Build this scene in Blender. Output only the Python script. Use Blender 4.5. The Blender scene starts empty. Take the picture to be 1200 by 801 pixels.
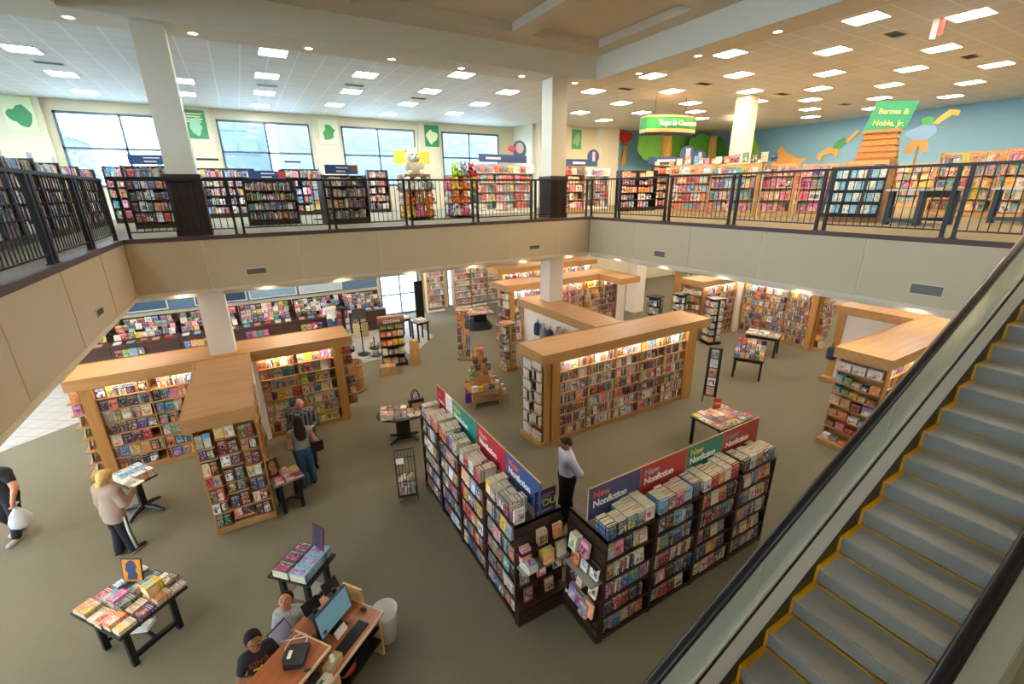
import bpy, math, random
import numpy as np
from mathutils import Matrix, Vector
random.seed(7)
rng = np.random.default_rng(7)
SC = bpy.context.scene
COL = SC.collection
PI = math.pi

# ------------------------------------------------------------------ colour
def lin(r, g=None, b=None):
    if isinstance(r, str):
        r, g, b = (int(r[i:i + 2], 16) for i in (1, 3, 5))
    f = lambda v: v / 12.92 if v <= .04045 else ((v + .055) / 1.055) ** 2.4
    return tuple(f(v / 255) for v in (r, g, b))

# ------------------------------------------------------------------ materials
MATS = {}
def _nodes(name):
    m = bpy.data.materials.new(name); m.use_nodes = True
    nt = m.node_tree
    return m, nt, nt.nodes['Principled BSDF']
def _mix(nt, a, b, fac, blend='MIX'):
    n = nt.nodes.new('ShaderNodeMix'); n.data_type = 'RGBA'; n.blend_type = blend
    for sock, v in ((0, fac), (6, a), (7, b)):
        if hasattr(v, 'is_output'): nt.links.new(v, n.inputs[sock])
        elif sock == 0: n.inputs[0].default_value = v
        else: n.inputs[sock].default_value = (*v[:3], 1)
    return n.outputs[2]
def _math(nt, op, a, b=None, c=None):
    n = nt.nodes.new('ShaderNodeMath'); n.operation = op
    for i, v in enumerate((a, b, c)):
        if v is None: continue
        if hasattr(v, 'is_output'): nt.links.new(v, n.inputs[i])
        else: n.inputs[i].default_value = v
    return n.outputs[0]
def _noise(nt, vec, scale, detail=2, rough=.5):
    n = nt.nodes.new('ShaderNodeTexNoise'); n.inputs['Scale'].default_value = scale
    n.inputs['Detail'].default_value = detail; n.inputs['Roughness'].default_value = rough
    nt.links.new(vec, n.inputs['Vector'])
    return n.outputs['Fac']
def _coord(nt, kind='Object'):
    return nt.nodes.new('ShaderNodeTexCoord').outputs[kind]
def _mapping(nt, vec, scale=(1, 1, 1), rot=(0, 0, 0)):
    n = nt.nodes.new('ShaderNodeMapping'); nt.links.new(vec, n.inputs['Vector'])
    n.inputs['Scale'].default_value = scale; n.inputs['Rotation'].default_value = rot
    return n.outputs['Vector']
def plain(name, col, rough=.5, metal=0, var=.08, scale=6, bump=0, stretch=(1, 1, 1), spec=.5, alpha=None):
    """procedural: base colour varied by a noise, optional bump from the same noise"""
    if name in MATS: return MATS[name]
    m, nt, p = _nodes(name)
    c = lin(col) if isinstance(col, str) else col
    nz = _noise(nt, _mapping(nt, _coord(nt), stretch), scale, 3)
    f = _math(nt, 'MULTIPLY_ADD', nz, 2 * var, 1 - var)
    nt.links.new(_mix(nt, (0, 0, 0), c, f), p.inputs['Base Color'])
    n = nt.nodes.new('ShaderNodeMix')
    p.inputs['Roughness'].default_value = rough; p.inputs['Metallic'].default_value = metal
    p.inputs['Specular IOR Level'].default_value = spec
    if bump:
        b = nt.nodes.new('ShaderNodeBump'); b.inputs['Strength'].default_value = bump; b.inputs['Distance'].default_value = .01
        nt.links.new(nz, b.inputs['Height']); nt.links.new(b.outputs['Normal'], p.inputs['Normal'])
    nt.nodes.remove(n)
    MATS[name] = m
    return m
def wood(name, c1, c2, rough=.42, axis='x', scale=1.6):
    if name in MATS: return MATS[name]
    m, nt, p = _nodes(name)
    st = {'x': (.5, 7, 7), 'y': (7, .5, 7), 'z': (7, 7, .5)}[axis]
    nz = _noise(nt, _mapping(nt, _coord(nt), st), scale, 5, .6)
    r = nt.nodes.new('ShaderNodeValToRGB'); nt.links.new(nz, r.inputs[0])
    r.color_ramp.elements[0].position = .3; r.color_ramp.elements[0].color = (*lin(c1), 1)
    r.color_ramp.elements[1].position = .72; r.color_ramp.elements[1].color = (*lin(c2), 1)
    nt.links.new(r.outputs[0], p.inputs['Base Color']); p.inputs['Roughness'].default_value = rough
    MATS[name] = m
    return m
def emit(name, col, strength):
    if name in MATS: return MATS[name]
    m, nt, p = _nodes(name)
    p.inputs['Base Color'].default_value = (*col, 1)
    p.inputs['Emission Color'].default_value = (*col, 1); p.inputs['Emission Strength'].default_value = strength
    MATS[name] = m
    return m
def glass(name, col, rough=.02, refl=.08, haze=0.):
    """clear sheet: see-through, a little mirror, and (haze) some light caught by its surface"""
    m, nt, p = _nodes(name)
    out = nt.nodes['Material Output']
    t = nt.nodes.new('ShaderNodeBsdfTransparent'); t.inputs[0].default_value = (*col, 1)
    g = nt.nodes.new('ShaderNodeBsdfGlossy'); g.inputs['Roughness'].default_value = rough
    d = nt.nodes.new('ShaderNodeBsdfDiffuse')
    nz = _noise(nt, _coord(nt), 3, 2); nt.links.new(_mix(nt, [c * .8 for c in col], col, nz), d.inputs[0])
    lw = nt.nodes.new('ShaderNodeLayerWeight'); lw.inputs['Blend'].default_value = .12
    m1 = nt.nodes.new('ShaderNodeMixShader'); m1.inputs[0].default_value = haze
    nt.links.new(t.outputs[0], m1.inputs[1]); nt.links.new(d.outputs[0], m1.inputs[2])
    mx = nt.nodes.new('ShaderNodeMixShader'); nt.links.new(_math(nt, 'MULTIPLY_ADD', lw.outputs['Fresnel'], .2, refl * .3), mx.inputs[0])
    nt.links.new(m1.outputs[0], mx.inputs[1]); nt.links.new(g.outputs[0], mx.inputs[2]); nt.links.new(mx.outputs[0], out.inputs[0])
    MATS[name] = m
    return m

def cover_material():
    """printed cover: a colour and an accent held by the mesh, laid out by the cover's own uv: picture patch, title lines"""
    m, nt, p = _nodes('printed_cover')
    at = lambda n: nt.nodes.new('ShaderNodeAttribute')
    a = at(0); a.attribute_name = 'col'; b = at(0); b.attribute_name = 'acc'
    uvn = nt.nodes.new('ShaderNodeUVMap'); uvn.uv_map = 'uv'
    sep = nt.nodes.new('ShaderNodeSeparateXYZ'); nt.links.new(uvn.outputs[0], sep.inputs[0])
    u, v = sep.outputs[0], sep.outputs[1]
    seed = b.outputs['Alpha']
    off = nt.nodes.new('ShaderNodeCombineXYZ')
    nt.links.new(_math(nt, 'MULTIPLY_ADD', seed, 37., u), off.inputs[0])
    nt.links.new(_math(nt, 'MULTIPLY_ADD', seed, 91., v), off.inputs[1])
    n1 = _noise(nt, off.outputs[0], 2.6, 3); n2 = _noise(nt, off.outputs[0], 6., 2)
    mr = nt.nodes.new('ShaderNodeMapRange'); nt.links.new(n1, mr.inputs[0]); mr.inputs[1].default_value = .4; mr.inputs[2].default_value = .58; pic = mr.outputs[0]
    inv = _math(nt, 'MULTIPLY', _math(nt, 'GREATER_THAN', v, .08), _math(nt, 'LESS_THAN', v, .64))
    inu = _math(nt, 'MULTIPLY', _math(nt, 'GREATER_THAN', u, .08), _math(nt, 'LESS_THAN', u, .92))
    area = _math(nt, 'MULTIPLY', inv, inu)
    c = _mix(nt, a.outputs['Color'], b.outputs['Color'], _math(nt, 'MULTIPLY', pic, area))
    c = _mix(nt, c, (.8, .78, .72), _math(nt, 'MULTIPLY', _math(nt, 'MULTIPLY', _math(nt, 'GREATER_THAN', n2, .6), area), .6))
    # title lines: two bands whose letters are broken by a noise along u
    lu = nt.nodes.new('ShaderNodeCombineXYZ'); nt.links.new(_math(nt, 'MULTIPLY_ADD', seed, 53., u), lu.inputs[0])
    wn = _noise(nt, lu.outputs[0], 9., 0)
    band = lambda lo, hi: _math(nt, 'MULTIPLY', _math(nt, 'GREATER_THAN', v, lo), _math(nt, 'LESS_THAN', v, hi))
    bands = _math(nt, 'ADD', band(.72, .77), band(.83, .90))
    title = _math(nt, 'MULTIPLY', _math(nt, 'MULTIPLY', bands, inu), _math(nt, 'GREATER_THAN', wn, .43))
    lum = nt.nodes.new('ShaderNodeRGBToBW'); nt.links.new(a.outputs['Color'], lum.inputs[0])
    dark = _math(nt, 'LESS_THAN', lum.outputs[0], .3)
    tc = _mix(nt, (.04, .04, .05), (.85, .82, .75), dark)
    nt.links.new(_mix(nt, c, tc, _math(nt, 'MULTIPLY', title, .6)), p.inputs['Base Color'])
    p.inputs['Roughness'].default_value = .38
    MATS['cover'] = m
    return m
def page_material():
    m, nt, p = _nodes('page_edges')
    nz = _noise(nt, _mapping(nt, _coord(nt, 'Object'), (260, 260, 260)), 1., 1)
    nt.links.new(_mix(nt, lin(186, 172, 140), lin(232, 222, 196), nz), p.inputs['Base Color']); p.inputs['Roughness'].default_value = .8
    MATS['pages'] = m
    return m
def tint_material():
    """colour carried by the mesh itself, slightly mottled"""
    m, nt, p = _nodes('tinted')
    a = nt.nodes.new('ShaderNodeAttribute'); a.attribute_name = 'col'
    nz = _noise(nt, _coord(nt), 30, 2)
    nt.links.new(_mix(nt, (0, 0, 0), a.outputs['Color'], _math(nt, 'MULTIPLY_ADD', nz, .3, .85)), p.inputs['Base Color'])
    p.inputs['Roughness'].default_value = .6
    MATS['tint'] = m
    return m
cover_material(); page_material(); tint_material()

def carpet_material():
    m, nt, p = _nodes('carpet')
    co = _coord(nt)
    n1 = _noise(nt, co, .45, 3); n2 = _noise(nt, co, 160, 2); n3 = _noise(nt, co, 9, 4)
    c = _mix(nt, lin(119, 113, 93), lin(131, 124, 103), n1)
    c = _mix(nt, c, lin(93, 88, 72), _math(nt, 'MULTIPLY', n2, .7)); c = _mix(nt, c, lin(137, 130, 109), _math(nt, 'MULTIPLY', n3, .25))
    nt.links.new(c, p.inputs['Base Color']); p.inputs['Roughness'].default_value = .95; p.inputs['Specular IOR Level'].default_value = .1
    b = nt.nodes.new('ShaderNodeBump'); b.inputs['Strength'].default_value = .35; b.inputs['Distance'].default_value = .006
    nt.links.new(n2, b.inputs['Height']); nt.links.new(b.outputs[0], p.inputs['Normal'])
    return m
def tile_material(name, base, line, bw, bh, mortar=.012, rot=0, offset=0, rough=.6, bump=0):
    m, nt, p = _nodes(name)
    br = nt.nodes.new('ShaderNodeTexBrick'); nt.links.new(_mapping(nt, _coord(nt), (1, 1, 1), (0, 0, rot)), br.inputs['Vector'])
    br.offset = offset; br.inputs['Scale'].default_value = 1
    br.inputs['Brick Width'].default_value = bw; br.inputs['Row Height'].default_value = bh
    br.inputs['Mortar Size'].default_value = mortar; br.inputs['Mortar Smooth'].default_value = .1
    c = lin(base); br.inputs['Color1'].default_value = (*c, 1); br.inputs['Color2'].default_value = (*[x * .94 for x in c], 1)
    br.inputs['Mortar'].default_value = (*lin(line), 1)
    nz = _noise(nt, _coord(nt), 70, 3)
    nt.links.new(_mix(nt, br.outputs['Color'], (0, 0, 0), _math(nt, 'MULTIPLY', nz, .16)), p.inputs['Base Color'])
    p.inputs['Roughness'].default_value = rough
    return m
M = dict(
    carpet=carpet_material(),
    floor_tile=tile_material('pale_floor_tile', '#b3aca1', '#8c857b', .45, .45, .012, .6),
    ceil_tile=tile_material('ceiling_tile', '#e2e1dc', '#f4f3f0', .61, .61, .018),
    cream=plain('cream_wall_paint', '#d8cfb0', .6, var=.03),
    cream2=plain('pale_column_paint', '#d9d3bd', .55, var=.03),
    fascia=plain('fascia_panel_paint', '#c6b594', .55, var=.03, scale=1.2),
    joint=plain('fascia_joint_paint', '#d8cbb0', .6, var=.03),
    ceilwhite=plain('ceiling_paint', '#d6cdb8', .8, var=.02),
    ceiltan=plain('coffer_paint', '#cdc1aa', .8, var=.02),
    whitewall=plain('white_wall_paint', '#e2d8cc', .6, var=.03),
    blue=plain('blue_wall_paint', '#7fb2d2', .6, var=.06, scale=.5),
    bluegrey=plain('bluegrey_band_paint', '#5f7f98', .6, var=.1, scale=2),
    brownbase=wood('dark_stained_base', '#2a1713', '#432720', .4, 'z'),
    browntrim=plain('dark_brown_trim', '#54403a', .6, var=.12),
    railmetal=plain('dark_rail_metal', '#2c2d2d', .38, .6, var=.1, scale=20),
    oak=wood('honey_oak', '#ab7d4a', '#be915b', .5, 'x'),
    oakz=wood('honey_oak_upright', '#a9783c', '#c08f50', .42, 'z'),
    maple=wood('pale_maple', '#c3985c', '#dcb880', .45, 'x'),
    darkwood=wood('espresso_wood', '#22120d', '#3c231a', .42, 'z'),
    walnut=wood('walnut_counter', '#3c241a', '#56362a', .45, 'x'),
    cherry=wood('cherry_laminate', '#99532c', '#b26c3d', .3, 'x'),
    black=plain('black_metal', '#161617', .38, .2, var=.15, scale=15),
    blackplastic=plain('black_plastic', '#1b1b1d', .45, var=.1),
    chrome=plain('brushed_steel', '#b9b6ae', .28, 1, var=.08, scale=3, stretch=(.3, 30, 30)),
    rubber=plain('black_rubber', '#161515', .33, var=.1),
    yellow=plain('yellow_paint', '#e8a50f', .5, var=.1),
    stepgrey=plain('step_tread_grey', '#a3a197', .5, .1, var=.08, scale=4),
    white=plain('white_plastic', '#e8e6e0', .4, var=.03),
    winframe=plain('grey_window_frame', '#5b6670', .4, .4, var=.05),
    grille=plain('grey_grille', '#6d6d66', .5, .2, var=.1),
    wicker=plain('woven_wicker', '#9a7040', .7, var=.35, scale=60, bump=.6),
    card=plain('brown_cardboard', '#b78a57', .8, var=.08),
    lamp_cool=emit('cool_lamp_diffuser', (.86, .94, 1.), 17.),
    lamp_warm=emit('warm_lamp_diffuser', (1., .76, .50), 22.),
    lamp_down=emit('downlight_lamp', (1., .80, .55), 16.),
    lamp_low=emit('ground_floor_lamp', (1., .9, .76), 13.), strip=emit('shelf_light_strip', (1., .88, .70), 13.),
    paper=plain('white_paper', '#efece4', .8, var=.03),
    glass=glass('clear_glass', (.94, .97, .98), .01, .08),
    eglass=glass('green_balustrade_glass', (.78, .82, .75), .12, .05, .38), deck=plain('brushed_deck_steel', '#e0d6c4', .32, .35, var=.08, scale=3, stretch=(.3, 30, 30)),
)

# ------------------------------------------------------------------ mesh builder
class MB:
    def __init__(s): s.v = []; s.f = []; s.mi = []; s.fc = []; s.uv = []
    def add(s, verts, faces, mat=0, col=None, uv=None):
        o = len(s.v); s.v += [tuple(v) for v in verts]
        for i, f in enumerate(faces):
            s.f.append(tuple(k + o for k in f)); s.mi.append(mat); s.fc.append(col)
            s.uv.append(uv[i] if uv else None)
        return s
    def box(s, x0, y0, z0, x1, y1, z1, mat=0, col=None, T=None):
        v = [(x, y, z) for z in (z0, z1) for y in (y0, y1) for x in (x0, x1)]
        if T is not None: v = [T @ Vector(p) for p in v]
        return s.add(v, [(0, 2, 3, 1), (4, 5, 7, 6), (0, 1, 5, 4), (2, 6, 7, 3), (0, 4, 6, 2), (1, 3, 7, 5)], mat, col)
    def prism(s, poly, z0, z1, mat=0, col=None, T=None):
        n = len(poly); v = [(x, y, z0) for x, y in poly] + [(x, y, z1) for x, y in poly]
        if T is not None: v = [T @ Vector(p) for p in v]
        f = [tuple(range(n))[::-1], tuple(range(n, 2 * n))] + [(i, (i + 1) % n, n + (i + 1) % n, n + i) for i in range(n)]
        return s.add(v, f, mat, col)
    def tube(s, pts, r, n=8, mat=0, col=None, closed=False, cap=True):
        pts = [Vector(p) for p in pts]; k = len(pts); rr = r if isinstance(r, (list, tuple)) else [r] * k
        V = []; F = []
        prev = None
        for i, p in enumerate(pts):
            t = (pts[min(i + 1, k - 1)] - pts[max(i - 1, 0)]).normalized()
            a = prev if prev is not None else (Vector((0, 0, 1)) if abs(t.z) < .9 else Vector((1, 0, 0)))
            e1 = (a - t * a.dot(t)).normalized(); e2 = t.cross(e1); prev = e1
            V += [p + (e1 * math.cos(2 * PI * j / n) + e2 * math.sin(2 * PI * j / n)) * rr[i] for j in range(n)]
        for i in range(k - 1):
            F += [(i * n + j, i * n + (j + 1) % n, (i + 1) * n + (j + 1) % n, (i + 1) * n + j) for j in range(n)]
        if cap: F += [tuple(range(n))[::-1], tuple(range((k - 1) * n, k * n))]
        return s.add(V, F, mat, col)
    def lathe(s, prof, n=16, mat=0, col=None, T=None, a0=0, a1=2 * PI):
        full = abs(a1 - a0 - 2 * PI) < 1e-6; m = n if full else n + 1
        V = [(r * math.cos(a0 + (a1 - a0) * j / n), r * math.sin(a0 + (a1 - a0) * j / n), z) for r, z in prof for j in range(m)]
        if T is not None: V = [T @ Vector(p) for p in V]
        F = []
        for i in range(len(prof) - 1):
            for j in range(n):
                F.append((i * m + j, i * m + (j + 1) % m, (i + 1) * m + (j + 1) % m, (i + 1) * m + j))
        return s.add(V, F, mat, col)
    def ball(s, c, r, n=12, mat=0, col=None, sc=(1, 1, 1), T=None):
        m = max(6, n // 2 + 2)
        V = []; F = []
        for i in range(m + 1):
            th = PI * i / m
            for j in range(n):
                ph = 2 * PI * j / n
                V.append(Vector((c[0] + r * sc[0] * math.sin(th) * math.cos(ph), c[1] + r * sc[1] * math.sin(th) * math.sin(ph), c[2] + r * sc[2] * math.cos(th))))
        for i in range(m):
            F += [(i * n + j, (i + 1) * n + j, (i + 1) * n + (j + 1) % n, i * n + (j + 1) % n) for j in range(n)]
        if T is not None: V = [T @ p for p in V]
        return s.add(V, F, mat, col)

def mesh_from(name, mb, mats, smooth=False, acc=None):
    me = bpy.data.meshes.new(name)
    me.from_pydata([tuple(v) for v in mb.v], [], mb.f)
    for m in (mats if isinstance(mats, (list, tuple)) else [mats]): me.materials.append(m)
    if any(mb.mi): me.polygons.foreach_set('material_index', mb.mi)
    if any(c is not None for c in mb.fc):
        at = me.color_attributes.new('col', 'FLOAT_COLOR', 'CORNER'); arr = []
        for f, c in zip(mb.f, mb.fc): arr += [*(c or (.5, .5, .5)), 1.] * len(f)
        at.data.foreach_set('color', arr)
    if smooth: me.polygons.foreach_set('use_smooth', [True] * len(me.polygons))
    me.update()
    return me
def link(name, data, parent=None, loc=None, rotz=0):
    o = bpy.data.objects.new(name, data); COL.objects.link(o)
    if parent is not None: o.parent = parent
    if loc is not None: o.location = loc
    if rotz: o.rotation_euler = (0, 0, rotz)
    return o
def part(name, mb, mats, parent, smooth=False, label=None):
    o = link(name, mesh_from(name, mb, mats, smooth), parent)
    if label: o['label'] = label
    return o
def tag(o, label, cat, group=None, kind=None):
    o['label'] = label; o['category'] = cat
    if group: o['group'] = group
    if kind: o['kind'] = kind
    return o
def thing(name, label, cat, loc=(0, 0, 0), rotz=0, group=None):
    return tag(link(name, None, None, loc, rotz), label, cat, group)
def struct(name, mb, mats, parent=None, smooth=False):
    o = link(name, mesh_from(name, mb, mats, smooth), parent)
    o['kind'] = 'structure'
    return o
def solo(name, label, cat, mb, mats, loc=(0, 0, 0), rotz=0, group=None, smooth=False):
    return tag(link(name, mesh_from(name, mb, mats, smooth), None, loc, rotz), label, cat, group)
def TR(loc, rotz=0): return Matrix.Translation(loc) @ Matrix.Rotation(rotz, 4, 'Z')
def dup(o, parent=None):
    c = o.copy(); COL.objects.link(c)
    if parent is not None: c.parent = parent
    for ch in list(o.children): dup(ch, c)
    return c
def writing(name, text, size, mat, parent, M4, depth=.002, bold=.012, align='LEFT', space=1.):
    cu = bpy.data.curves.new(name, 'FONT'); cu.body = text; cu.size = size; cu.extrude = depth; cu.offset = bold * size
    cu.align_x = align; cu.space_character = space; cu.resolution_u = 3
    cu.materials.append(mat)
    tmp = bpy.data.objects.new(name, cu); COL.objects.link(tmp)
    me = bpy.data.meshes.new_from_object(tmp.evaluated_get(bpy.context.evaluated_depsgraph_get())); me.name = name
    bpy.data.objects.remove(tmp); bpy.data.curves.remove(cu)
    if not me.materials: me.materials.append(mat)
    o = link(name, me, parent); o.matrix_local = M4
    return o
def facing(loc, rotz=0, tilt=0):
    """matrix that stands a text upright in a thing's local frame, read from its -y side"""
    return Matrix.Translation(loc) @ Matrix.Rotation(rotz, 4, 'Z') @ Matrix.Rotation(PI / 2 - tilt, 4, 'X')
ORD = 'first second third fourth fifth sixth seventh eighth ninth tenth eleventh twelfth thirteenth fourteenth fifteenth sixteenth seventeenth eighteenth nineteenth twentieth'.split()
def nth(i): return ORD[i] if i < 20 else 'twenty-' + ORD[i - 20] if i < 29 else 'thirtieth'
EXPOSURE = 1.95
SKY = 5.5
H_CAM = 6.03
LIMIT = {'book': 300, 'magazine': 120, 'gift_box': 200, 'toy_box': 160}
# ------------------------------------------------------------------ measured frame of the place (metres)
CR = [[0.863009, -0.50502, -0.013017], [0.173004, 0.271235, 0.946837], [0.474641, 0.819382, -0.321449]]
FPX = 520.49
ZU = 5.20                    # upper floor
YB, XR, XL, YN = 11.71, 9.78, -2.15, -.6     # edges of the atrium
ZS, ZC, ZK = 4.01, 9.20, 9.72   # underside of the upper slab, upper ceiling, coffer
XW0, XW1, YW0, YW1 = -9.0, 26.8, -6.0, 22.4  # outer walls
def rects(z0, z1, ox0, oy0, ox1, oy1, hx0, hy0, hx1, hy1, mb):
    """a slab with a rectangular hole"""
    mb.box(ox0, oy0, z0, hx0, oy1, z1); mb.box(hx1, oy0, z0, ox1, oy1, z1)
    mb.box(hx0, hy1, z0, hx1, oy1, z1); mb.box(hx0, oy0, z0, hx1, hy0, z1)
    return mb

# floors and ceilings
struct('floor', MB().box(XW0, YW0, -.2, XW1, 23, 0), M['carpet'])
struct('floor_entrance_tile', MB().prism([(-9, 12.6), (-6.27, 14.84), (-4.72, 16.1), (5.05, 16.35), (6.38, 17.95), (6.38, 22.3), (-9, 22.3)], .001, .006), M['floor_tile'])
struct('floor_upper', rects(ZU - .18, ZU, XW0, YW0, XW1, YW1, XL - .06, YN - .06, XR + .06, YB + .06, MB()), M['carpet'])
struct('ceiling_lower', rects(ZS + .02, ZS + .1, XW0, YW0, XW1, YW1, XL - .03, YN, XR + .03, YB + .03, MB()), M['ceilwhite'])
e = .9
struct('ceiling_upper', rects(ZC, ZC + .08, XW0, YW0, XW1, YW1, XL - e, YN - e, XR + e, YB + e, MB()), M['ceil_tile'])
mb = MB(); h = rects
rects(ZC - .08, ZC + .1, XL - e, YN - e, XR + e, YB + e, XL, YN, XR, YB, mb)
struct('ceiling_soffit_band', mb, M['ceilwhite'])
mb = MB()
for b in ((XL - .2, YB, XR + .2, YB + .2), (XR, YN, XR + .2, YB), (XL - .2, YN, XL, YB), (XL - .2, YN - .2, XR + .2, YN)):
    mb.box(b[0], b[1], ZC - .02, b[2], b[3], ZK + .02)
for b in ((XL, YB - .02, XR, YB), (XR - .02, YN, XR, YB - .02), (XL, YN, XL + .02, YB - .02), (XL + .02, YN, XR - .02, YN + .02)):
    mb.box(b[0], b[1], ZC - .08, b[2], b[3], ZK + .02)
struct('ceiling_beam', mb, M['cream2'])
mb = MB(); mb.box(XL - .2, YN - .2, ZK + .2, XR + .2, YB + .2, ZK + .3)
xs = [XL - .05, -1.55, 2.05, 2.65, 6.48, 7.05, 9.23, XR + .05]; ys = [YN - .05, 0., 3.6, 4.2, 7.26, 7.86, 10.98, YB + .05]
for i in (0, 2, 4, 6): mb.box(xs[i], ys[0], ZK, xs[i + 1], ys[-1], ZK + .2)
for i in (0, 2, 4, 6):
    for k in (1, 3, 5): mb.box(xs[k], ys[i], ZK, xs[k + 1], ys[i + 1], ZK + .2)
struct('ceiling_coffer', mb, M['ceiltan'])

# balcony faces: panels over a joint strip, a brown curb above, a lip and a set-back band below
def balcony(side, p0, p1, joints, n):
    """p0->p1 the face line, n the direction out of the atrium (into the slab)"""
    p0 = Vector((*p0, 0)); p1 = Vector((*p1, 0)); n = Vector((*n, 0)); d = (p1 - p0).normalized(); L = (p1 - p0).length
    def bar(mb, a, b, o0, o1, z0, z1):
        P = [p0 + d * a + n * o0, p0 + d * b + n * o0, p0 + d * b + n * o1, p0 + d * a + n * o1]
        if (P[1] - P[0]).cross(P[3] - P[0]).z < 0: P = P[::-1]
        mb.prism([(q.x, q.y) for q in P], z0, z1)
    w = MB(); js = [0] + joints + [L]
    for a, b in zip(js, js[1:]): bar(w, a + .014, b - .014, 0, .05, ZS + .07, ZU - .072)
    struct('wall_balcony_' + side, w, M['fascia'])
    t = MB(); bar(t, 0, L, .012, .03, ZS + .01, ZU - .05); bar(t, 0, L, -.012, .05, ZS, ZS + .07); struct('trim_joints_' + side, t, M['joint'])
    t = MB(); bar(t, -.012, L + .012, -.012, .2, ZU - .075, ZU + .012); struct('trim_curb_' + side, t, M['browntrim'])
    t = MB(); bar(t, -.2, L + .2, .3, .4, ZS - .13, ZS + .03); struct('trim_setback_' + side, t, M['ceilwhite'])
    return bar, p0, d, n, L
balcony('back', (XL, YB), (XR, YB), [x - XL for x in (-.85, 1.03, 2.92, 4.82, 6.68, 8.6)], (0, 1))
balcony('right', (XR, YB), (XR, YN), [YB - y for y in (9.65, 7.72, 5.83, 3.87, 1.95, .0)], (1, 0))
balcony('left', (XL, YN), (XL, YB), [y - YN for y in (.1, 2.05, 4.0, 5.92, 7.86, 9.84)], (-1, 0))
balcony('near', (XL, YN), (XR, YN), [], (0, -1))

def air_vent(loc, rotz, w, h, label):
    t = thing('air_vent', label, 'vent', loc, rotz, 'grilles in the balcony face')
    part('grille_frame', MB().box(-w / 2, -.012, 0, w / 2, 0, .015).box(-w / 2, -.012, h - .015, w / 2, 0, h).box(-w / 2, -.012, 0, -w / 2 + .015, 0, h).box(w / 2 - .015, -.012, 0, w / 2, 0, h), M['joint'], t)
    s = MB(); s.box(-w / 2 + .01, -.004, .01, w / 2 - .01, 0, h - .01)
    for k in range(9): s.box(-w / 2 + .02 + k * (w - .04) / 9, -.01, .02, -w / 2 + .02 + (k + .35) * (w - .04) / 9, -.004, h - .02)
    part('grille', s, M['grille'], t)
air_vent((.06, YB, 4.3), 0, .42, .15, 'grey air grille on the back balcony face, between the left column and the middle')
air_vent((7.64, YB, 4.31), 0, .4, .14, 'small grey air grille on the back balcony face beside the corner column')
air_vent((XR, 8.67, 4.24), -PI / 2, .4, .18, 'grey air grille on the right balcony face near the inner corner')
air_vent((XR, 2.86, 4.26), -PI / 2, .46, .19, 'dark air grille on the right balcony face above the escalator handrail')
air_vent((XL, 8.93, 4.29), PI / 2, .4, .13, 'beige air grille on the left balcony face')

# columns
def column(name, x0, y0, x1, y1, base=True, zl=0):
    struct(name, MB().box(x0, y0, ZU, x1, y1, ZC - .02), M['cream2'])
    struct(name + '_lower', MB().box(x0, y0, zl, x1, y1, ZS + .03), M['whitewall'])
    if base:
        b = MB().box(x0 - .03, y0 - .03, ZU + .01, x1 + .03, y1 + .03, ZU + 1.25)
        for k in range(7):
            f = k / 6
            b.box(x0 + f * (x1 - x0) - .02, y0 - .05, ZU + .14, x0 + f * (x1 - x0) + .02, y0 - .02, ZU + 1.12)
            b.box(x0 - .05, y0 + f * (y1 - y0) - .02, ZU + .14, x0 - .02, y0 + f * (y1 - y0) + .02, ZU + 1.12)
            b.box(x1 + .02, y0 + f * (y1 - y0) - .02, ZU + .14, x1 + .05, y0 + f * (y1 - y0) + .02, ZU + 1.12)
        for z0, z1 in ((.01, .14), (1.12, 1.25)): b.box(x0 - .06, y0 - .06, ZU + z0, x1 + .06, y1 + .06, ZU + z1)
        struct('column_base', b, M['brownbase'])
column('column_left', -1.2, 11.93, -.68, 12.45)
column('column_corner', 8.38, 11.93, 8.92, 12.47)
column('column_right', 16.45, 11.12, 17.0, 11.67, False, 2.5)
struct('column_side_lower', MB().box(17.92, 11.33, 0, 18.4, 11.8, ZS + .03), M['whitewall'])
struct('column_back_lower', MB().box(16.55, 16.0, 0, 17.2, 16.65, ZS + .03), M['whitewall'])

# outer walls; the back wall has upper windows and glazed lower openings
UPW = [(-8.7, -7.25, -8.0), (-4.98, -2.0, -3.22), (-.26, 3.1, 1.4), (4.4, 7.75, 5.99), (9.12, 12.3, 10.59)]
LOW = [(5.35, 7.35), (8.95, 9.75)]
wb = MB(); zt = ZC + .05
def wall_run(x0, x1, z0, z1, holes):
    x = x0
    for a, b, h0, h1 in holes:
        wb.box(x, YW1, z0, a, YW1 + .25, z1); wb.box(a, YW1, z0, b, YW1 + .25, h0); wb.box(a, YW1, h1, b, YW1 + .25, z1); x = b
    wb.box(x, YW1, z0, x1, YW1 + .25, z1)
wall_run(XW0, 13.4, ZU - .2, zt, [(a, b, 6.35, 8.84) for a, b, c in UPW])
wall_run(XW0, XW1, -.1, ZU - .2, [(a, b, .05, 3.0) for a, b in LOW])
struct('wall_back', wb, M['cream'])
pil = MB()
for a, b in ((-7.05, -5.2), (-1.85, -.42), (3.25, 4.25), (7.92, 8.95)): pil.box(a, YW1 - .18, ZU, b, YW1, ZC)
struct('wall_back_pilasters', pil, M['cream'])
for i, (a, b, c) in enumerate(UPW):
    f = MB(); y0, y1 = YW1 - .03, YW1 + .08
    for x in (a, c - .03, b - .07): f.box(x, y0, 6.35, x + .07, y1, 8.84)
    for z in (6.35, 7.62, 8.76): f.box(a, y0, z, b, y1, z + .08)
    w = struct('window_%d' % (i + 1), f, M['winframe'])
    struct('window_%d_pane' % (i + 1), MB().box(a + .05, YW1 + .03, 6.4, b - .05, YW1 + .04, 8.8), M['glass'], w)
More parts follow.
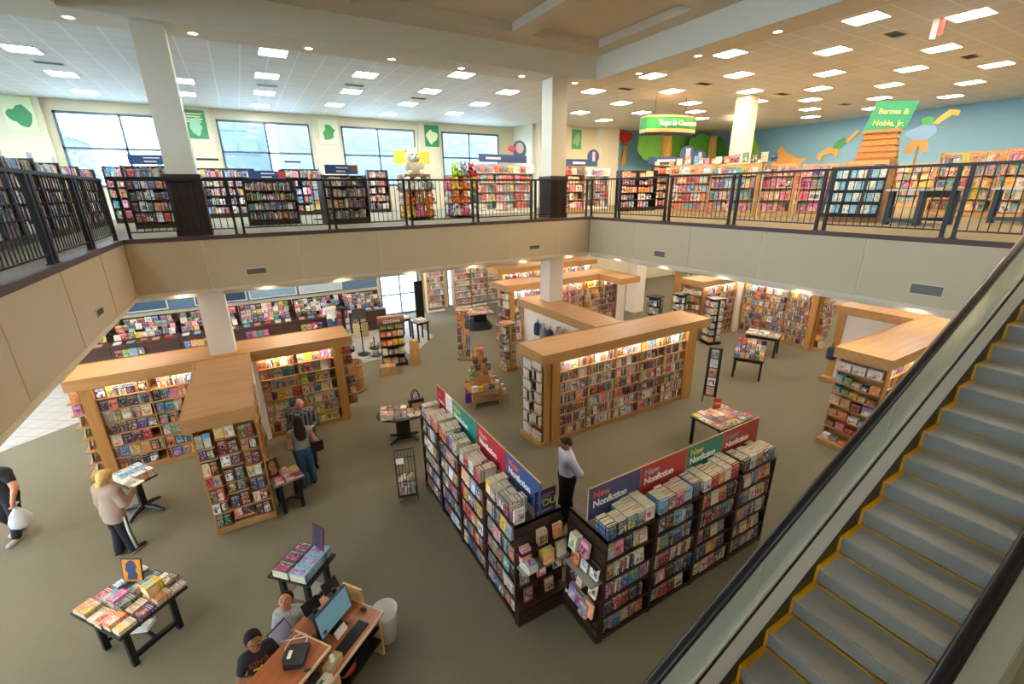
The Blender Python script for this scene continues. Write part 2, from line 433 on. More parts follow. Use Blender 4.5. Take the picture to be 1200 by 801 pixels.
for i, (a, b) in enumerate(LOW):
    f = MB(); n = max(1, round((b - a) / 1.0))
    for k in range(n + 1):
        x = a + (b - a - .06) * k / n; f.box(x, YW1 - .03, .05, x + .06, YW1 + .08, 3.0)
    for z in (.05, 1.05, 2.94): f.box(a, YW1 - .03, z, b, YW1 + .08, z + .06)
    w = struct('door_%d' % (i + 1), f, M['winframe'])
    struct('door_%d_pane' % (i + 1), MB().box(a + .04, YW1 + .03, .1, b - .04, YW1 + .04, 2.96), M['glass'], w)
struct('wall_alcove', MB().box(13.4, 20.5, ZU - .1, 18.75, 20.7, zt).box(13.2, 20.5, ZU - .1, 13.4, YW1, zt), M['cream'])
struct('wall_alcove_pilasters', MB().box(13.4, 20.2, ZU, 14.0, 20.5, ZC).box(17.35, 20.05, ZU, 18.6, 20.5, ZC), M['cream2'])
struct('wall_blue_back', MB().box(18.75, 20.5, ZU - .1, XW1, 20.7, zt), M['blue'])
struct('wall_right', MB().box(XW1, YW0, ZU - .1, XW1 + .2, 20.7, zt), M['blue'])
struct('wall_right_lower', MB().box(XW1, YW0, -.1, XW1 + .2, YW1, ZU - .1), M['whitewall'])
lw = MB(); LH = [(y, y + 2.6) for y in (-3, 1.2, 5.4, 9.6, 13.8, 18)]
y = YW0
for a, b in LH:
    lw.box(XW0 - .2, y, -.1, XW0, a, zt); lw.box(XW0 - .2, a, -.1, XW0, b, .3); lw.box(XW0 - .2, a, 3.0, XW0, b, 6.35); lw.box(XW0 - .2, a, 8.84, XW0, b, zt); y = b
lw.box(XW0 - .2, y, -.1, XW0, YW1 + .2, zt)
struct('wall_left', lw, M['cream'])
for i, (a, b) in enumerate(LH):
    f = MB()
    for z0, z1 in ((.3, 3.0), (6.35, 8.84)):
        for yy in (a, (a + b) / 2 - .03, b - .06): f.box(XW0 - .1, yy, z0, XW0 + .03, yy + .06, z1)
        for z in (z0, z0 + (z1 - z0) * .5, z1 - .07): f.box(XW0 - .1, a, z, XW0 + .03, b, z + .07)
    w = struct('window_%d' % (i + 6), f, M['winframe'])
    struct('window_%d_pane' % (i + 6), MB().box(XW0 - .06, a, .32, XW0 - .05, b, 2.98).box(XW0 - .06, a, 6.4, XW0 - .05, b, 8.8), M['glass'], w)
struct('wall_near', MB().box(XW0 - .2, YW0 - .2, -.1, XW1 + .2, YW0, zt), M['cream'])
struct('trim_blue_band', MB().box(XW0, YW1 - .05, 1.6, 5.2, YW1 - .003, 3.7).box(7.45, YW1 - .05, 2.3, 12.5, YW1 - .003, 3.7), M['bluegrey'])

# ------------------------------------------------------------------ lamps in the ceilings
CELL = [(-3.65, 15.56), (-3.56, 18.02), (-3.64, 20.63), (-.85, 17.52), (-.95, 19.6), (1.29, 13.29), (1.28, 15.78), (1.33, 18.32), (1.29, 20.9), (3.69, 14.45), (3.8, 16.86), (3.72, 19.54), (6.11, 13.22), (6.07, 15.67), (6.13, 18.18), (6.11, 20.8), (8.45, 14.64), (8.56, 17.0), (8.54, 19.41), (10.98, 13.24), (13.41, 14.46), (13.34, 16.89), (15.81, 18.16), (13.42, 12.03), (15.89, 13.25), (15.8, 15.72), (17.8, 14.53), (19.68, 15.77), (11.41, 5.44), (13.26, 6.92), (15.66, 8.15), (17.67, 9.46), (19.54, 10.7), (21.84, 11.89), (24.21, 13.08), (13.08, 4.35), (15.46, 5.54), (17.28, 6.77), (19.29, 8.07), (21.69, 9.29), (24.19, 10.53), (18.92, 5.43), (21.32, 6.64), (23.82, 7.88), (13.4, 9.52), (15.91, 10.79), (17.95, 11.86), (11.15, 8.26), (11.14, 10.78),
        (-6.1, 16.8), (-6.1, 19.2), (-6.1, 12), (-6.1, 9), (-6.1, 5.), (-6.1, 1.), (-4.2, 10.5), (-4.2, 7), (-4.2, 3), (11.2, 2), (14, 1.2), (17, 2), (20.5, 2.2), (0, -3.2), (4, -3.2), (8, -3.2), (12.5, -3.2), (17, -3.2), (23, 4), (23, .5)]
def troffer(mk, loc, lab, w=.29, l=.3):
    t = thing('ceiling_light', lab, 'ceiling light', loc, 0, 'square ceiling lights upstairs')
    f = MB()
    for b in ((-w - .02, -l - .02, w + .02, -l), (-w - .02, l, w + .02, l + .02), (-w - .02, -l, -w, l), (w, -l, w + .02, l)): f.box(b[0], b[1], -.012, b[2], b[3], 0)
    part('frame', f, M['white'], t)
    part('diffuser', MB().box(-w, -l, -.008, w, l, 0), M[mk], t)
# rows run away from the camera; every lamp is told by its row (counted from the window side) and its order in it
rows = {}
for x, y in CELL: rows.setdefault(min((-6.1, -3.6, -.9, 1.3, 3.7, 6.1, 8.5, 11.1, 13.4, 15.8, 17.8, 19.5, 21.8, 24.1), key=lambda c: abs(c - x)), []).append((x, y))
for r, (cx, pts) in enumerate(sorted(rows.items())):
    for k, (x, y) in enumerate(sorted(pts, key=lambda p: -p[1])):
        warm = x > 10.5
        troffer('lamp_warm' if warm else 'lamp_cool', (x, y, ZC), 'white square ceiling light, %s from windows, %s row from left wall' % (nth(k), nth(r)))
def downlight(loc, lab):
    t = thing('downlight', lab, 'downlight', loc, 0, 'round downlights around the atrium')
    part('ring', MB().lathe([(.075, -.012), (.115, -.012), (.115, 0), (.075, 0)], 20), M['white'], t)
    part('lamp', MB().lathe([(0, -.004), (.08, -.004)], 20), M['lamp_down'], t)
for k, x in enumerate((-2.1, -.23, 1.93, 3.81, 5.66, 7.53, 9.42)): downlight((x, 12.24, ZC - .08), 'round recessed downlight above the back balcony rail, %s from the left' % nth(k))
for k, y in enumerate((10.5, 8.54, 6.57, 4.6, 2.7)): downlight((10.34, y, ZC - .08), 'round recessed downlight above the right balcony rail, %s from the inner corner' % nth(k))
def lower_lamp(x, y, lab):
    t = thing('recessed_spot', lab, 'recessed spot', (x, y, ZS + .02), 0, 'spots under the balcony edge')
    part('ring', MB().lathe([(.06, -.01), (.085, -.01), (.085, 0), (.06, 0)], 16), M['white'], t)
    part('lamp', MB().lathe([(0, -.004), (.065, -.004)], 16), M['lamp_down'], t)
for k, x in enumerate((-1.45, .2, 1.9, 3.75, 5.65, 7.4, 9.2)): lower_lamp(x, YB + .17, 'small recessed spot under the back balcony edge, %s from the left' % nth(k))
for k, y in enumerate((10.6, 8.75, 6.85, 4.95, 3.0)): lower_lamp(XR + .17, y, 'small recessed spot under the right balcony edge, %s from the inner corner' % nth(k))
# the ground floor's own fluorescent fittings, in the ceiling under the balcony
gl = [(x, y) for x in np.arange(-7.5, 26, 4.1) for y in np.arange(13.4, 22, 3.3)] + [(x, y) for x in np.arange(11.6, 26, 4.1) for y in np.arange(-2., 11.5, 3.3)] + [(x, y) for x in (-7.5, -4.2) for y in np.arange(-2., 11.5, 3.3)]
for k, (x, y) in enumerate(gl):
    t = thing('fluorescent_fitting', 'white fluorescent fitting recessed in the ground floor ceiling', 'ceiling light', (x, y, ZS + .02), 0, 'ground floor ceiling lights')
    part('diffuser', MB().box(-.6, -.15, -.01, .6, .15, .012), M['lamp_low'], t)
for x, y, rot, lab in ((13.1, 5.6, 0, 'dark slot vent in the right-hand ceiling, nearest the escalator'), (17.1, 5.48, 0, 'dark slot vent in the right-hand ceiling near the blue wall'), (3.69, 15.9, 0, 'dark square ceiling vent behind a lamp over the back aisle'), (6.12, 16.98, 0, 'grey ceiling vent over the middle of the back aisle'), (-3.5, 16.75, 0, 'grey ceiling vent between lamps at the far left'), (11.72, 12.48, 0, 'small dark ceiling vent beside the corner column'), (13.47, 10.78, 0, 'dark ceiling vent over the toy shelves'), (17.46, 10.56, 0, 'dark ceiling vent above the right column'), (21.94, 10.59, 0, 'dark ceiling vent near the blue wall above the coloured cut-outs'), (1.35, 17.1, 0, 'grey ceiling vent between two lamps over the window tables')):
    t = thing('ceiling_vent', lab, 'vent', (x, y, ZC), rot, 'vents in the upper ceiling')
    part('vent_frame', MB().box(-.3, -.17, -.012, .3, -.13, 0).box(-.3, .13, -.012, .3, .17, 0).box(-.3, -.13, -.012, -.27, .13, 0).box(.27, -.13, -.012, .3, .13, 0), M['ceilwhite'], t)
    s = MB().box(-.27, -.13, -.003, .27, .13, 0)
    for q in range(5): s.box(-.27, -.12 + q * .05, -.01, .27, -.1 + q * .05, -.003)
    part('vent_louvres', s, M['railmetal'], t)

# ------------------------------------------------------------------ railings around the opening
def railing(x, y, rotz, L, lab, posts=(0, 1), wide=.05):
    """local: runs along +x from 0 to L, handrail top 1.15 above the upper floor"""
    t = thing('railing', lab, 'railing', (x, y, ZU + .012), rotz, 'metal railing bays around the opening')
    part('handrail', MB().box(0, -.035, 1.10, L, .035, 1.145), M['railmetal'], t)
    part('bottom_rail', MB().box(.1, -.012, .11, L - .1, .012, .135), M['railmetal'], t)
    for xx in (.075, L - .075):
        o = part('post', MB().box(xx - wide / 2, -.03, 0, xx + wide / 2, .03, 1.10).box(xx - .05, -.045, 0, xx + .05, .045, .012), M['railmetal'], t)
    n = max(2, round((L - .3) / .118)); b = None
    for k in range(n):
        xx = .15 + (L - .3) * (k + .5) / n
        if b is None:
            b = part('baluster', MB().tube([(0, 0, .12), (0, 0, 1.1)], .008, 6), M['railmetal'], t); b.location = (xx, 0, 0)
        else:
            c = b.copy(); COL.objects.link(c); c.location = (xx, 0, 0)
bx = [XL + .05, -.1, 1.85, 3.77, 5.7, 7.65, XR - .0]
for k in range(6): railing(bx[k], YB + .1, 0, bx[k + 1] - bx[k], 'dark metal railing bay along the back balcony, %s from its left end' % nth(k))
by = [YB + .1, 10.52, 8.62, 6.7, 4.76, 2.82, 1.8]
for k in range(6): railing(XR + .08, by[k], -PI / 2, by[k] - by[k + 1], 'dark metal railing bay along the right balcony, %s from the inner corner' % nth(k))
ly = [YB, 9.9, 8.05, 6.2, 4.3, 2.4]
for k in range(5): railing(XL - .08, ly[k + 1], PI / 2, ly[k] - ly[k + 1], 'dark metal railing bay along the left balcony, %s from the back corner' % nth(k), wide=.075)
# ------------------------------------------------------------------ goods: every book, box, magazine is recorded, then built at the end
HEX = dict(red='#b8262e', crimson='#8e1a2c', orange='#dd7a2e', yellow='#e2bd3a', cream='#dccfae', white='#e9e5dc', black='#1d1c1f', charcoal='#3a3a3e',
           navy='#22305c', blue='#2f66a8', teal='#2f7f80', turquoise='#63afb5', green='#4a8450', olive='#6f7033', brown='#5f4030', tan='#b08a5c',
           pink='#dc6f92', magenta='#bb3a80', purple='#5d4280', lilac='#a48fc4', grey='#8f8d88', maroon='#5b1f2a', lime='#a9c62f', peach='#e8a582', sky='#7fb3d9')
RGB = {k: lin(v) for k, v in HEX.items()}
P_MIX = 'red red crimson orange orange yellow cream cream cream white white white white black black black charcoal charcoal navy navy blue blue teal sky green brown brown tan tan pink purple grey grey maroon'.split()
P_DARK = 'black black charcoal charcoal navy maroon brown grey red cream white crimson tan olive yellow'.split()
P_BRIGHT = 'red orange yellow pink magenta blue sky turquoise teal white cream purple green lime'.split()
P_PALE = 'white white white cream cream grey tan peach lilac sky red orange'.split()
GOODS = []
def put(kind, Mx, w, h, d, col, noun, place, grp, acc=None, low=False, face='x', cat=None):
    GOODS.append(dict(kind=kind, M=Mx, w=w, h=h, d=d, col=col, acc=acc or random.choice(P_MIX), noun=noun, place=place, grp=grp, low=low, face=face, seed=random.random(), cat=cat or kind.replace('_', ' ')))
B_FACE = Matrix(((0, 1, 0, 0), (-1, 0, 0, 0), (0, 0, 1, 0), (0, 0, 0, 1)))       # cover towards -y, spine to the left
B_FLAT = Matrix(((0, -1, 0, 0), (0, 0, 1, 0), (1, 0, 0, 0), (0, 0, 0, 1)))       # cover up
def fill(T, x0, x1, z, place, grp, pal=P_MIX, pf=.5, hr=(.20, .24), wr=(.018, .04), fw=(.135, .165), lean=.12, stack=1, y0=.03, kind='book', gap=.006, cat=None, dr=(.14, .16), skip=0., order=None, noun='book', z2=None):
    """one shelf, left to right as seen from its front; face-out copies and spine-out runs"""
    x = x0 + .008; i = 0
    while x < x1 - .03:
        frac = (x - x0) / (x1 - x0)
        col = order[min(len(order) - 1, int(frac * len(order)))] if order and random.random() < .75 else random.choice(pal)
        if isinstance(col, tuple): col = random.choice(col)
        if random.random() < skip: x += random.uniform(.05, .15); continue
        if random.random() < pf:
            fwid = random.uniform(*fw); hh = min(random.uniform(*hr), z2 or 9)
            if x + fwid > x1: break
            th = random.uniform(.02, .035); acc = random.choice(P_MIX); sd = random.random()
            for k in range(stack):
                yy = y0 + random.uniform(0, .015) + th * (k + 1) + .003 * k
                put(kind, T @ Matrix.Translation((x, yy, z)) @ Matrix.Rotation(-lean, 4, 'X') @ B_FACE, th, hh, fwid, col, ('face-out ' if kind == 'book' else '') + noun, (i, place), grp, acc, low=k > 0, cat=cat)
                GOODS[-1]['seed'] = sd
            x += fwid + gap + random.uniform(0, .012); i += 1
        else:
            for q in range(random.randint(2, 5)):
                th = random.uniform(*wr)
                if x + th > x1: x = 9e9; break
                if random.random() < .45: col = random.choice(pal)
                put(kind, T @ Matrix.Translation((x, y0 + random.uniform(0, .03), z)), th, random.uniform(*hr), random.uniform(*dr), col, 'spine-out ' + noun, (i, place), grp, cat=cat, face='y')
                x += th + .001; i += 1
            x += gap
def pile(T, x, y, z, n, fwid, hh, col, noun, place, grp, rot=0, th=None, kind='book', jit=.006):
    """a flat stack of n copies; the top one shows its cover"""
    th = th or random.uniform(.02, .034); acc = random.choice(P_MIX); sd = random.random()
    for k in range(n):
        Mx = T @ Matrix.Translation((x + random.uniform(-jit, jit), y + random.uniform(-jit, jit), z + k * (th + .0008))) @ Matrix.Rotation(rot + random.uniform(-.02, .02), 4, 'Z') @ Matrix.Translation((fwid / 2, -hh / 2, 0)) @ B_FLAT
        put(kind, Mx, th, hh, fwid, col, noun, (None, place if k == n - 1 else None), grp, acc, low=k < n - 1)
        GOODS[-1]['seed'] = sd
    return z + n * (th + .0008)
def carton(T, x, y, z, w, d, h, col, noun, place, grp, kind='box', cat=None, i=None, acc=None):
    """upright box, front face towards -y; x,y = front left corner"""
    put(kind, T @ Matrix.Translation((x, y + d, z)) @ B_FACE, d, h, w, col, noun, (i, place), grp, acc, cat=cat)

# ------------------------------------------------------------------ shelving
def shelf_unit(name, label, loc, rotz, w, h, d, zs, mw, grp=None, back=.02, plinth=.1, st=.025, legL=0, legR=0, mp=None, lipm=None, ledge=0, cat='bookcase', top=True, two_sided=False):
    """local: front at y=0, x to the right, shelves at zs; returns (empty, world matrix)"""
    t = thing(name, label, cat, loc, rotz, grp)
    mp = mp or mw
    for a, b, nm in ((0, st, 'side_panel'), (w - st, w, 'side_panel')): part(nm, MB().box(a, 0, 0, b, d, h), mp, t)
    yb = d / 2 if two_sided else d - back
    part('back_panel', MB().box(st, yb, plinth, w - st, yb + back, h), mp, t)
    if plinth: part('plinth', MB().box(st, .02, 0, w - st, d - .02, plinth), mw, t)
    for z in zs:
        m = MB().box(st, -ledge, z - .022, w - st, yb, z)
        if lipm: m.box(st, -ledge - .006, z - .03, w - st, -ledge, z + .006)
        part('shelf', m, lipm or mw, t)
    if top: part('top_board', MB().box(0, 0, h - .025, w, d, h), mw, t)
    if legL: part('end_post', MB().box(-legL, -.03, 0, 0, d, h), mp, t)
    if legR: part('end_post', MB().box(w, -.03, 0, w + legR, d, h), mp, t)
    return t, TR(loc, rotz)
ZD = [.1, .42, .74, 1.06, 1.39, 1.72]
SH = ['lowest', 'second', 'third', 'fourth', 'fifth', 'top']
GA, GB = 'books on the nonfiction row beside the hand cart', 'books on the nonfiction row beside the escalator'
def dark_row(x, y, rotz, signs, rowname, grp, wbay):
    for i, (under, far) in enumerate(signs):
        t, T = shelf_unit('dark_bookcase', 'espresso double-sided bookcase bay %s, %s' % (under, rowname), tuple((TR((x, y, 0), rotz) @ Vector((i * wbay, 0, 0))))[:3], rotz, wbay - .004, 1.73, .80, ZD[:5], M['darkwood'], 'nonfiction bookcases', top=True, two_sided=True, ledge=.0)
        for s, z in enumerate(ZD):
            topz = s == 5
            fill(T, .03, wbay - .035, z + .012 if topz else z + .001, '%s shelf %s, %s' % (SH[s], under, rowname), grp, pf=.95 if topz else .62, stack=10 if topz else 2, hr=(.2, .245) if topz else (.2, .25), lean=.03 if topz else .1, y0=.02, fw=(.145, .175), wr=(.02, .038))
RA, RB = 'cart row', 'escalator row'
dark_row(2.43, 8.0, -PI / 2, [('at its far end', 0), ('below the teal sign', 0), ('below the long red sign', 0), ('below the navy sign', 0)], RA, GA, .95)
dark_row(3.31, 3.35, 0, [('below the navy sign', 0), ('below the first red sign', 0), ('below the teal sign', 0), ('below the end red sign', 0)], RB, GB, .94)

def nf_sign(loc, rotz, w, hex_, newc, label, h=.5, text=True):
    t = thing('shelf_sign', label, 'sign', loc, rotz, 'nonfiction signs')
    nm = 'sign_board_' + hex_[1:]
    part('board', MB().box(0, -.008, 0, w, .008, h), plain(nm, hex_, .35, var=.12, scale=3), t)
    part('board_edge', MB().box(0, -.009, h, w, .009, h + .012).box(-.006, -.009, 0, 0, .009, h + .012), M['tanedge'], t)
    if text:
        writing('lettering', 'New', .15, plain('sign_ink_' + newc[1:], newc, .5), t, facing((.075, -.009, h - .175)), bold=.022)
        writing('lettering', 'Nonfiction', .152, M['paper'], t, facing((.075, -.009, h - .32)), bold=.022, space=.94)
    return t
M['tanedge'] = plain('tan_board_edge', '#b89a6a', .6)
Z0 = 1.8
nf_sign((2.84, 5.12, Z0), -PI / 2, .94, '#3a4d80', '#e2613f', 'navy New Nonfiction sign with coral New on the hand cart row')
nf_sign((2.84, 6.12, Z0), -PI / 2, .97, '#b32733', '#d9a0a4', 'long red New Nonfiction sign between the teal and navy signs on the hand cart row')
nf_sign((2.84, 7.2, Z0), -PI / 2, 1.04, '#1f8477', '#d9c53a', 'teal New Nonfiction sign with yellow New on the hand cart row')
nf_sign((2.84, 7.99, Z0), -PI / 2, .45, '#b32733', '#d9a0a4', 'small red New Nonfiction sign at the far end of the hand cart row')
for o in bpy.data.objects:
    if o.name.startswith('lettering') and o.parent and 'small red' in str(o.parent.get('label')): o.scale = (.5, .5, 1)
s = thing('shelf_sign', 'white notice with pink lines beside the small red sign', 'sign', (2.84, 7.54, Z0), -PI / 2)
m = MB().box(0, -.007, 0, .32, .007, .5); part('board', m, M['paper'], s)
m = MB()
for k in range(6): m.box(.04, -.0085, .42 - k * .05, .28 - .03 * (k % 2), -.007, .435 - k * .05)
part('printed_lines', m, plain('pink_ink', '#c9737b', .6), s)
nf_sign((3.31, 3.75, Z0), 0, .94, '#494a72', '#e2613f', 'navy New Nonfiction sign with coral New on the escalator row')
nf_sign((4.26, 3.75, Z0), 0, .96, '#b43a35', '#8fa3c4', 'red New Nonfiction sign between the navy and teal signs on the escalator row')
nf_sign((5.24, 3.75, Z0), 0, .85, '#2b7d6d', '#d9c53a', 'teal New Nonfiction sign with yellow New on the escalator row')
nf_sign((6.11, 3.75, Z0), 0, .95, '#a83a32', '#8f8fc0', 'red New Nonfiction sign at the far end of the escalator row')
# end cap of the hand cart row (faces -y) and of the escalator row (faces -x)
def end_cap(loc, rotz, w, label, name, grp):
    t = thing('end_display', label, 'bookcase end', loc, rotz, 'nonfiction end caps'); T = TR(loc, rotz)
    part('panel', MB().box(0, 0, 0, w, .02, 1.55), M['darkwood'], t)
    part('kick_panel', MB().box(.01, -.06, 0, w - .01, 0, .42).box(.01, -.075, .1, w - .01, -.06, .115).box(.01, -.075, .25, w - .01, -.06, .265), M['darkwood'], t)
    for z, d in ((.44, .16), (.78, .1), (1.08, .2), (1.34, .12)): part('ledge', MB().box(.02 if name == 'a' else .2, -d, z - .015, w - .02, 0, z), M['acrylic'] if z == 1.08 else M['darkwood'], t)
    return T
M['acrylic'] = plain('smoky_acrylic', '#9b9488', .15, var=.03)
T = end_cap((2.43, 4.19, 0), 0, .82, 'dark end cap with books facing out below a small YOU sign, hand cart row', 'a', GA)
g = 'books on the nonfiction end caps'
E1 = 'YOU end cap'
def up(T, x, z, w, h, th, col, place, n=1, y=-.1, lean=.1, acc=None, noun='book'):
    for k in range(n):
        put('book', T @ Matrix.Translation((x, y + th * (k + 1), z)) @ Matrix.Rotation(-lean, 4, 'X') @ B_FACE, th, h, w, col, noun, (None, place if k == 0 else None), g, acc, low=k > 0)
for x, z, c, n, pl in ((.34, 1.342, 'tan', 3, 'left on top ledge, ' + E1), (.6, 1.342, 'orange', 2, 'right on top ledge, ' + E1), (.04, .782, 'brown', 1, 'left in hanging row, ' + E1), (.32, .782, 'red', 1, 'middle of hanging row, ' + E1), (.6, .782, 'black', 1, 'right in hanging row, ' + E1),
                       (.1, .442, 'maroon', 1, 'left on bottom ledge, ' + E1), (.46, .442, 'tan', 1, 'right of the maroon one, bottom ledge, ' + E1)):
    up(T, x, z, .15, .215, .025, c, 'facing out ' + pl, n, y=-.085)
for x, c, n, nm in ((.05, 'sky', 5, 'stack of blue-grey copies'), ): pile(T, x + .1, -.11, 1.081, n, .15, .22, c, 'book', 'on top of the flat stack, ' + E1, g, rot=.1)
up(T, .06, 1.2, .15, .2, .05, 'pink', 'pink and yellow, leaning left, ' + E1, 2, y=-.1, acc='yellow')
up(T, .36, 1.081, .17, .22, .05, 'yellow', 'pale yellow, on clear ledge, ' + E1, 3, y=-.19, acc='pink')
up(T, .6, 1.081, .15, .21, .03, 'cream', 'blank cream, beside the yellow ones, ' + E1, 2, y=-.17, acc='cream')
t = thing('small_sign', 'small dark sign with green YOU lettering on the end cap', 'sign', (2.79, 4.24, 1.735), 0)
part('board', MB().box(-.01, -.006, 0, .34, .006, .4), plain('plum_board', '#33223a', .4, var=.2), t)
writing('lettering', 'YOU', .15, plain('green_ink', '#8cbf4a', .5), t, facing((.02, -.007, .13)), bold=.03)
m = MB()
for k in range(3): m.box(.03, -.0075, .3 - k * .035, .3 - k * .05, -.006, .318 - k * .035)
m.box(.03, -.0075, .04, .29, -.006, .07); part('printed_lines', m, plain('mauve_ink', '#9a6a9a', .5), t)
T = end_cap((3.29, 4.15, 0), -PI / 2, .80, 'dark end cap with stacked cream-paged books and tilted covers, escalator row', 'b', GB)
E2 = 'escalator row end cap'
for x, z, c, n, y, pl in ((.05, 1.342, 'cream', 4, -.17, 'on the top ledge of the '), (.3, 1.342, 'pink', 2, -.12, 'behind the cream ones, '), (.56, 1.12, 'white', 1, -.09, 'with a portrait, high at the right of '), (.3, 1.081, 'grey', 2, -.1, 'grey with a portrait, mid-height on the '), (.06, 1.081, 'orange', 1, -.12, 'small orange, at the left of the '),
                          (.56, .8, 'cream', 1, -.1, 'cream, right of centre on the '), (.2, .76, 'tan', 4, -.12, 'stacked tan, in the middle of the '), (.04, .782, 'maroon', 2, -.12, 'dark red, lower left of the '), (.58, .5, 'peach', 1, -.16, 'peach with a figure, lower right of the '), (.06, .442, 'lilac', 2, -.15, 'at the left of the bottom ledge, '), (.26, .442, 'purple', 2, -.15, 'on the bottom ledge, '), (.46, .442, 'grey', 5, -.2, 'with a face, bottom ledge, ')):
    up(T, .2 + x * .74, z, .15, .22, .026, c, pl + E2, n, y=y, lean=.16)
solo('label_strip', 'long white label strip low on the escalator row end cap', 'label', MB().box(.1, -.02, -.03, .55, -.012, .04), M['paper'], (3.29 - .06, 4.15, .36), -PI / 2)

# ------------------------------------------------------------------ oak bookcases under wide canopies
ZO = [.13 + .295 * k for k in range(7)]
SO = ['lowest', 'second', 'third', 'fourth', 'fifth', 'sixth', 'top']
def canopy(label, polys, z=2.25, h=.25):
    t = thing('bookcase_canopy', label, 'canopy', (polys[0][0][0], polys[0][0][1], z))
    ox, oy = polys[0][0]
    for poly in polys:
        P = [(a - ox, b - oy) for a, b in poly]
        part('canopy_board', MB().prism(P, 0, h - .012), M['oak'], t)
        n = len(P); c = (sum(p[0] for p in P) / n, sum(p[1] for p in P) / n)
        rim = MB()
        for i in range(n):
            a = Vector((*P[i], 0)); b = Vector((*P[(i + 1) % n], 0)); d = (b - a).normalized(); nn = Vector((-d.y, d.x, 0)) * .025
            rim.prism([(a.x, a.y), (b.x, b.y), (b.x + nn.x, b.y + nn.y), (a.x + nn.x, a.y + nn.y)], h - .012, h)
        part('canopy_rim', rim, M['oakz'], t)
def oak_case(label, loc, rotz, w, place, grp, d=.5, pal=P_MIX, pf=.45, legL=0, legR=0, goods=True, zs=None, order=None, lit=True, mw='oak', mp='oakz', **kw):
    t, T = shelf_unit('oak_bookcase', label, loc, rotz, w - .003, 2.249, d, zs or ZO, M[mw], 'oak bookcases', mp=M[mp], legL=legL, legR=legR, plinth=.11, top=False, st=.008)
    if lit: part('light_strip', MB().box(.05, -.07, 2.232, w - .05, -.03, 2.249), M['strip'], t)
    if goods:
        for s, z in enumerate(zs or ZO): fill(T, .01, w - .01, z + .001, '%s shelf, %s' % (SO[s], place), grp, pal=pal, pf=pf, hr=(.215, .265), fw=(.15, .185), order=order, **kw)
    return t, T
# left group
canopy('T-shaped oak canopy of the left bookcases, a white column standing on it', [[(-1.5, 8.42), (-.41, 8.42), (-.41, 11.7), (-1.5, 11.7)], [(-3.75, 11.7), (1.9, 11.7), (1.9, 12.85), (-3.75, 12.85)]])
gl_ = 'books on the left oak bookcases'
PL = [p for p in P_MIX if p not in ('white', 'cream')] + P_DARK
for k, (x, nm) in enumerate(((-3.42, 'outer bay behind blonde woman'), (-2.49, 'inner bay behind blonde woman'))):
    oak_case('oak bookcase bay, %s' % nm, (x, 12.0, 0), 0, .93, nm, gl_, pal=PL, pf=.62, legL=.2 if k == 0 else 0, skip=.03)
solo('divider_screen', 'narrow white screen at the inner end of the bay left of the bald man', 'panel', MB().box(0, 0, 0, .1, .5, 2.249), M['whitewall'], (-.43, 11.95, 0))
for k, (x, nm) in enumerate(((-.325, 'bay left of bald man'), (.565, 'bay right of bald man'))):
    oak_case('oak bookcase, %s' % nm, (x, 12.0, 0), 0, .89, nm, gl_, pf=.6, legR=.2 if k else 0, pal=P_MIX + P_BRIGHT, skip=.02)
# stem: the display end faces the camera, bays along its right side
t, T = shelf_unit('oak_bookcase', 'oak display end with staggered shelves of dark covers, beneath the left canopy tip', (-1.42, 8.6, 0), 0, .98, 2.249, .42, [], M['oak'], 'oak bookcases', mp=M['oakz'], plinth=.16, top=False)
sh = MB()
PD2 = P_DARK + ['black', 'charcoal', 'maroon']
lev = [.2, .46, .74, 1.02, 1.30, 1.58, 1.86]
for s, z in enumerate(lev):
    off = [(.03, .3, 0), (.32, .66, .07), (.68, .95, .02)]
    for q, (a, b, dz) in enumerate(off):
        zz = z + dz + (.05 if (s + q) % 2 else 0)
        part('shelf', MB().box(a, -.1, zz - .02, b, .1, zz), M['oak'], t)
        fill(T, a, b, zz + .001, '%s level, %s column of dark-covered display end' % (SO[s], ('left', 'middle', 'right')[q]), gl_, pal=PD2 if s < 5 else P_MIX + P_DARK, pf=1, y0=-.085, fw=((b - a - .05) / 2 - .006, (b - a - .05) / 2), hr=(.225, .268), lean=.16)
for k in range(3):
    oak_case('oak bookcase along the right side of the left canopy stem, %s from the display end' % nth(k), (-.47, 9.05 + .88 * k, 0), PI / 2, .88, '%s stem side bay' % nth(k), gl_, d=.45, pf=.3, lit=False)
# left end of the cross bar: ledges that stick out; right end: wicker barrel and goods
t, T = shelf_unit('oak_bookcase', 'oak end shelves facing the entrance tiles at the left tip', (-3.64, 12.75, 0), -PI / 2, .75, 2.249, .02, [], M['oak'], 'oak bookcases', mp=M['oakz'], plinth=0, top=False)
for k, z in enumerate(ZO):
    part('shelf', MB().box(.03, -.24, z - .03, .72, 0, z), M['oak'], t)
    fill(T, .05, .7, z + .001, '%s ledge, left canopy left tip' % SO[k], gl_, pf=.8, y0=-.2, skip=.3 if k < 5 else 0)
part('plinth', MB().box(0, -.3, 0, .75, 0, .12), M['oak'], t)
t, T = shelf_unit('oak_bookcase', 'oak end shelves with gifts at the right tip of the left canopy', (1.68, 12.05, 0), PI / 2, .75, 2.249, .02, [], M['oak'], 'oak bookcases', mp=M['oakz'], plinth=.1, top=False)
for k, z in enumerate(ZO[1:7]):
    part('shelf', MB().box(.03, -.26, z - .03, .72, 0, z), M['oak'], t)
    x = .05
    for i in range(4):
        carton(T, x, -.24, z + .001, .13, .14, random.uniform(.12, .2), random.choice('red green orange black tan brown'.split()), 'gift box', '%s ledge, left canopy right tip' % SO[k], 'gift boxes at the left canopy tip', 'gift_box', i=i); x += .165
t = thing('wicker_barrel', 'tall half-round wicker barrel of gifts beside the left bookcases', 'basket', (2.15, 13.9, 0))
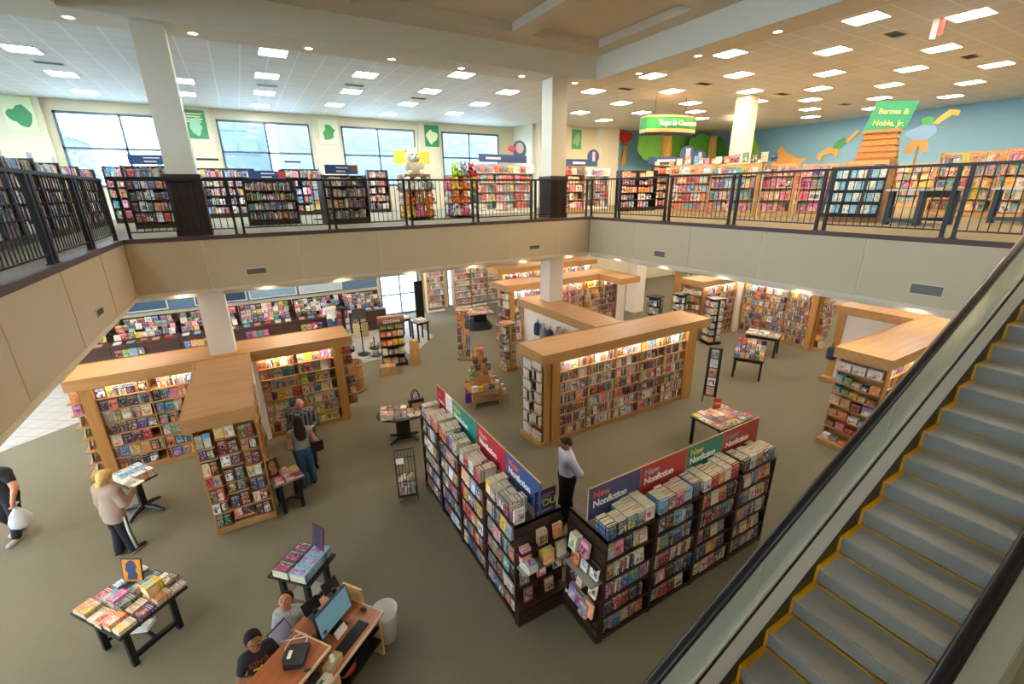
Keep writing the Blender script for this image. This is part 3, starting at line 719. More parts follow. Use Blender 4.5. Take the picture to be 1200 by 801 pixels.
part('barrel', MB().lathe([(.30, 0), (.36, .5), (.34, .95), (.31, .95), (.31, .85), (0, .85)], 20), M['wicker'], t, True)
m = MB()
for z in (.04, .5, .92): m.lathe([(.37 - .05 * (z < .1), z), (.385 - .05 * (z < .1), z + .02), (.37 - .05 * (z < .1), z + .05)], 20)
part('hoops', m, M['oakz'], t)
for k in range(9):
    a = k * .7; carton(TR((2.15 + .2 * math.cos(a), 13.9 + .2 * math.sin(a), .85), a), -.06, -.04, .001, .12, .08, .14 + .03 * (k % 3), ['green', 'red', 'black', 'orange'][k % 4], 'gift box', 'in the wicker barrel', 'gifts in the wicker barrel', 'gift_box', i=k)
# centre group
canopy('long oak canopy of the middle bookcases with a stem reaching back to the corner column', [[(5.32, 7.76), (11.15, 7.76), (11.15, 8.87), (5.32, 8.87)], [(7.77, 8.87), (8.86, 8.87), (8.86, 13.0), (7.77, 13.0)]])
gc = 'books on the middle oak bookcases'
nmc = ['bay beside tumblers', 'second bay from tumblers', 'middle bay', 'fourth bay from tumblers', 'bay beside easel rack']
PC = P_MIX + 'white white white cream cream white black charcoal brown orange tan white white cream white red black'.split()
for k in range(5):
    oak_case('oak bookcase, %s, long middle front' % nmc[k], (5.93 + .906 * k, 7.96, 0), 0, .906, nmc[k] + ', middle front', gc, d=.48, pal=PC, pf=.4, legL=.24 if k == 0 else 0, legR=.38 if k == 4 else 0, wr=(.016, .032))
t, T = shelf_unit('oak_bookcase', 'oak end shelves holding white and black tumblers', (5.47, 8.8, 0), -PI / 2, .84, 2.249, .2, [], M['oak'], 'oak bookcases', mp=M['oakz'], plinth=0, top=False)
part('plinth', MB().box(-.03, -.16, 0, .88, .2, .12), M['oak'], t)
tum = None; wt = plain('white_glaze', '#ece9e2', .25, var=.03); bt = plain('black_glaze', '#222224', .3)
prof = [(0, 0), (.034, 0), (.038, .02), (.046, .2), (.046, .205), (0, .205)]
lid = [(.048, .203), (.048, .222), (.02, .228), (0, .228)]
zt_ = [.13, .46, .78, 1.08, 1.36, 1.64, 1.92]; cnt = 0
for s, z in enumerate(zt_):
    for q in range(2):
        zz = z + (.1 if q and s else 0)
        part('shelf', MB().box(.03 + .41 * q, -.12, zz - .025, .41 + .41 * q, .05, zz), M['oak'], t)
        for k in range(4):
            blk = (s, q, k) in ((2, 0, 3), (3, 0, 2), (3, 1, 0), (4, 1, 0), (4, 1, 1), (5, 0, 3), (2, 1, 0), (1, 0, 2), (5, 1, 1), (1, 1, 2))
            p = T @ Vector((.08 + .41 * q + .092 * k, -.06, zz + .001))
            lab = '%s tumbler, %s from the left on the %s %s ledge beside the middle bookcases' % ('black' if blk else 'white', nth(k), SO[s], 'left' if q == 0 else 'right')
            tt = tag(link('tumbler', mesh_from('tumbler', MB().lathe(prof, 14), bt if blk else wt, True), None, p), lab, 'tumbler', 'tumblers on the end shelves')
            part('lid', MB().lathe(lid, 14), wt if not blk else bt, tt)
# stem side of the centre group: white panel, bags on hooks, shelf goods
t = thing('oak_bookcase', 'white panelled oak bay with hanging bags under the middle canopy stem', 'bookcase', (7.86, 12.85, 0), -PI / 2, 'oak bookcases'); T = TR((7.86, 12.85, 0), -PI / 2)
part('end_post', MB().box(0, -.03, 0, .12, .6, 2.249), M['oakz'], t); part('white_panel', MB().box(.12, .0, 0, 3.9, .03, 2.249), M['whitewall'], t)
part('plinth', MB().box(.12, -.04, 0, 3.9, .0, .12), M['oak'], t)
for k in range(3):
    for z in (.8, 1.15, 1.5, 1.85): part('shelf', MB().box(2.25 + k * .55, -.2, z - .02, 2.77 + k * .55, 0, z), M['oak'], t)
    for s, z in enumerate((.8, 1.15, 1.5, 1.85)): fill(T, 2.26 + k * .55, 2.76 + k * .55, z + .001, '%s ledge, %s column beside the hanging bags' % (SO[s], nth(k)), gc, pal=P_PALE, pf=.6, y0=-.18)
def backpack(loc, rotz, mat, lab, s=1.):
    t = thing('backpack', lab, 'bag', loc, rotz, 'bags hanging under the middle canopy')
    b = MB(); n = 14
    b.lathe([(0, -.02), (.12, 0), (.15, .08), (.15, .28), (.12, .38), (.05, .42), (0, .425)], n, T=Matrix.Diagonal((s, .6 * s, s, 1)))
    part('body', b, mat, t, True)
    part('pocket', MB().lathe([(0, .03), (.10, .04), (.11, .1), (.10, .18), (0, .19)], n, T=Matrix.Translation((0, -.05, 0)) @ Matrix.Diagonal((s, .5 * s, s, 1))), mat, t, True)
    part('strap', MB().tube([(-.03, .02, .41 * s), (-.03, .03, .5 * s), (0, .04, .53 * s), (.03, .03, .5 * s), (.03, .02, .41 * s)], .008), M['blackplastic'], t)
for k, (c, z, lab) in enumerate((('#2f3f5c', 1.35, 'navy backpack hanging on the white panel, nearest the oak post'), ('#8c8c90', 1.3, 'grey backpack hanging in the middle of the three bags'), ('#23283a', 1.3, 'dark backpack hanging next to the shelf goods'))):
    backpack(tuple(T @ Vector((1.15 + .36 * k, -.12, z + .17))), -PI / 2, plain('bag_cloth_%d' % k, c, .8, var=.2, scale=25), lab)
# far groups
canopy('far oak canopy behind the corner column, over the colour-sorted bookcase', [[(8.45, 15.0), (14.3, 15.0), (14.3, 16.2), (8.45, 16.2)], [(13.2, 13.6), (14.3, 13.6), (14.3, 15.0), (13.2, 15.0)]])
canopy('farthest oak canopy strip near the back wall', [[(10.05, 18.6), (16.2, 18.6), (16.2, 19.7), (10.05, 19.7)]])
gf = 'books on the far oak bookcases'
ordr = [['blue', 'sky', 'white'], ['navy', 'purple', 'lilac'], ['pink', 'red', 'peach'], ['orange', 'red', 'peach'], ['yellow', 'orange', 'cream'], ['black', 'charcoal', 'brown']]
for k in range(6):
    oak_case('oak bookcase, %s from the left in the colour-sorted far row' % nth(k), (8.9 + .93 * k, 15.2, 0), 0, .93, 'far row, %s bay from the left' % nth(k), gf, order=[tuple(ordr[k])], pf=.55)
solo('divider_screen', 'tall white end panel closing the colour-sorted far row', 'panel', MB().box(0, 0, 0, .5, .9, 2.249), M['whitewall'], (14.55, 15.2, 0))
t, T = shelf_unit('oak_bookcase', 'oak end shelves with orange and purple gifts under the far canopy', (8.68, 15.95, 0), -PI / 2, .85, 2.249, .2, [], M['oak'], 'oak bookcases', mp=M['oakz'], plinth=0, top=False)
for s, z in enumerate((.13, .75, 1.2, 1.55, 1.9)):
    part('shelf', MB().box(.03, -.28 if s < 2 else -.16, z - .04, .82, .1, z), M['oak'], t)
    for i in range(4): carton(T, .05 + .19 * i, -.2 if s < 2 else -.12, z + .001, .15, .13, random.uniform(.16, .28), [['orange', 'purple', 'magenta', 'navy'], ['purple', 'magenta', 'orange', 'orange'], ['blue', 'navy', 'orange', 'purple'], ['pink', 'black', 'white', 'white'], ['yellow', 'orange', 'white', 'white']][s][i], 'gift box', '%s ledge, end shelves under far canopy' % SO[s], 'gift boxes under the far canopy', 'gift_box', i=i)
for k in range(6): oak_case('oak bookcase, %s from the left under the farthest canopy' % nth(k), (10.4 + .93 * k, 18.8, 0), 0, .93, 'farthest row, %s bay from the left' % nth(k), gf, pf=.4)
# right-hand back groups
canopy('oak canopy left of the right-hand column, over white gift shelves', [[(15.4, 11.3), (17.86, 11.3), (17.86, 12.4), (15.4, 12.4)]])
t, T = shelf_unit('oak_bookcase', 'oak end shelves of white and green goods left of the right-hand column', (15.6, 12.3, 0), -PI / 2, .9, 2.249, .2, [], M['oak'], 'oak bookcases', mp=M['oakz'], plinth=.1, top=False)
for s, z in enumerate(ZO):
    part('shelf', MB().box(.03, -.14, z - .03, .87, .1, z), M['oak'], t)
    for i in range(5): carton(T, .05 + .165 * i, -.12, z + .001, .13, .12, random.uniform(.13, .22), random.choice('white white cream green orange tan'.split()), 'gift box', '%s ledge left of the right-hand column' % SO[s], 'gift boxes by the right-hand column', 'gift_box', i=i)
oak_case('oak bookcase with mixed goods at the corner left of the right-hand column', (15.65, 11.42, 0), 0, 1.1, 'corner bay left of the right-hand column', gf, pal=P_PALE + P_MIX, pf=.5)
oak_case('oak bookcase of dark spines left of the right-hand column', (16.78, 11.42, 0), 0, 1.08, 'dark-spined bay left of the right-hand column', gf, pal=P_DARK + ['navy', 'red', 'teal'], pf=.1)
canopy('oak canopy over the long right-hand bookcase, hidden edge near the balcony', [[(18.0, 8.0), (19.1, 8.0), (19.1, 11.28), (18.0, 11.28)]])
po = [['yellow', 'orange', 'navy', 'maroon', 'purple', 'sky'], P_MIX, P_DARK]
for k in range(3):
    oak_case('oak bookcase, %s bay from the right-hand column' % nth(k), (18.16, 11.25 - .92 * k, 0), -PI / 2, .92, 'right-hand bookcase, %s bay from the column' % nth(k), gf, pal=po[k], pf=.35, legR=.22 if k == 2 else 0)
t, T = shelf_unit('oak_bookcase', 'oak end shelves at the near end of the right-hand bookcase', (18.28, 8.2, 0), 0, .68, 2.249, .05, [], M['oak'], 'oak bookcases', mp=M['oakz'], plinth=.12, top=False)
for s, z in enumerate(ZO):
    part('shelf', MB().box(.03, -.2, z - .03, .65, 0, z), M['oak'], t); fill(T, .05, .64, z + .001, '%s ledge at the near end of the right-hand bookcase' % SO[s], gf, pf=.7, y0=-.17)
part('plinth', MB().box(0, -.25, .0, .68, 0, .1), M['oak'], t)
for k in range(4): oak_case('oak bookcase of reds against the far right, %s from the left' % nth(k), (19.5 + .93 * k, 15.6, 0), 0, .93, 'far right reds, %s bay from the left' % nth(k), gf, pal=['crimson', 'brown', 'maroon', 'green', 'red'], pf=.3)
# right group by the escalator
canopy('oak canopy beside the escalator with a branch running back', [[(11.42, 3.54), (16.9, 3.54), (16.9, 4.66), (11.42, 4.66)], [(15.72, 4.66), (16.85, 4.66), (16.85, 6.65), (15.72, 6.65)]])
t, T = shelf_unit('oak_bookcase', 'oak end shelves of gift boxes and notebooks beside the escalator', (11.62, 4.58, 0), -PI / 2, .95, 2.249, .2, [], M['oak'], 'oak bookcases', mp=M['oakz'], plinth=0, top=False)
part('plinth', MB().box(-.03, -.22, 0, .98, .2, .12), M['oak'], t)
gg = 'gifts on the shelves beside the escalator'
cols = [['white', 'white', 'white'], ['sky', 'green', 'cream', 'navy', 'peach'], ['teal', 'green', 'yellow', 'tan', 'brown'], ['cream', 'tan', 'brown', 'lilac'], ['tan', 'orange', 'white', 'sky'], ['brown', 'pink', 'red', 'red'], ['white', 'grey', 'orange', 'tan', 'black']]
zz = [1.95, 1.66, 1.4, 1.1, .8, .5, .14]
for s in range(7):
    n = len(cols[s]); wv = .88 / n
    for q in range(2):
        part('shelf', MB().box(.03 + .45 * q, -.14, zz[s] - .03 - (.05 * q if s else 0), .47 + .45 * q, .1, zz[s] - (.05 * q if s else 0)), M['oak'], t)
    for i, c in enumerate(cols[s]):
        dz = .05 if (s and .05 + wv * (i + .5) > .48) else 0
        carton(T, .04 + wv * i, -.12, zz[s] + .001 - dz, wv * .86, .14, .2 if s in (0, 3) else random.uniform(.1, .18), c, 'gift box', '%s ledge beside the escalator' % nth(s), gg, 'gift_box', i=i, acc=['orange', 'tan', 'red', 'white'][i % 4])
for k in range(4): oak_case('oak bookcase facing the escalator, %s from its end shelves' % nth(k), (11.85 + .93 * k, 3.68, 0), 0, .93, 'bookcase facing the escalator, %s bay' % nth(k), gf, d=.5, pf=.25, pal=P_MIX + ['orange', 'red', 'teal'])
t = thing('oak_bookcase', 'oak post and white panel at the branch end beside the escalator canopy', 'bookcase', (15.85, 6.55, 0), -PI / 2, 'oak bookcases'); T = TR((15.85, 6.55, 0), -PI / 2)
part('end_post', MB().box(0, -.05, 0, .2, .5, 2.249), M['oakz'], t); part('white_panel', MB().box(.2, 0, 0, 1.9, .04, 2.249), M['whitewall'], t); part('plinth', MB().box(-.05, -.3, 0, .5, 0, .12), M['oak'], t)
part('shelf', MB().box(1.0, -.2, 1.5, 1.85, 0, 1.52), M['oak'], t); fill(T, 1.02, 1.84, 1.521, 'ledge on the white panel near the escalator canopy', gf, pal=['lilac', 'sky', 'teal', 'white'], pf=.8, y0=-.17)
backpack((15.6, 6.42, .75), -PI / 2, plain('bag_cloth_navy', '#27304c', .8), 'navy bag hanging on the oak post behind the gift shelves')
# ------------------------------------------------------------------ escalator
TI = math.tan(math.radians(27.5)); YS0, YS1, YH0, YH1 = .435, 1.45, .344, 1.584
X_LO, X_HI = -.5, 9.3
def inc(b, x): return b + TI * x
esc = thing('escalator', 'escalator with grey ribbed steps edged in yellow and black handrails', 'escalator', (0, 0, 0))
def strip(y0, y1, prof, name, mat, n=1, x0=X_LO, x1=X_HI, smooth=False):
    """sloping bar: cross-section prof = [(y, b), ...] swept along the incline"""
    m = MB(); k = len(prof)
    V = [(x, y, inc(b, x)) for x in (x0, x1) for y, b in prof]
    m.add(V, [(i, (i + 1) % k, k + (i + 1) % k, k + i) for i in range(k)] + [tuple(range(k))[::-1], tuple(range(k, 2 * k))])
    return part(name, m, mat, esc, smooth)
def balustrade(s, yh, ys):
    """s = +1 far side, -1 near side"""
    q = lambda d: yh - s * d
    m = MB(); xs = [X_LO - .25, X_LO] + [X_LO + (X_HI - X_LO) * k / 20 for k in range(1, 20)] + [X_HI - .6, X_HI, X_HI + .9]
    def zc(x): return inc(1.27, min(max(x, X_LO), X_HI - .5)) - (.0 if x < X_HI - .5 else 0)
    V = []; n = 14
    for x in xs: V += [(x, yh - .014 * s + .05 * math.cos(a), zc(x) + .036 * math.sin(a)) for a in np.linspace(0, 2 * PI, n, endpoint=False)]
    F = [(i * n + j, i * n + (j + 1) % n, (i + 1) * n + (j + 1) % n, (i + 1) * n + j) for i in range(len(xs) - 1) for j in range(n)] + [tuple(range(n))[::-1], tuple(range((len(xs) - 1) * n, len(xs) * n))]
    m.add(V, F); part('handrail', m, M['rubber'], esc, True)
    strip(0, 0, [(q(-.012), 1.235), (q(.012), 1.235), (q(.012), 1.265), (q(-.012), 1.265)], 'handrail_guide', M['chrome'])
    L = (X_HI - X_LO) / 5
    for k in range(5):
        strip(0, 0, [(q(.018), .62), (q(.028), .62), (q(.014), 1.24), (q(.004), 1.24)], 'glass_panel', M['eglass'], x0=X_LO + L * k + .006, x1=X_LO + L * (k + 1) - .006)
    strip(0, 0, [(q(.052), .64), (q(.062), .60), (q(.062), .57), (q(.052), .57)], 'black_seal', M['rubber'])
    strip(0, 0, [(q(-.02), .66), (q(.045), .665), (q(.052), .63), (q(-.02), .58)], 'clamp_profile', M['deck'])
    strip(0, 0, [(q(.062), .60), (ys + s * .006, .44), (ys + s * .006, .40), (q(.062), .40)], 'inner_deck', M['deck'])
    strip(0, 0, [(ys + s * .02, .43), (ys + s * .004, .43), (ys + s * .004, -.25), (ys + s * .02, -.25)], 'skirt', M['rubber'])
    strip(0, 0, [(q(-.02), .66), (q(-.16), .62), (q(-.16), .55), (q(-.02), .55)], 'outer_deck', M['chrome'] if s > 0 else M['cream2'])
    strip(0, 0, [(q(-.14), .56), (q(-.17), .56), (q(-.17), -.85), (q(-.14), -.85)], 'cladding', M['cream2'])
balustrade(1, YH1, YS1); balustrade(-1, YH0, YS0)
strip(0, 0, [(YS0, -.35), (YS1, -.35), (YS1, -.85), (YS0, -.85)], 'truss_soffit', M['cream2'])
k0 = 0; step_tread = step_mark = None
m_st = tile_material('step_ribs', '#7b7a71', '#5f5e57', 2., .0115, .0035, 0, 0, .45)
def rib_material():
    m, nt, p = _nodes('riser_ribs')
    w = nt.nodes.new('ShaderNodeTexWave'); w.wave_type = 'BANDS'; w.bands_direction = 'Y'; w.inputs['Scale'].default_value = 26
    nt.links.new(_coord(nt), w.inputs['Vector'])
    nt.links.new(_mix(nt, lin('#85837a'), lin('#a6a397'), w.outputs['Fac']), p.inputs['Base Color'])
    b = nt.nodes.new('ShaderNodeBump'); b.inputs['Strength'].default_value = .5; b.inputs['Distance'].default_value = .004
    nt.links.new(w.outputs['Fac'], b.inputs['Height']); nt.links.new(b.outputs[0], p.inputs['Normal'])
    p.inputs['Roughness'].default_value = .45; p.inputs['Metallic'].default_value = .1
    return m
rib = rib_material()
for k in range(-12, 14):
    xb = 4.61 - .36 * k
    if not (X_LO + .3 < xb < X_HI + .1): continue
    z = .13 + TI * xb; xn = xb - .36
    if step_tread is None:
        m = MB(); ya, yb_ = YS0 - .03, YS1 + .004
        # tread and the rounded riser below its nose, material 1 = riser
        m.add([(0, ya, 0), (.36, ya, 0), (.36, yb_, 0), (0, yb_, 0)], [(0, 1, 2, 3)], 0)
        pr = [(0, 0), (-.008, -.006), (-.010, -.02), (0.004, -.07), (.014, -.13), (.016, -.19)]
        V = [(x, y, zz) for x, zz in pr for y in (ya, yb_)]
        m.add(V, [(2 * i, 2 * i + 1, 2 * i + 3, 2 * i + 2) for i in range(5)], 1)
        m.add([(0, ya, 0), (.36, ya, 0), (.36, ya, -.19), (.016, ya, -.19), (0, yb_, 0), (.36, yb_, 0), (.36, yb_, -.19), (.016, yb_, -.19)], [(0, 3, 2, 1), (4, 5, 6, 7), (3, 7, 6, 2), (1, 2, 6, 5)], 0)
        step_tread = part('step', m, [M['stepgrey'], rib], esc)
        m = MB(); y0, y1 = ya, yb_
        m.box(.335, y0, 0, .36, y1, .003); m.box(0, y1 - .05, 0, .335, y1, .003); m.box(0, y0, 0, .335, y0 + .02, .003)
        m.box(-.012, y1 - .022, -.19, .0, y1, .001); m.box(-.012, y0, -.19, .0, y0 + .01, .001)
        step_mark = part('yellow_edging', m, M['yellow'], step_tread)
        step_tread.location = (xn, 0, z)
    else:
        c = step_tread.copy(); COL.objects.link(c); c.location = (xn, 0, z)
        d = step_mark.copy(); COL.objects.link(d); d.parent = c

# ------------------------------------------------------------------ tables with stacked books
def table(loc, rot, w, d, h, label, style='sled', topm=None, group='book tables'):
    """local origin under the table's centre"""
    t = thing('book_table', label, 'table', loc, rot, group)
    part('tabletop', MB().box(-w / 2, -d / 2, h - .035, w / 2, d / 2, h), topm or M['blackplastic'], t)
    if style == 'sled':
        for s in (-1, 1):
            m = MB(); x = s * w * .3
            for e in (-1, 1): m.prism([(x - .035, e * d * .34 - .035), (x + .035, e * d * .34 - .035), (x + .035, e * d * .34 + .035), (x - .035, e * d * .34 + .035)], .0, h - .035)
            m.box(x - .03, -d * .34, .1, x + .03, d * .34, .16); part('leg_frame', m, M['black'], t)
        m = MB(); m.tube([(-w * .3, 0, .13), (0, 0, .2), (w * .3, 0, .13)], .03, 8); part('stretcher', m, M['black'], t)
    elif style == 'legs':
        for sx in (-1, 1):
            for sy in (-1, 1): part('leg', MB().box(sx * (w / 2 - .06) - .03, sy * (d / 2 - .06) - .03, 0, sx * (w / 2 - .06) + .03, sy * (d / 2 - .06) + .03, h - .035), M['black'], t)
        part('apron', MB().box(-w / 2 + .06, -d / 2 + .04, h - .11, w / 2 - .06, -d / 2 + .06, h - .035).box(-w / 2 + .06, d / 2 - .06, h - .11, w / 2 - .06, d / 2 - .04, h - .035), M['black'], t)
    elif style == 'tripod':
        for a in (.6, 2.7, 4.8): part('leg', MB().tube([(.05 * math.cos(a), .05 * math.sin(a), h - .04), (w * .42 * math.cos(a), d * .42 * math.sin(a), 0)], .022, 8), M['black'], t)
        part('lower_shelf', MB().box(-w * .2, -d * .2, .14, w * .2, d * .2, .155), M['black'], t)
    elif style == 'pedestal':
        part('pedestal', MB().prism([(-.05, -.05), (.05, -.05), (.05, .05), (-.05, .05)], .1, h - .035), M['black'], t)
        m = MB()
        for a in (.4, 2.0, 3.55, 5.1): m.tube([(0, 0, .12), (.2 * math.cos(a), .2 * math.sin(a), .1), (.38 * math.cos(a), .38 * math.sin(a), .03)], [.06, .045, .03], 8)
        part('foot', m, M['black'], t)
    return t, TR(loc, rot)
def picture_stand(loc, rot, w, h, hexb, label, inner=None):
    t = thing('cover_easel', label, 'sign', loc, rot)
    T = Matrix.Rotation(-.18, 4, 'X')
    part('frame', MB().box(-w / 2 - .012, -.006, 0, w / 2 + .012, .008, h + .024, T=T), M['black'], t)
    part('poster', MB().box(-w / 2, -.009, .012, w / 2, -.006, h + .012, T=T), plain('poster_' + hexb[1:], hexb, .35, var=.25, scale=9), t)
    if inner:
        p = MB(); rr = random.Random(5)
        prof = [(-.3, .0), (.24, .0), (.3, .25), (.2, .42), (.3, .6), (.16, .85), (-.05, .9), (-.28, .75), (-.36, .45), (-.22, .3)]
        v = [T @ Vector((x * w, -.0105, .04 + z * h)) for x, z in prof]; p.add(v, [tuple(range(len(v)))]); part('printed_figure', p, plain('figure_ink_' + inner[1:], inner, .5, var=.3, scale=14), t)
    part('strut', MB().box(-.02, .01, 0, .02, .09, .02), M['black'], t)
# table in front: mixed stacks
t, T = table((-2.27, 6.78, 0), -.9, 1.06, .86, .72, 'black sled-legged table crowded with mixed book stacks, near the lower left')
gt = 'books on the crowded table by the blonde woman'
TBL = [  # x, y, copies, colour, accent
    (-.42, -.31, 2, 'peach', 'orange'), (-.26, -.31, 3, 'tan', 'yellow'), (-.09, -.32, 2, 'cream', 'white'), (.08, -.32, 3, 'peach', 'red'), (.24, -.3, 4, 'orange', 'white'), (.42, -.3, 2, 'cream', 'yellow'),
    (-.42, -.09, 2, 'crimson', 'pink'), (-.25, -.09, 3, 'turquoise', 'peach'), (-.07, -.08, 5, 'magenta', 'lilac'), (.1, -.08, 6, 'charcoal', 'grey'), (.27, -.06, 3, 'cream', 'tan'), (.43, -.07, 2, 'purple', 'orange'),
    (-.42, .13, 1, 'blue', 'white'), (-.1, .15, 2, 'teal', 'cream'), (.09, .15, 4, 'brown', 'red'), (.26, .17, 7, 'yellow', 'turquoise'), (.43, .16, 4, 'tan', 'red'),
    (-.42, .34, 1, 'white', 'red'), (-.08, .34, 2, 'navy', 'sky'), (.1, .35, 2, 'white', 'crimson'), (.27, .36, 4, 'brown', 'cream'), (.43, .36, 2, 'grey', 'white')]
for i, (x, y, n, c, a) in enumerate(TBL):
    pile(T, x, y, .7205, n, .145, .205, c, 'book', 'topmost, %s row from front, crowded table' % nth(sum(y > v for v in (-.2, .03, .25))), gt, rot=random.uniform(-.05, .05)); GOODS[-1]['acc'] = a; GOODS[-1]['noun'] = '%s-printed book' % a
picture_stand(tuple(T @ Vector((-.26, .2, .74)))[:3], -.55, .27, .34, '#d98a1c', 'orange poster with a dark blue figure, standing on the crowded table', '#2c3a63')
solo('paper_tray', 'white paper tray on the stretcher of the crowded table', 'tray', MB().box(-.15, -.1, 0, .15, .1, .02).box(-.15, -.1, .02, -.14, .1, .06).box(.14, -.1, .02, .15, .1, .06), M['white'], (-2.27, 6.78, .205), -.4)
# small table with two blocks of one title
t, T = table((-.13, 6.2, 0), -.79, .72, .62, .72, 'dark square table with two blocks of magenta-blue books, in front of the help desk', 'sled')
g2 = 'books on the square table by the help desk'
for i in range(2):
    for k in range(3): pile(T, -.17 + .3 * i + .04, -.2 + .2 * k, .7205, 8 - (i == 0 and k == 2), .26, .19, 'sky' if i else 'charcoal', 'magenta-printed book', 'topmost, %s pile of %s block, square table' % (nth(k), 'left' if i == 0 else 'right'), g2, th=.017, jit=.003); GOODS[-1]['acc'] = 'magenta'
picture_stand(tuple(T @ Vector((.12, .23, .72 + .12)))[:3], -1.1, .25, .36, '#5b2346', 'dark magenta poster standing behind the two book blocks', '#1d2038')
solo('shelf_board', 'grey board lying across the frame under the square table', 'board', MB().box(-.2, -.17, 0, .2, .17, .015), plain('grey_board', '#8b8a86', .6), (-.13, 6.2, .205), -.79)
# pedestal table the blonde woman reads at
t, T = table((-2.72, 10.2, 0), -.95, .55, .5, .78, 'narrow black pedestal table piled with blue and white books beside the blonde woman', 'pedestal')
g3 = 'books on the pedestal table by the blonde woman'
for i in range(3):
    for k in range(2): pile(T, -.18 + .18 * i, -.12 + .23 * k, .7805, 7, .165, .22, ['white', 'sky', 'white'][i], 'blue-printed book', 'topmost, %s pile, %s row beside blonde woman' % (nth(i), ('near', 'far')[k]), g3, th=.022); GOODS[-1]['acc'] = 'blue'
t, T = table((-.15, 8.82, 0), .2, .56, .5, .72, 'small black table with a grey top and red books beside the display end', 'sled', plain('grey_tabletop', '#7d746c', .5))
g4 = 'books on the small grey-topped table'
for i, (x, y, n, c) in enumerate(((-.16, -.12, 2, 'red'), (.02, -.14, 2, 'crimson'), (.19, -.13, 1, 'brown'), (.0, .1, 3, 'red'), (.18, .1, 2, 'yellow'))): pile(T, x, y, .7205, n, .15, .2, c, 'book', 'topmost, %s of grey-topped table' % ['front left', 'front middle', 'front right', 'back middle', 'back right'][i], g4)
picture_stand(tuple(T @ Vector((-.16, .14, .72))), .5, .22, .32, '#4a3a2c', 'dark brown framed cover standing on the small grey-topped table', '#b08a5c')
# oval pedestal table with the tote bag
t = thing('oval_table', 'black oval table on a square pedestal, covered with red and white books', 'table', (2.62, 10.15, 0), -.25); T = TR((2.62, 10.15, 0), -.25)
n = 32; el = [(.62 * math.cos(2 * PI * k / n), .42 * math.sin(2 * PI * k / n)) for k in range(n)]
part('tabletop', MB().prism(el, .71, .75), M['blackplastic'], t)
part('pedestal', MB().prism([(-.17, -.15), (.17, -.15), (.17, .15), (-.17, .15)], .08, .71), M['black'], t)
m = MB()
for a in (.5, 2.5, 3.75, 5.75): m.tube([(0, 0, .1), (.22 * math.cos(a), .22 * math.sin(a), .08), (.42 * math.cos(a), .42 * math.sin(a), .025)], [.06, .04, .025], 8)
part('foot', m, M['black'], t)
for i in range(6):
    for k in range(3):
        x = -.44 + .165 * i; y = -.22 + .2 * k
        if (x / .58) ** 2 + (y / .38) ** 2 > 1 or (i > 3 and k == 2): continue
        pile(T, x, y, .7505, random.randint(1, 4), .14, .18, ['red', 'white', 'peach', 'cream', 'crimson', 'grey', 'brown'][(i * 2 + k) % 7], 'book', 'topmost, %s row, %s place on oval table' % (('front', 'middle', 'back')[k], nth(i)), 'books on the oval table', rot=random.uniform(-.3, .3))
t = thing('tote_bag', 'black and tan tote bag with tall handles on the oval table', 'bag', tuple(T @ Vector((.38, .2, .75))), -.1)
part('bag_body', MB().add([(-.17, -.07, 0), (.17, -.07, 0), (.17, .07, 0), (-.17, .07, 0), (-.2, -.08, .26), (.2, -.08, .26), (.2, .08, .26), (-.2, .08, .26)], [(3, 2, 1, 0), (4, 5, 6, 7), (0, 1, 5, 4), (1, 2, 6, 5), (2, 3, 7, 6), (3, 0, 4, 7)]), M['blackplastic'], t)
part('tan_panel', MB().box(-.12, -.084, .02, .16, -.072, .16), plain('tan_canvas', '#a8864f', .8), t)
for y in (-.07, .07): part('handle', MB().tube([(-.1, y, .25), (-.08, y, .42), (0, y * .6, .49), (.08, y, .42), (.1, y, .25)], .011, 6), M['blackplastic'], t)
# low book tables further right
t, T = table((9.25, 5.8, 0), 0, 1.22, .85, .74, 'dark legged table of magazines behind the escalator row, red sign on it', 'legs')
for i in range(6):
    for k in range(4): pile(T, -.5 + .2 * i, -.31 + .21 * k, .7405, random.randint(1, 2), .17, .2, random.choice('red orange white white cream yellow green navy grey peach crimson'.split()), 'book', '%s row, %s column, magazine table' % (nth(k), nth(i)), 'books on the magazine table behind the escalator row')
t2 = thing('small_sign', 'small red-orange sign standing on the magazine table', 'sign', tuple(T @ Vector((.2, .3, .77))), -.5)
part('board', MB().box(-.1, -.005, 0, .1, .005, .3), plain('red_orange_board', '#c8452a', .5), t2); writing('lettering', 'NEW', .07, M['paper'], t2, facing((-.08, -.006, .14)), bold=.02)
t, T = table((13.84, 8.05, 0), -1.06, .9, .8, .7, 'dark legged table with upright paperbacks, alone in the right aisle', 'legs', M['darkwood'])
part('display_back', MB().box(-.44, .27, .70, .44, .3, 1.2), M['darkwood'], t)
for s, (y, z) in enumerate(((-.36, .7005), (-.2, .8005), (-.04, .9305), (.12, 1.0605))): fill(T, -.44, .44, z, '%s row, right aisle table' % nth(s), 'books on the right aisle table', pf=1, y0=y, lean=.35, fw=(.12, .15), hr=(.18, .21), pal=P_BRIGHT + P_MIX, skip=0)
for z0, y0 in ((.80, -.22), (.93, -.06), (1.06, .10)): part('riser', MB().box(-.44, y0, .70, .44, y0 + .155, z0 - .002), M['darkwood'], t)
t, T = table((16.35, 9.1, 0), -1.2, 1.1, .8, .75, 'low table spread with red and pale books before the right-hand bookcase', 'legs')
for i in range(6):
    for k in range(3): pile(T, -.48 + .19 * i, -.26 + .25 * k, .7505, 2, .16, .22, random.choice('red cream green white tan'.split()), 'book', '%s row, %s column, table before right-hand bookcase' % (nth(k), nth(i)), 'books on the table before the right-hand bookcase')
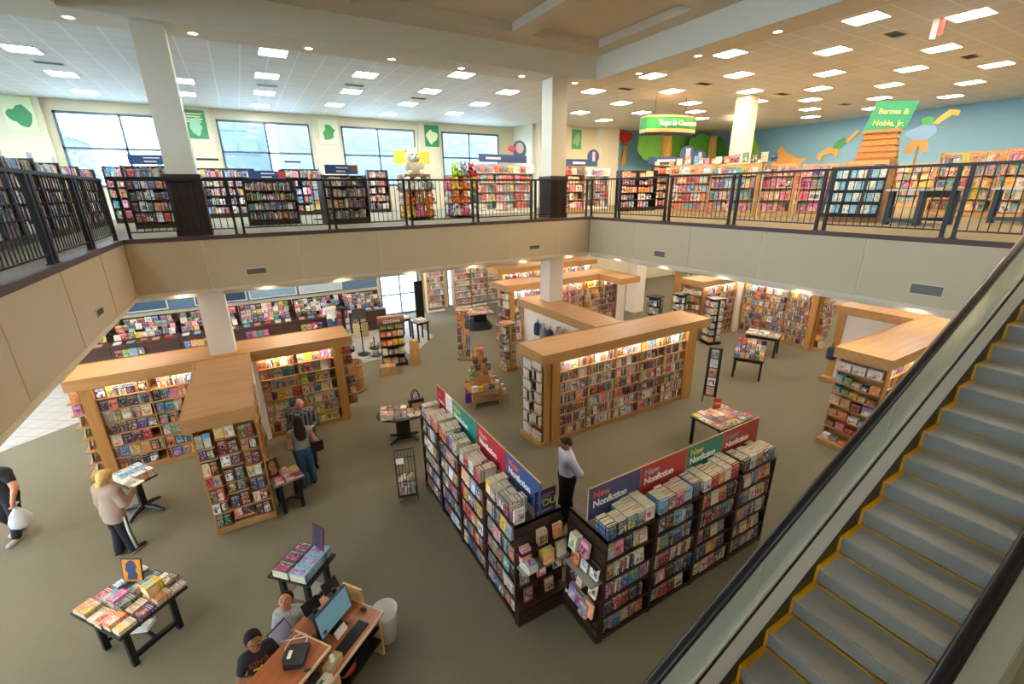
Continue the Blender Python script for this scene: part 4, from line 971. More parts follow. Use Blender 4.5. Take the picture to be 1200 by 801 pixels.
# cloth-covered table far back
t = thing('cloth_table', 'table draped in dark cloth with red and white books, far back in the middle', 'table', (8.7, 18.1, 0), -.2); T = TR((8.7, 18.1, 0), -.2)
part('tabletop', MB().box(-.62, -.7, .74, .62, .7, .78), M['blackplastic'], t)
part('pedestal', MB().box(-.3, -.3, .08, .3, .3, .74), M['black'], t)
m = MB(); nn = 28
for z0, z1, r0, r1 in ((.0, .35, .66, .42), ):
    V = []
    for z, r in ((z0, r0), (z1, r1)):
        for k in range(nn):
            a = 2 * PI * k / nn; rr = r * (1 + .07 * math.sin(5 * a)) * (1 if z < .1 else 1); V.append((rr * math.cos(a), rr * math.sin(a), z))
    m.add(V, [(k, (k + 1) % nn, nn + (k + 1) % nn, nn + k) for k in range(nn)])
part('cloth_skirt', m, plain('dark_cloth', '#22262f', .85, var=.2), t, True)
for i in range(6):
    for k in range(5): pile(T, -.5 + .2 * i, -.54 + .26 * k, .7805, random.randint(1, 3), .16, .22, random.choice('red white navy orange white cream red'.split()), 'book', '%s row, %s column of the cloth table' % (nth(k), nth(i)), 'books on the cloth table')
t, T = table((5.72, 17.7, 0), .2, .6, .6, .86, 'tall dark four-legged table of paperbacks beyond the chocolate stand', 'legs', M['darkwood'])
for i in range(3):
    for k in range(3): pile(T, -.19 + .19 * i, -.2 + .2 * k, .8605, 2, .15, .19, random.choice('white cream peach red'.split()), 'book', '%s row, %s column of the tall table' % (nth(k), nth(i)), 'books on the tall table')
t, T = table((5.1, 18.6, 0), .2, .8, .7, .86, 'square table of pale paperbacks behind the tall dark table', 'legs', M['darkwood'])
for i in range(4):
    for k in range(3): pile(T, -.28 + .19 * i, -.22 + .22 * k, .8605, 2, .15, .19, random.choice('white cream peach red'.split()), 'book', '%s row, %s column, square paperback table' % (nth(k), nth(i)), 'books on the square table of paperbacks')

# ------------------------------------------------------------------ display stands
# wheeled wire cart beside the nonfiction row
t = thing('hand_cart', 'black wire hand cart on wheels holding books by the nonfiction row', 'cart', (1.98, 7.82, 0), -.25)
m = MB(); r = .0075
for x in (-.19, .19):
    for y in (-.15, .15): m.tube([(x, y, .1), (x, y, 1.08)], r, 6)
for z in (.14, .5, 1.06):
    m.tube([(-.19, -.15, z), (.19, -.15, z), (.19, .15, z), (-.19, .15, z), (-.19, -.15, z)], r, 6)
for k in range(1, 6):
    x = -.19 + .38 * k / 6; m.tube([(x, -.15, .14), (x, -.15, 1.06)], .005, 5); m.tube([(x, .15, .14), (x, .15, 1.06)], .005, 5)
for k in range(1, 4):
    y = -.15 + .3 * k / 4; m.tube([(-.19, y, .14), (-.19, y, 1.06)], .005, 5); m.tube([(.19, y, .14), (.19, y, 1.06)], .005, 5)
part('wire_frame', m, M['black'], t); part('tray', MB().box(-.19, -.15, .135, .19, .15, .15), M['black'], t)
part('price_card', MB().box(-.17, -.165, .93, -.02, -.157, 1.06), M['paper'], t)
for x in (-.17, .17):
    for y in (-.13, .13): part('wheel', MB().lathe([(0, -.012), (.045, -.012), (.05, 0), (.045, .012), (0, .012)], 14, T=Matrix.Translation((x, y, .05)) @ Matrix.Rotation(PI / 2, 4, 'Y')), M['grey_wheel'] if 'grey_wheel' in M else plain('grey_wheel', '#77756f', .6), t, True)
T = TR((1.98, 7.82, 0), -.25)
for k in range(6): put('book', T @ Matrix.Translation((-.16 + .052 * k, -.1, .152)), .045, .3 + .04 * (k % 3), .2, ['peach', 'cream', 'red', 'white', 'tan', 'cream'][k], 'book', (k, 'upright inside the wire hand cart'), 'books in the hand cart', face='y')
# chocolate stand: half-round brown header, tiers of gift boxes
t = thing('tiered_stand', 'dark tiered stand of chocolate boxes under a rounded brown header', 'display stand', (3.95, 15.55, 0), -.12); T = TR((3.95, 15.55, 0), -.12)
part('back_board', MB().box(-.42, .1, 0, .42, .14, 1.5), M['darkwood'], t)
for s in (-1, 1): part('side_board', MB().prism([(s * .42 - .015, -.3), (s * .42 + .015, -.3), (s * .42 + .015, .14), (s * .42 - .015, .14)], 0, .2), M['darkwood'], t)
for k, z in enumerate((.1, .45, .78, 1.1, 1.36)): part('tier', MB().box(-.43, -.32 + .06 * k, z - .03, .43, .12, z), M['black'], t)
m = MB(); pr = []
for q in range(13):
    a = PI * q / 12; pr.append((-.06 - .2 * math.sin(a), 1.52 + .36 * (1 - math.cos(a)) / 2))
V = [(x, y, z) for x in (-.46, .46) for y, z in pr + [(-.02, 1.88), (-.02, 1.52)]]; k = len(pr) + 2
m.add(V, [(i, (i + 1) % k, k + (i + 1) % k, k + i) for i in range(k)] + [tuple(range(k)), tuple(range(k, 2 * k))[::-1]])
hd = part('header', m, plain('chocolate_brown_board', '#7a4a26', .4, var=.05), t)
writing('lettering', 'GODIVA', .15, M['paper'], hd, facing((0, -.268, 1.66)), bold=.012, align='CENTER', space=1.05)
TIER = [['tan', 'tan', 'black'], ['cream', 'navy', 'olive', 'cream'], ['red', 'orange', 'yellow', 'yellow'], ['red', 'crimson', 'orange', 'cream'], ['olive', 'green', 'yellow']]
for k, z in enumerate((.1, .45, .78, 1.1, 1.36)):
    n = len(TIER[k])
    for i, c in enumerate(TIER[k]): carton(T, -.4 + .8 * i / n, -.28 + .06 * k, z + .001, .8 / n - .03, .22, .2 if z < 1.3 else .13, c, 'chocolate box', '%s tier of the chocolate stand' % nth(k), 'boxes on the chocolate stand', 'gift_box', i=i, acc=['yellow', 'cream', 'tan', 'green'][i % 4])
for loc, rot, w, d, h, lab in (((3.5, 14.75, 0), -.25, .52, .36, .3, 'low wide cardboard box on the carpet before the chocolate stand'), ((4.62, 15.15, 0), -.2, .34, .34, .62, 'tall cardboard box right of the chocolate stand'), ((4.62, 15.15, .622), -.1, .3, .28, .3, 'open cardboard box on top of the tall one by the chocolate stand')):
    t = thing('cardboard_box', lab, 'box', loc, rot); m = MB()
    m.box(-w / 2, -d / 2, 0, w / 2, d / 2, h - .01); part('carton', m, M['card'], t)
    part('flap', MB().box(-w / 2, -d / 2, h - .009, -.004, d / 2, h).box(.004, -d / 2, h - .009, w / 2, d / 2, h), M['card'], t)
    part('tape', MB().box(-.025, -d / 2 - .002, h * .6, .025, -d / 2, h).box(-.025, -d / 2, h, .025, d / 2, h + .002), plain('parcel_tape', '#c9a368', .3), t)
# revolving towers
def tower(loc, rot, w, h, label, grp, pal, wooden=True, lv=6, plate=None):
    t = thing('spinner_rack', label, 'rack', loc, rot, 'tall gift racks'); T = TR(loc, rot)
    part('base', MB().box(-w / 2 - .04, -w / 2 - .04, 0, w / 2 + .04, w / 2 + .04, .09), M['oak'] if wooden else M['black'], t)
    part('core', MB().box(-.05, -w / 2, .09, .05, w / 2, h), M['oakz'] if wooden else M['black'], t)
    part('top_board', MB().box(-w / 2 - .02, -w / 2 - .02, h, w / 2 + .02, w / 2 + .02, h + .04), M['oak'] if wooden == 1 else M['black'], t)
    for k in range(lv):
        z = .12 + (h - .12) * k / lv
        part('shelf', MB().box(-w / 2, -w / 2, z - .015, w / 2, w / 2, z), M['oak'] if wooden else M['black'], t)
        hh = (h - .12) / lv * .78
        for q, R in enumerate((0, -PI / 2, PI / 2)):
            TT = T @ Matrix.Rotation(R, 4, 'Z')
            for i in range(3): carton(TT, -w / 2 + .01 + (w - .02) / 3 * i, -w / 2 + .005, z + .001, (w - .05) / 3, .09, hh * random.uniform(.75, 1), random.choice(pal), 'gift box', '%s level, %s side of the %s' % (nth(k), ('front', 'left', 'right')[q], plate), grp, 'gift_box', i=i)
    return t, T
tower((6.45, 14.75, 0), -.5, .46, 1.88, 'tall double rack with an oak spine, dark and lilac packets, mid aisle', 'packets on the oak-spined rack', 'black charcoal grey lilac white white orange purple'.split(), 1, 6, 'oak-spined rack')
tower((7.3, 12.9, 0), .1, .42, 1.68, 'oak-topped rack of dark packets beside the middle canopy', 'packets on the oak-topped rack', 'charcoal grey tan black brown'.split(), 1, 5, 'oak-topped rack')
tower((15.75, 10.9, 0), -.3, .5, 1.85, 'white wire rack of cards before the right-hand column', 'packets on the white rack', 'white white cream grey sky peach'.split(), 0, 6, 'white rack')
tower((14.2, 12.6, 0), .2, .5, 1.8, 'dark rack of bottles and bags behind the middle canopy', 'packets on the dark rack', 'charcoal navy sky tan olive black'.split(), 0, 5, 'dark rack')
tower((15.05, 12.0, 0), .1, .45, 1.9, 'dark rack of red and white packets beside the bottle rack', 'packets on the red-white rack', 'white white red green charcoal grey'.split(), 0, 6, 'red-white rack')
tower((2.75, 18.0, 0), -.2, .42, 1.75, 'gift-card rack with a teal top and red-white cards by the newsstand', 'cards on the gift-card rack', 'red red white crimson white turquoise'.split(), 0, 6, 'gift-card rack')
# oak bargain table with a stepped pyramid of plush and mugs
t = thing('bin_table', 'oak bin table with an oak pyramid of seasonal gifts in the middle aisle', 'display stand', (5.35, 11.05, 0), -.12); T = TR((5.35, 11.05, 0), -.12)
for sx in (-1, 1):
    for sy in (-1, 1): part('leg', MB().box(sx * .4 - .035, sy * .4 - .035, 0, sx * .4 + .035, sy * .4 + .035, .46), M['oakz'], t)
part('tray', MB().box(-.46, -.46, .44, .46, .46, .48).box(-.46, -.46, .48, .46, -.44, .54).box(-.46, .44, .48, .46, .46, .54).box(-.46, -.44, .48, -.44, .44, .54).box(.44, -.44, .48, .46, .44, .54), M['oak'], t)
part('shelf_low', MB().box(-.4, -.4, .14, .4, .4, .16), M['oak'], t)
part('pyramid', MB().add([(-.3, -.04, .48), (.3, -.04, .48), (.3, .4, .48), (-.3, .4, .48), (-.05, .14, 1.5), (.05, .14, 1.5), (.05, .24, 1.5), (-.05, .24, 1.5)], [(0, 1, 5, 4), (1, 2, 6, 5), (2, 3, 7, 6), (3, 0, 4, 7), (4, 5, 6, 7), (3, 2, 1, 0)]), M['oakz'], t)
for k, (z, w) in enumerate(((.72, .4), (.96, .33), (1.2, .24), (1.42, .15))): part('ledge', MB().box(-w, .0 + .03 * k, z - .02, w, .38 - .03 * k, z), M['oak'], t)
for k, (z, w) in enumerate(((.481, .42), (.721, .38), (.961, .31), (1.201, .22), (1.421, .13))):
    n = (5, 5, 4, 3, 2)[k]
    for i in range(n): carton(T, -w + 2 * w * i / n, -.4 if k == 0 else -.01 + .03 * k, z, 2 * w / n * .88, .13, random.uniform(.14, .23), [['white', 'yellow', 'tan', 'charcoal', 'grey'], ['green', 'teal', 'orange', 'black', 'cream'], ['olive', 'black', 'orange', 'brown'], ['charcoal', 'orange', 'brown'], ['orange', 'orange']][k][i], 'gift box', '%s step of the oak pyramid' % nth(k), 'gifts on the oak pyramid', 'gift_box', i=i)
for i in range(5): carton(T, -.42 + .17 * i, -.22, .481, .12, .16, .07, random.choice('yellow tan purple white orange'.split()), 'gift box', 'in the tray before the oak pyramid', 'gifts on the oak pyramid', 'gift_box', i=i)
for i in range(6): carton(T @ Matrix.Rotation(PI / 2, 4, 'Z'), -.42 + .14 * i, -.6, .3 + .04 * (i % 2), .1, .1, .16 + .05 * (i % 3), ['white', 'cream', 'black', 'olive', 'white', 'tan'][i], 'gift box', 'on the side ledge of the oak bin table', 'gifts on the oak pyramid', 'gift_box', i=i)
part('side_ledge', MB().box(.46, -.44, .28, .64, .44, .3), M['oak'], t)
t2 = thing('gift_bag', 'purple paper gift bag hanging at the corner of the oak bin table', 'bag', tuple(T @ Vector((-.55, -.3, .2))), -.12)
part('bag', MB().box(-.08, -.06, 0, .08, .06, .3), plain('purple_paper', '#6b2a86', .5), t2); part('handle', MB().tube([(-.05, 0, .3), (-.03, 0, .37), (.03, 0, .37), (.05, 0, .3)], .004, 5), M['black'], t2)
# folding easel rack of magazines at the right end of the middle front
t = thing('easel_rack', 'black folding easel rack with a column of magazines by the middle bookcase end', 'rack', (11.25, 7.55, 0), -1.0); T = TR((11.25, 7.55, 0), -1.0)
part('front_frame', MB().tube([(-.17, -.28, 0), (-.17, .02, 1.65), (.17, .02, 1.65), (.17, -.28, 0)], .014, 6), M['black'], t)
part('rear_frame', MB().tube([(-.17, .3, 0), (-.17, .03, 1.5), (.17, .03, 1.5), (.17, .3, 0)], .011, 6).tube([(-.17, .3, .02), (.17, .3, .02)], .011, 6), M['black'], t)
part('panel', MB().add([(-.16, -.25, .2), (.16, -.25, .2), (.16, .01, 1.62), (-.16, .01, 1.62), (-.16, -.24, .19), (.16, -.24, .19), (.16, .02, 1.61), (-.16, .02, 1.61)], [(0, 1, 2, 3), (4, 7, 6, 5), (0, 4, 5, 1), (3, 2, 6, 7)]), M['blackplastic'], t)
for k in range(5):
    z = .25 + .27 * k; y = -.25 + .18 * (z - .2) - .02; part('pocket', MB().box(-.15, y - .03, z - .02, .15, y, z), M['black'], t)
    put('magazine', T @ Matrix.Translation((-.105, y - .003, z)) @ Matrix.Rotation(-.18, 4, 'X') @ B_FACE, .01, .26, .21, ['peach', 'white', 'orange', 'cream', 'grey'][k], 'magazine', (k, 'folding easel rack counted from the bottom'), 'magazines on the easel rack')
# black tall panel, lamp-like bag stand
solo('display_panel', 'tall narrow black display panel near the entrance doors', 'panel', MB().box(-.2, -.06, 0, .2, .06, 2.0).box(-.26, -.2, 0, .26, .2, .04), M['black'], (6.72, 20.6, 0))
t = thing('bag_stand', 'dark stand with a grey header and tan tote bags beside the newsstand', 'rack', (3.2, 17.2, 0), -.2)
part('base', MB().lathe([(0, 0), (.24, 0), (.24, .04), (0, .05)], 20), M['black'], t); part('pole', MB().tube([(0, 0, .04), (0, 0, 1.6)], .025, 8), M['black'], t)
part('header', MB().box(-.25, -.03, 1.45, .25, .03, 1.85), plain('grey_header', '#4f4c46', .5), t)
for k, (x, z, c) in enumerate(((-.16, .75, '#c9b48a'), (.16, .75, '#a58a62'))): part('tote', MB().box(x - .12, -.1, z, x + .12, .0, z + .55).tube([(x - .06, -.05, z + .55), (x, -.05, z + .75), (x + .06, -.05, z + .55)], .008, 5), plain('tote_%d' % k, c, .9, var=.15), t)
t = thing('bottle_stand', 'small low stand of grey and cream gifts on the entrance tiles', 'rack', (3.55, 16.75, 0), 0); T = TR((3.55, 16.75, 0))
for z in (.06, .34): part('shelf', MB().lathe([(0, z), (.22, z), (.22, z + .025), (0, z + .025)], 18), M['black'], t)
part('pole', MB().tube([(0, 0, 0), (0, 0, .8)], .02, 8), M['black'], t)
for k in range(5): carton(TR(tuple(T @ Vector((0, 0, 0))), k * 1.25), -.05, -.2, .366 if k % 2 else .086, .1, .09, .2, ['cream', 'grey', 'olive', 'tan', 'white'][k], 'gift box', 'on the small low stand', 'gifts on the small low stand', 'gift_box', i=k)
# ------------------------------------------------------------------ newsstand along the back: dark counters with stepped magazine racks
gm = 'magazines on the newsstand'
for u in range(6):
    x0 = -7.0 + 2.06 * u; nm = nth(u)
    if u == 5: x0 = 4.0 - .7
    t = thing('magazine_rack', 'dark newsstand counter with stepped magazines, %s from the left window side' % nm, 'magazine rack', (x0, 20.3, 0), 0, 'newsstand racks'); T = TR((x0, 20.3, 0)); w = 2.04 if u < 5 else 1.7
    part('counter', MB().box(0, 0, 0, w, .6, .9), M['walnut'], t); part('counter_top', MB().box(-.005, -.04, .9, w + .005, .6, .94), M['walnut'], t)
    part('back_board', MB().box(0, 1.25, 0, w, 1.3, 1.62), M['darkwood'], t)
    st = [(.6, .96), (.76, 1.08), (.92, 1.22), (1.08, 1.38)]
    for y, z in st: part('step', MB().box(.02, y, z - .12, w - .02, 1.25, z), M['darkwood'], t)
    for s, (y, z) in enumerate(st):
        fill(T, .04, w - .04, z + .001, '%s step, %s newsstand rack' % (nth(s), nm), gm, pf=1, y0=y + .005, lean=.25, fw=(.17, .21), hr=(.2, .25), pal=P_MIX + P_DARK, kind='magazine', noun='magazine', skip=.1)
    for s, z in enumerate((.1, .5)):
        fill(T, .1, w * .5, z, '%s pocket under %s newsstand counter' % (nth(s), nm), gm, pf=1, y0=-.09, lean=.05, fw=(.18, .21), hr=(.24, .28), pal=P_MIX + P_BRIGHT, kind='magazine', noun='magazine'); part('pocket', MB().box(.08, -.1, z - .02, w * .52, 0, z), M['darkwood'], t)
    for q in range(5): pile(T, .2 + q * .38, .24, .9405, random.randint(2, 5), .21, .28, random.choice('white red cream sky peach'.split()), 'magazine', '%s pile on the %s newsstand counter' % (nth(q), nm), gm, th=.012, kind='magazine')
for k, (x, c) in enumerate(((-6.2, '#a9c4d6'), (-4.2, '#3f5f78'), (-1.4, '#2c4560'), (.6, '#8fb0c4'), (2.6, '#c4d3da'))):
    t = thing('wall_picture', 'wide blue seascape panel above the newsstand, %s from the left' % nth(k), 'picture', (x, YW1 - .06, 1.66), 0)
    part('frame', MB().box(-.95, -.03, 0, .95, 0, .8), M['white'], t); part('canvas', MB().box(-.9, -.04, .05, .9, -.03, .75), plain('seascape_%d' % k, c, .5, var=.4, scale=2.5), t)
for k in range(5):
    oak_case('white-stocked wall bookcase, %s from the entrance doors' % nth(k), (7.6 + .0 + (k if k < 1 else k + .55) * 1.0, 21.85, 0), 0, .95, 'wall bookcase %s from the doors' % nth(k), gf, pal=P_PALE + ['white', 'white', 'orange'], pf=.6, lit=False, mw='white', mp='maple', zs=[.25 + .33 * q for q in range(6)], d=.5)
for k in range(4): oak_case('wall bookcase of pale stock behind the far canopy, %s from the left' % nth(k), (12.6 + .96 * k, 21.85, 0), 0, .95, 'wall bookcase behind the far canopy, %s bay' % nth(k), gf, pal=P_PALE, pf=.6, lit=False, mw='white', mp='white')

# ------------------------------------------------------------------ help desk
DA = math.atan2(-.61, -.79)      # local x runs along the desk, towards the lower left
t = thing('help_desk', 'cherry topped help desk with a raised counter and pale maple ends', 'desk', (.66, 4.75, 0), DA); T = TR((.66, 4.75, 0), DA)
# local y is mirrored so that +y lies towards the boys
Y = -1
def lb(m, x0, y0, z0, x1, y1, z1): return m.box(x0, min(Y * y0, Y * y1), z0, x1, max(Y * y0, Y * y1), z1)
part('worktop', lb(MB(), -.02, -.03, .72, 2.3, .6, .755), M['cherry'], t)
part('worktop_edge', lb(lb(MB(), -.03, -.045, .715, 2.3, -.03, .757), -.035, -.04, .715, -.02, .6, .757), plain('pale_edge_strip', '#d8c3a4', .5), t)
part('raised_counter', lb(MB(), .74, .12, .96, 2.3, .66, .99), M['cherry'], t)
part('raised_counter_edge', lb(lb(MB(), .72, .10, .955, 2.3, .12, .992), .72, .10, .955, .74, .66, .992), plain('pale_edge_strip', '#d8c3a4', .5), t)
part('counter_support', lb(lb(MB(), .8, .56, .755, 2.3, .6, .96), .76, .2, .755, .79, .6, .96), M['cherry'], t)
part('terminal_ledge', lb(MB(), .02, .46, .9, .72, .76, .93), M['cherry'], t)
part('ledge_support', lb(MB(), .05, .57, 0, .7, .6, .9), M['maple'], t)
part('front_panel', lb(MB(), .7, .6, 0, 2.3, .63, .96), M['maple'], t)
part('end_panel', lb(MB(), .0, 0, 0, .03, .6, .72), M['maple'], t)
part('end_panel', lb(MB(), .78, -.02, 0, .82, .55, .72), M['maple'], t)
part('back_board', lb(MB(), -.06, .3, .6, -.03, .62, .98), M['maple'], t)
part('lower_shelf', lb(MB(), .03, .0, .28, .78, .56, .3), M['blackplastic'], t)
part('drawer_tray', lb(MB(), .06, -.02, .55, .74, .5, .57), M['black'], t)
def on(lx, ly, z): return tuple(T @ Vector((lx, Y * ly, z)))
t2 = thing('monitor', 'black flat monitor with a blue-grey screen on the help desk', 'monitor', on(.38, .36, .757), DA + PI); 
part('foot', MB().box(-.1, -.08, 0, .1, .08, .015), M['blackplastic'], t2); part('neck', MB().box(-.025, .01, .015, .025, .04, .2), M['blackplastic'], t2)
Rm_ = Matrix.Translation((0, 0, .1)) @ Matrix.Rotation(-.18, 4, 'X')
part('housing', MB().box(-.27, -.02, 0, .27, .015, .34, T=Rm_), M['blackplastic'], t2)
part('screen', MB().box(-.255, -.023, .015, .255, -.02, .325, T=Rm_), emit('screen_glow', lin('#5f8797'), .12), t2)
part('icon', MB().box(-.22, -.0245, .03, -.17, -.023, .08, T=Rm_), plain('purple_icon', '#5a2f6a', .5), t2)
t2 = thing('keyboard', 'black keyboard lying along the help desk edge', 'keyboard', on(.42, .1, .757), DA + PI)
part('keyboard_base', MB().box(-.23, -.075, 0, .23, .075, .018), M['blackplastic'], t2); m = MB()
for r_ in range(5):
    for c_ in range(15): m.box(-.22 + c_ * .0295, -.065 + r_ * .027, .018, -.195 + c_ * .0295, -.043 + r_ * .027, .024)
part('keys', m, M['black'], t2)
solo('mouse', 'black computer mouse at the end of the help desk', 'mouse', MB().ball((0, 0, .012), .03, 14, sc=(1.1, 1.6, .55)), M['blackplastic'], on(.05, .22, .758), DA, smooth=True)
t2 = thing('tissue_box', 'tan patterned tissue box beside the keyboard', 'box', on(.78, .06, .757), DA + PI + .1)
part('carton', MB().box(-.11, -.06, 0, .11, .06, .1), plain('tan_pattern_card', '#b7a078', .7, var=.35, scale=30), t2); part('tissue', MB().lathe([(.035, .1), (.02, .13), (.03, .16), (0, .14)], 7), M['paper'], t2)
t2 = thing('paper_box', 'white carton with a green mark at the desk edge', 'box', on(1.0, .02, .757), DA + PI); part('carton', MB().box(-.12, -.05, 0, .12, .05, .05), M['white'], t2); part('printed_mark', MB().box(-.05, -.02, .05, .03, .02, .052), plain('green_mark', '#4f8a5a', .6), t2)
t2 = thing('receipt_printer', 'black device with a white label lying on the raised counter', 'printer', on(.98, .36, .992), DA + PI + .5); part('body', MB().prism([(-.13, -.11), (.13, -.11), (.13, .1), (.06, .14), (-.06, .14), (-.13, .1)], 0, .07), M['blackplastic'], t2); part('white_label', MB().box(-.05, .05, .07, .05, .09, .073), M['paper'], t2); part('strap', MB().tube([(-.13, -.1, .03), (-.17, -.14, .01), (-.15, -.2, .01)], .012, 6), M['blackplastic'], t2)
solo('cable', 'white cable looped on the raised counter', 'cable', MB().tube([(.14 * math.cos(a) * (1 - .01 * a), .1 * math.sin(a), .004 + .0006 * a) for a in np.linspace(0, 9, 50)] + [(.05, -.2, .008)], .005, 6), M['white'], on(.86, .5, .993), DA)
t2 = thing('pen_cup', 'black cup of coloured pens behind the raised counter', 'pen holder', on(.66, .42, .757), 0); part('cup', MB().lathe([(0, 0), (.04, 0), (.045, .1), (.04, .1), (.038, .01), (0, .01)], 16), M['blackplastic'], t2)
for k, c in enumerate(('#d43f87', '#e0b020', '#c23a2a', '#2f2f33')): part('pen', MB().tube([(.015 * math.cos(k * 1.6), .015 * math.sin(k * 1.6), .012), (.05 * math.cos(k * 1.6), .05 * math.sin(k * 1.6), .18)], .005, 6), plain('pen_%d' % k, c, .4), t2)
for k, (lx, nm) in enumerate(((.12, 'nearest the monitor top'), (.45, 'middle')), ):
    t2 = thing('card_terminal', 'tablet on a black stand on the desk ledge, %s' % nm, 'terminal', on(lx, .62, .932), DA - .2)
    part('stand', MB().box(-.07, -.06, 0, .07, .06, .02).box(-.02, -.01, .02, .02, .02, .12), M['blackplastic'], t2)
    part('tablet', MB().box(-.11, -.012, .06, .11, .0, .22, T=Matrix.Rotation(.5, 4, 'X')), M['blackplastic'], t2); part('screen', MB().box(-.1, -.014, .07, .1, -.012, .21, T=Matrix.Rotation(.5, 4, 'X')), emit('tablet_glow', lin('#b9c6e0'), .3), t2)
solo('clipboard', 'dark clipboard with a lilac sheet leaning by the boys', 'clipboard', MB().box(-.13, -.006, 0, .13, .006, .3, T=Matrix.Rotation(-.7, 4, 'X')).box(-.12, -.012, .02, .12, -.006, .28, mat=1, T=Matrix.Rotation(-.7, 4, 'X')), [M['blackplastic'], plain('lilac_sheet', '#a9b0d8', .6)], on(.78, .74, .76), DA + PI)
t2 = thing('leaflet', 'white leaflet with a red and blue picture at the lower end of the raised counter', 'leaflet', on(1.52, .3, .993), DA + .2); part('sheet', MB().box(-.14, -.1, 0, .14, .1, .004), M['paper'], t2); part('printed_picture', MB().box(-.06, -.06, .004, .1, .06, .006), plain('leaflet_picture', '#c2543f', .5, var=.5, scale=20), t2)
t2 = thing('barcode_scanner', 'black tangle of scanner and cord beside the white carton', 'scanner', on(.98, .16, .757), DA); part('body', MB().ball((0, 0, .04), .05, 12, sc=(1.3, .8, .8)).ball((.07, .02, .03), .03, 10), M['blackplastic'], t2, True); part('cord', MB().tube([(.1 * math.cos(a) + .03, .06 * math.sin(a), .01 + .004 * a) for a in np.linspace(0, 8, 30)], .005, 5), M['black'], t2)
t2 = thing('note_pad', 'white note pad propped under the monitor', 'note pad', on(.42, .24, .757), DA + PI); part('pad', MB().box(-.09, -.004, 0, .09, .006, .1, T=Matrix.Rotation(-.5, 4, 'X')), M['paper'], t2)
t2 = thing('waste_bin', 'white plastic waste bin against the maple end of the help desk', 'bin', tuple(T @ Vector((-.22, -.12, 0))), 0); part('bin', MB().lathe([(0, .005), (.13, 0), (.17, .5), (.175, .52), (.16, .52), (.125, .02), (0, .02)], 24), M['white'], t2, True); part('liner', MB().lathe([(.165, .5), (.178, .53), (.17, .45)], 24), plain('bin_liner', '#d9d9d6', .3), t2, True)
t2 = thing('crumpled_bag', 'red and white crumpled bag on the shelf under the desk', 'bag', on(.55, .12, .302), .4); b = MB(); b.ball((0, 0, .08), .11, 14, sc=(1.1, .8, .75)); part('bag', b, plain('red_white_foil', '#c9403c', .35, var=.6, scale=14), t2, True)
# ------------------------------------------------------------------ upper floor
def up_case(label, x, y, rotz, w, h, place, grp='books upstairs', n=5, d=.42, mw='darkwood', mp=None, pal=P_MIX, pf=.5, white=False, kind='book', noun='book', y0=.03, sign=None, **kw):
    zs = [.16 + (h - .16) * k / n for k in range(n)]
    t, T = shelf_unit('upper_bookcase' if kind == 'book' else 'toy_shelf', label, (x, y, ZU), rotz, w, h, d, zs, M[mw], 'shelving upstairs', mp=M[mp or mw], plinth=.12, top=False, cat='bookcase' if kind == 'book' else 'shelf')
    step = (h - .16) / n
    nb = max(1, round(w / 1.0)); bw = w / nb
    for b in range(nb):
        for s, z in enumerate(zs):
            fill(T, b * bw + .03, (b + 1) * bw - .03, z + .001, '%s shelf%s, %s' % (('lowest', 'second', 'third', 'fourth', 'fifth', 'sixth')[min(s, 5)] if s < n - 1 else 'top', '' if nb == 1 else ', %s bay' % nth(b), place), grp, pal=pal, pf=pf, hr=(min(.2, step * .62), min(.27, step * .86)), kind=kind, noun=noun, y0=y0, **kw)
    if sign:
        s = thing('shelf_sign', sign[0], 'sign', tuple(T @ Vector((w * .5, .15, h + .02))), rotz)
        part('board', MB().box(-w * .36, -.01, 0, w * .36, .01, .24), plain('navy_header', '#2f4a78', .5, var=.12), s)
        m = MB()
        for k in range(2): m.box(-w * .12, -.012, .15 - .09 * k, w * (.14 - .06 * k), -.01, .18 - .09 * k)
        part('printed_lines', m, M['paper'], s)
        if sign[1]: part('printed_picture', MB().box(w * .2, -.012, .03, w * .35, -.01, .22), plain('sign_picture_' + sign[1][1:], sign[1], .5, var=.4, scale=12), s)
    return T
# along the left balcony
for k in range(7):
    up_case('long dark bookcase seen through the left railing, %s bay from the camera side' % nth(k), -3.55, 7.2 + 1.6 * k, PI / 2, 1.58, 1.6, '%s left balcony bay' % nth(k), pal=P_MIX + ['black', 'charcoal', 'navy'], pf=.35, n=5)
    s = thing('shelf_sign', 'small pale sign on the left balcony bookcase, %s bay' % nth(k), 'sign', (-3.8, 8 + 1.6 * k, ZU + 1.61), PI / 2); part('board', MB().box(-.14, -.01, 0, .14, .01, .16), plain('pale_header', '#b9c6d2', .5), s)
up_case('dark bookcase of bright children\'s paperbacks left of the left column', -3.55, 19.3, 0, 1.0, 1.75, 'case far left of left column', pal=P_BRIGHT, n=5)
up_case('dark bookcase with red covers just left of the left column', -2.5, 15.6, 0, 1.35, 1.6, 'case beside left column', pal=P_MIX + ['red', 'orange', 'red'], n=5, sign=('navy header with a red picture left of the left column', '#c5364a'))
up_case('wide dark bookcase right of the left column beneath the second window', -1.4, 20.9, 0, 2.1, 1.8, 'wide case right of left column', pal=P_MIX + P_BRIGHT, n=5)
up_case('low dark bookcase facing the back railing below the second window', .15, 14.8, 0, 1.3, 1.2, 'low case below second window', pal=P_DARK + P_MIX, n=4, sign=('navy header with a red picture on the low bookcase', '#c23a48'))
up_case('dark bookcase behind the low one, below the right half of the second window', 1.55, 20.9, 0, 1.5, 1.8, 'case behind the low one', pal=P_BRIGHT + P_MIX, n=5)
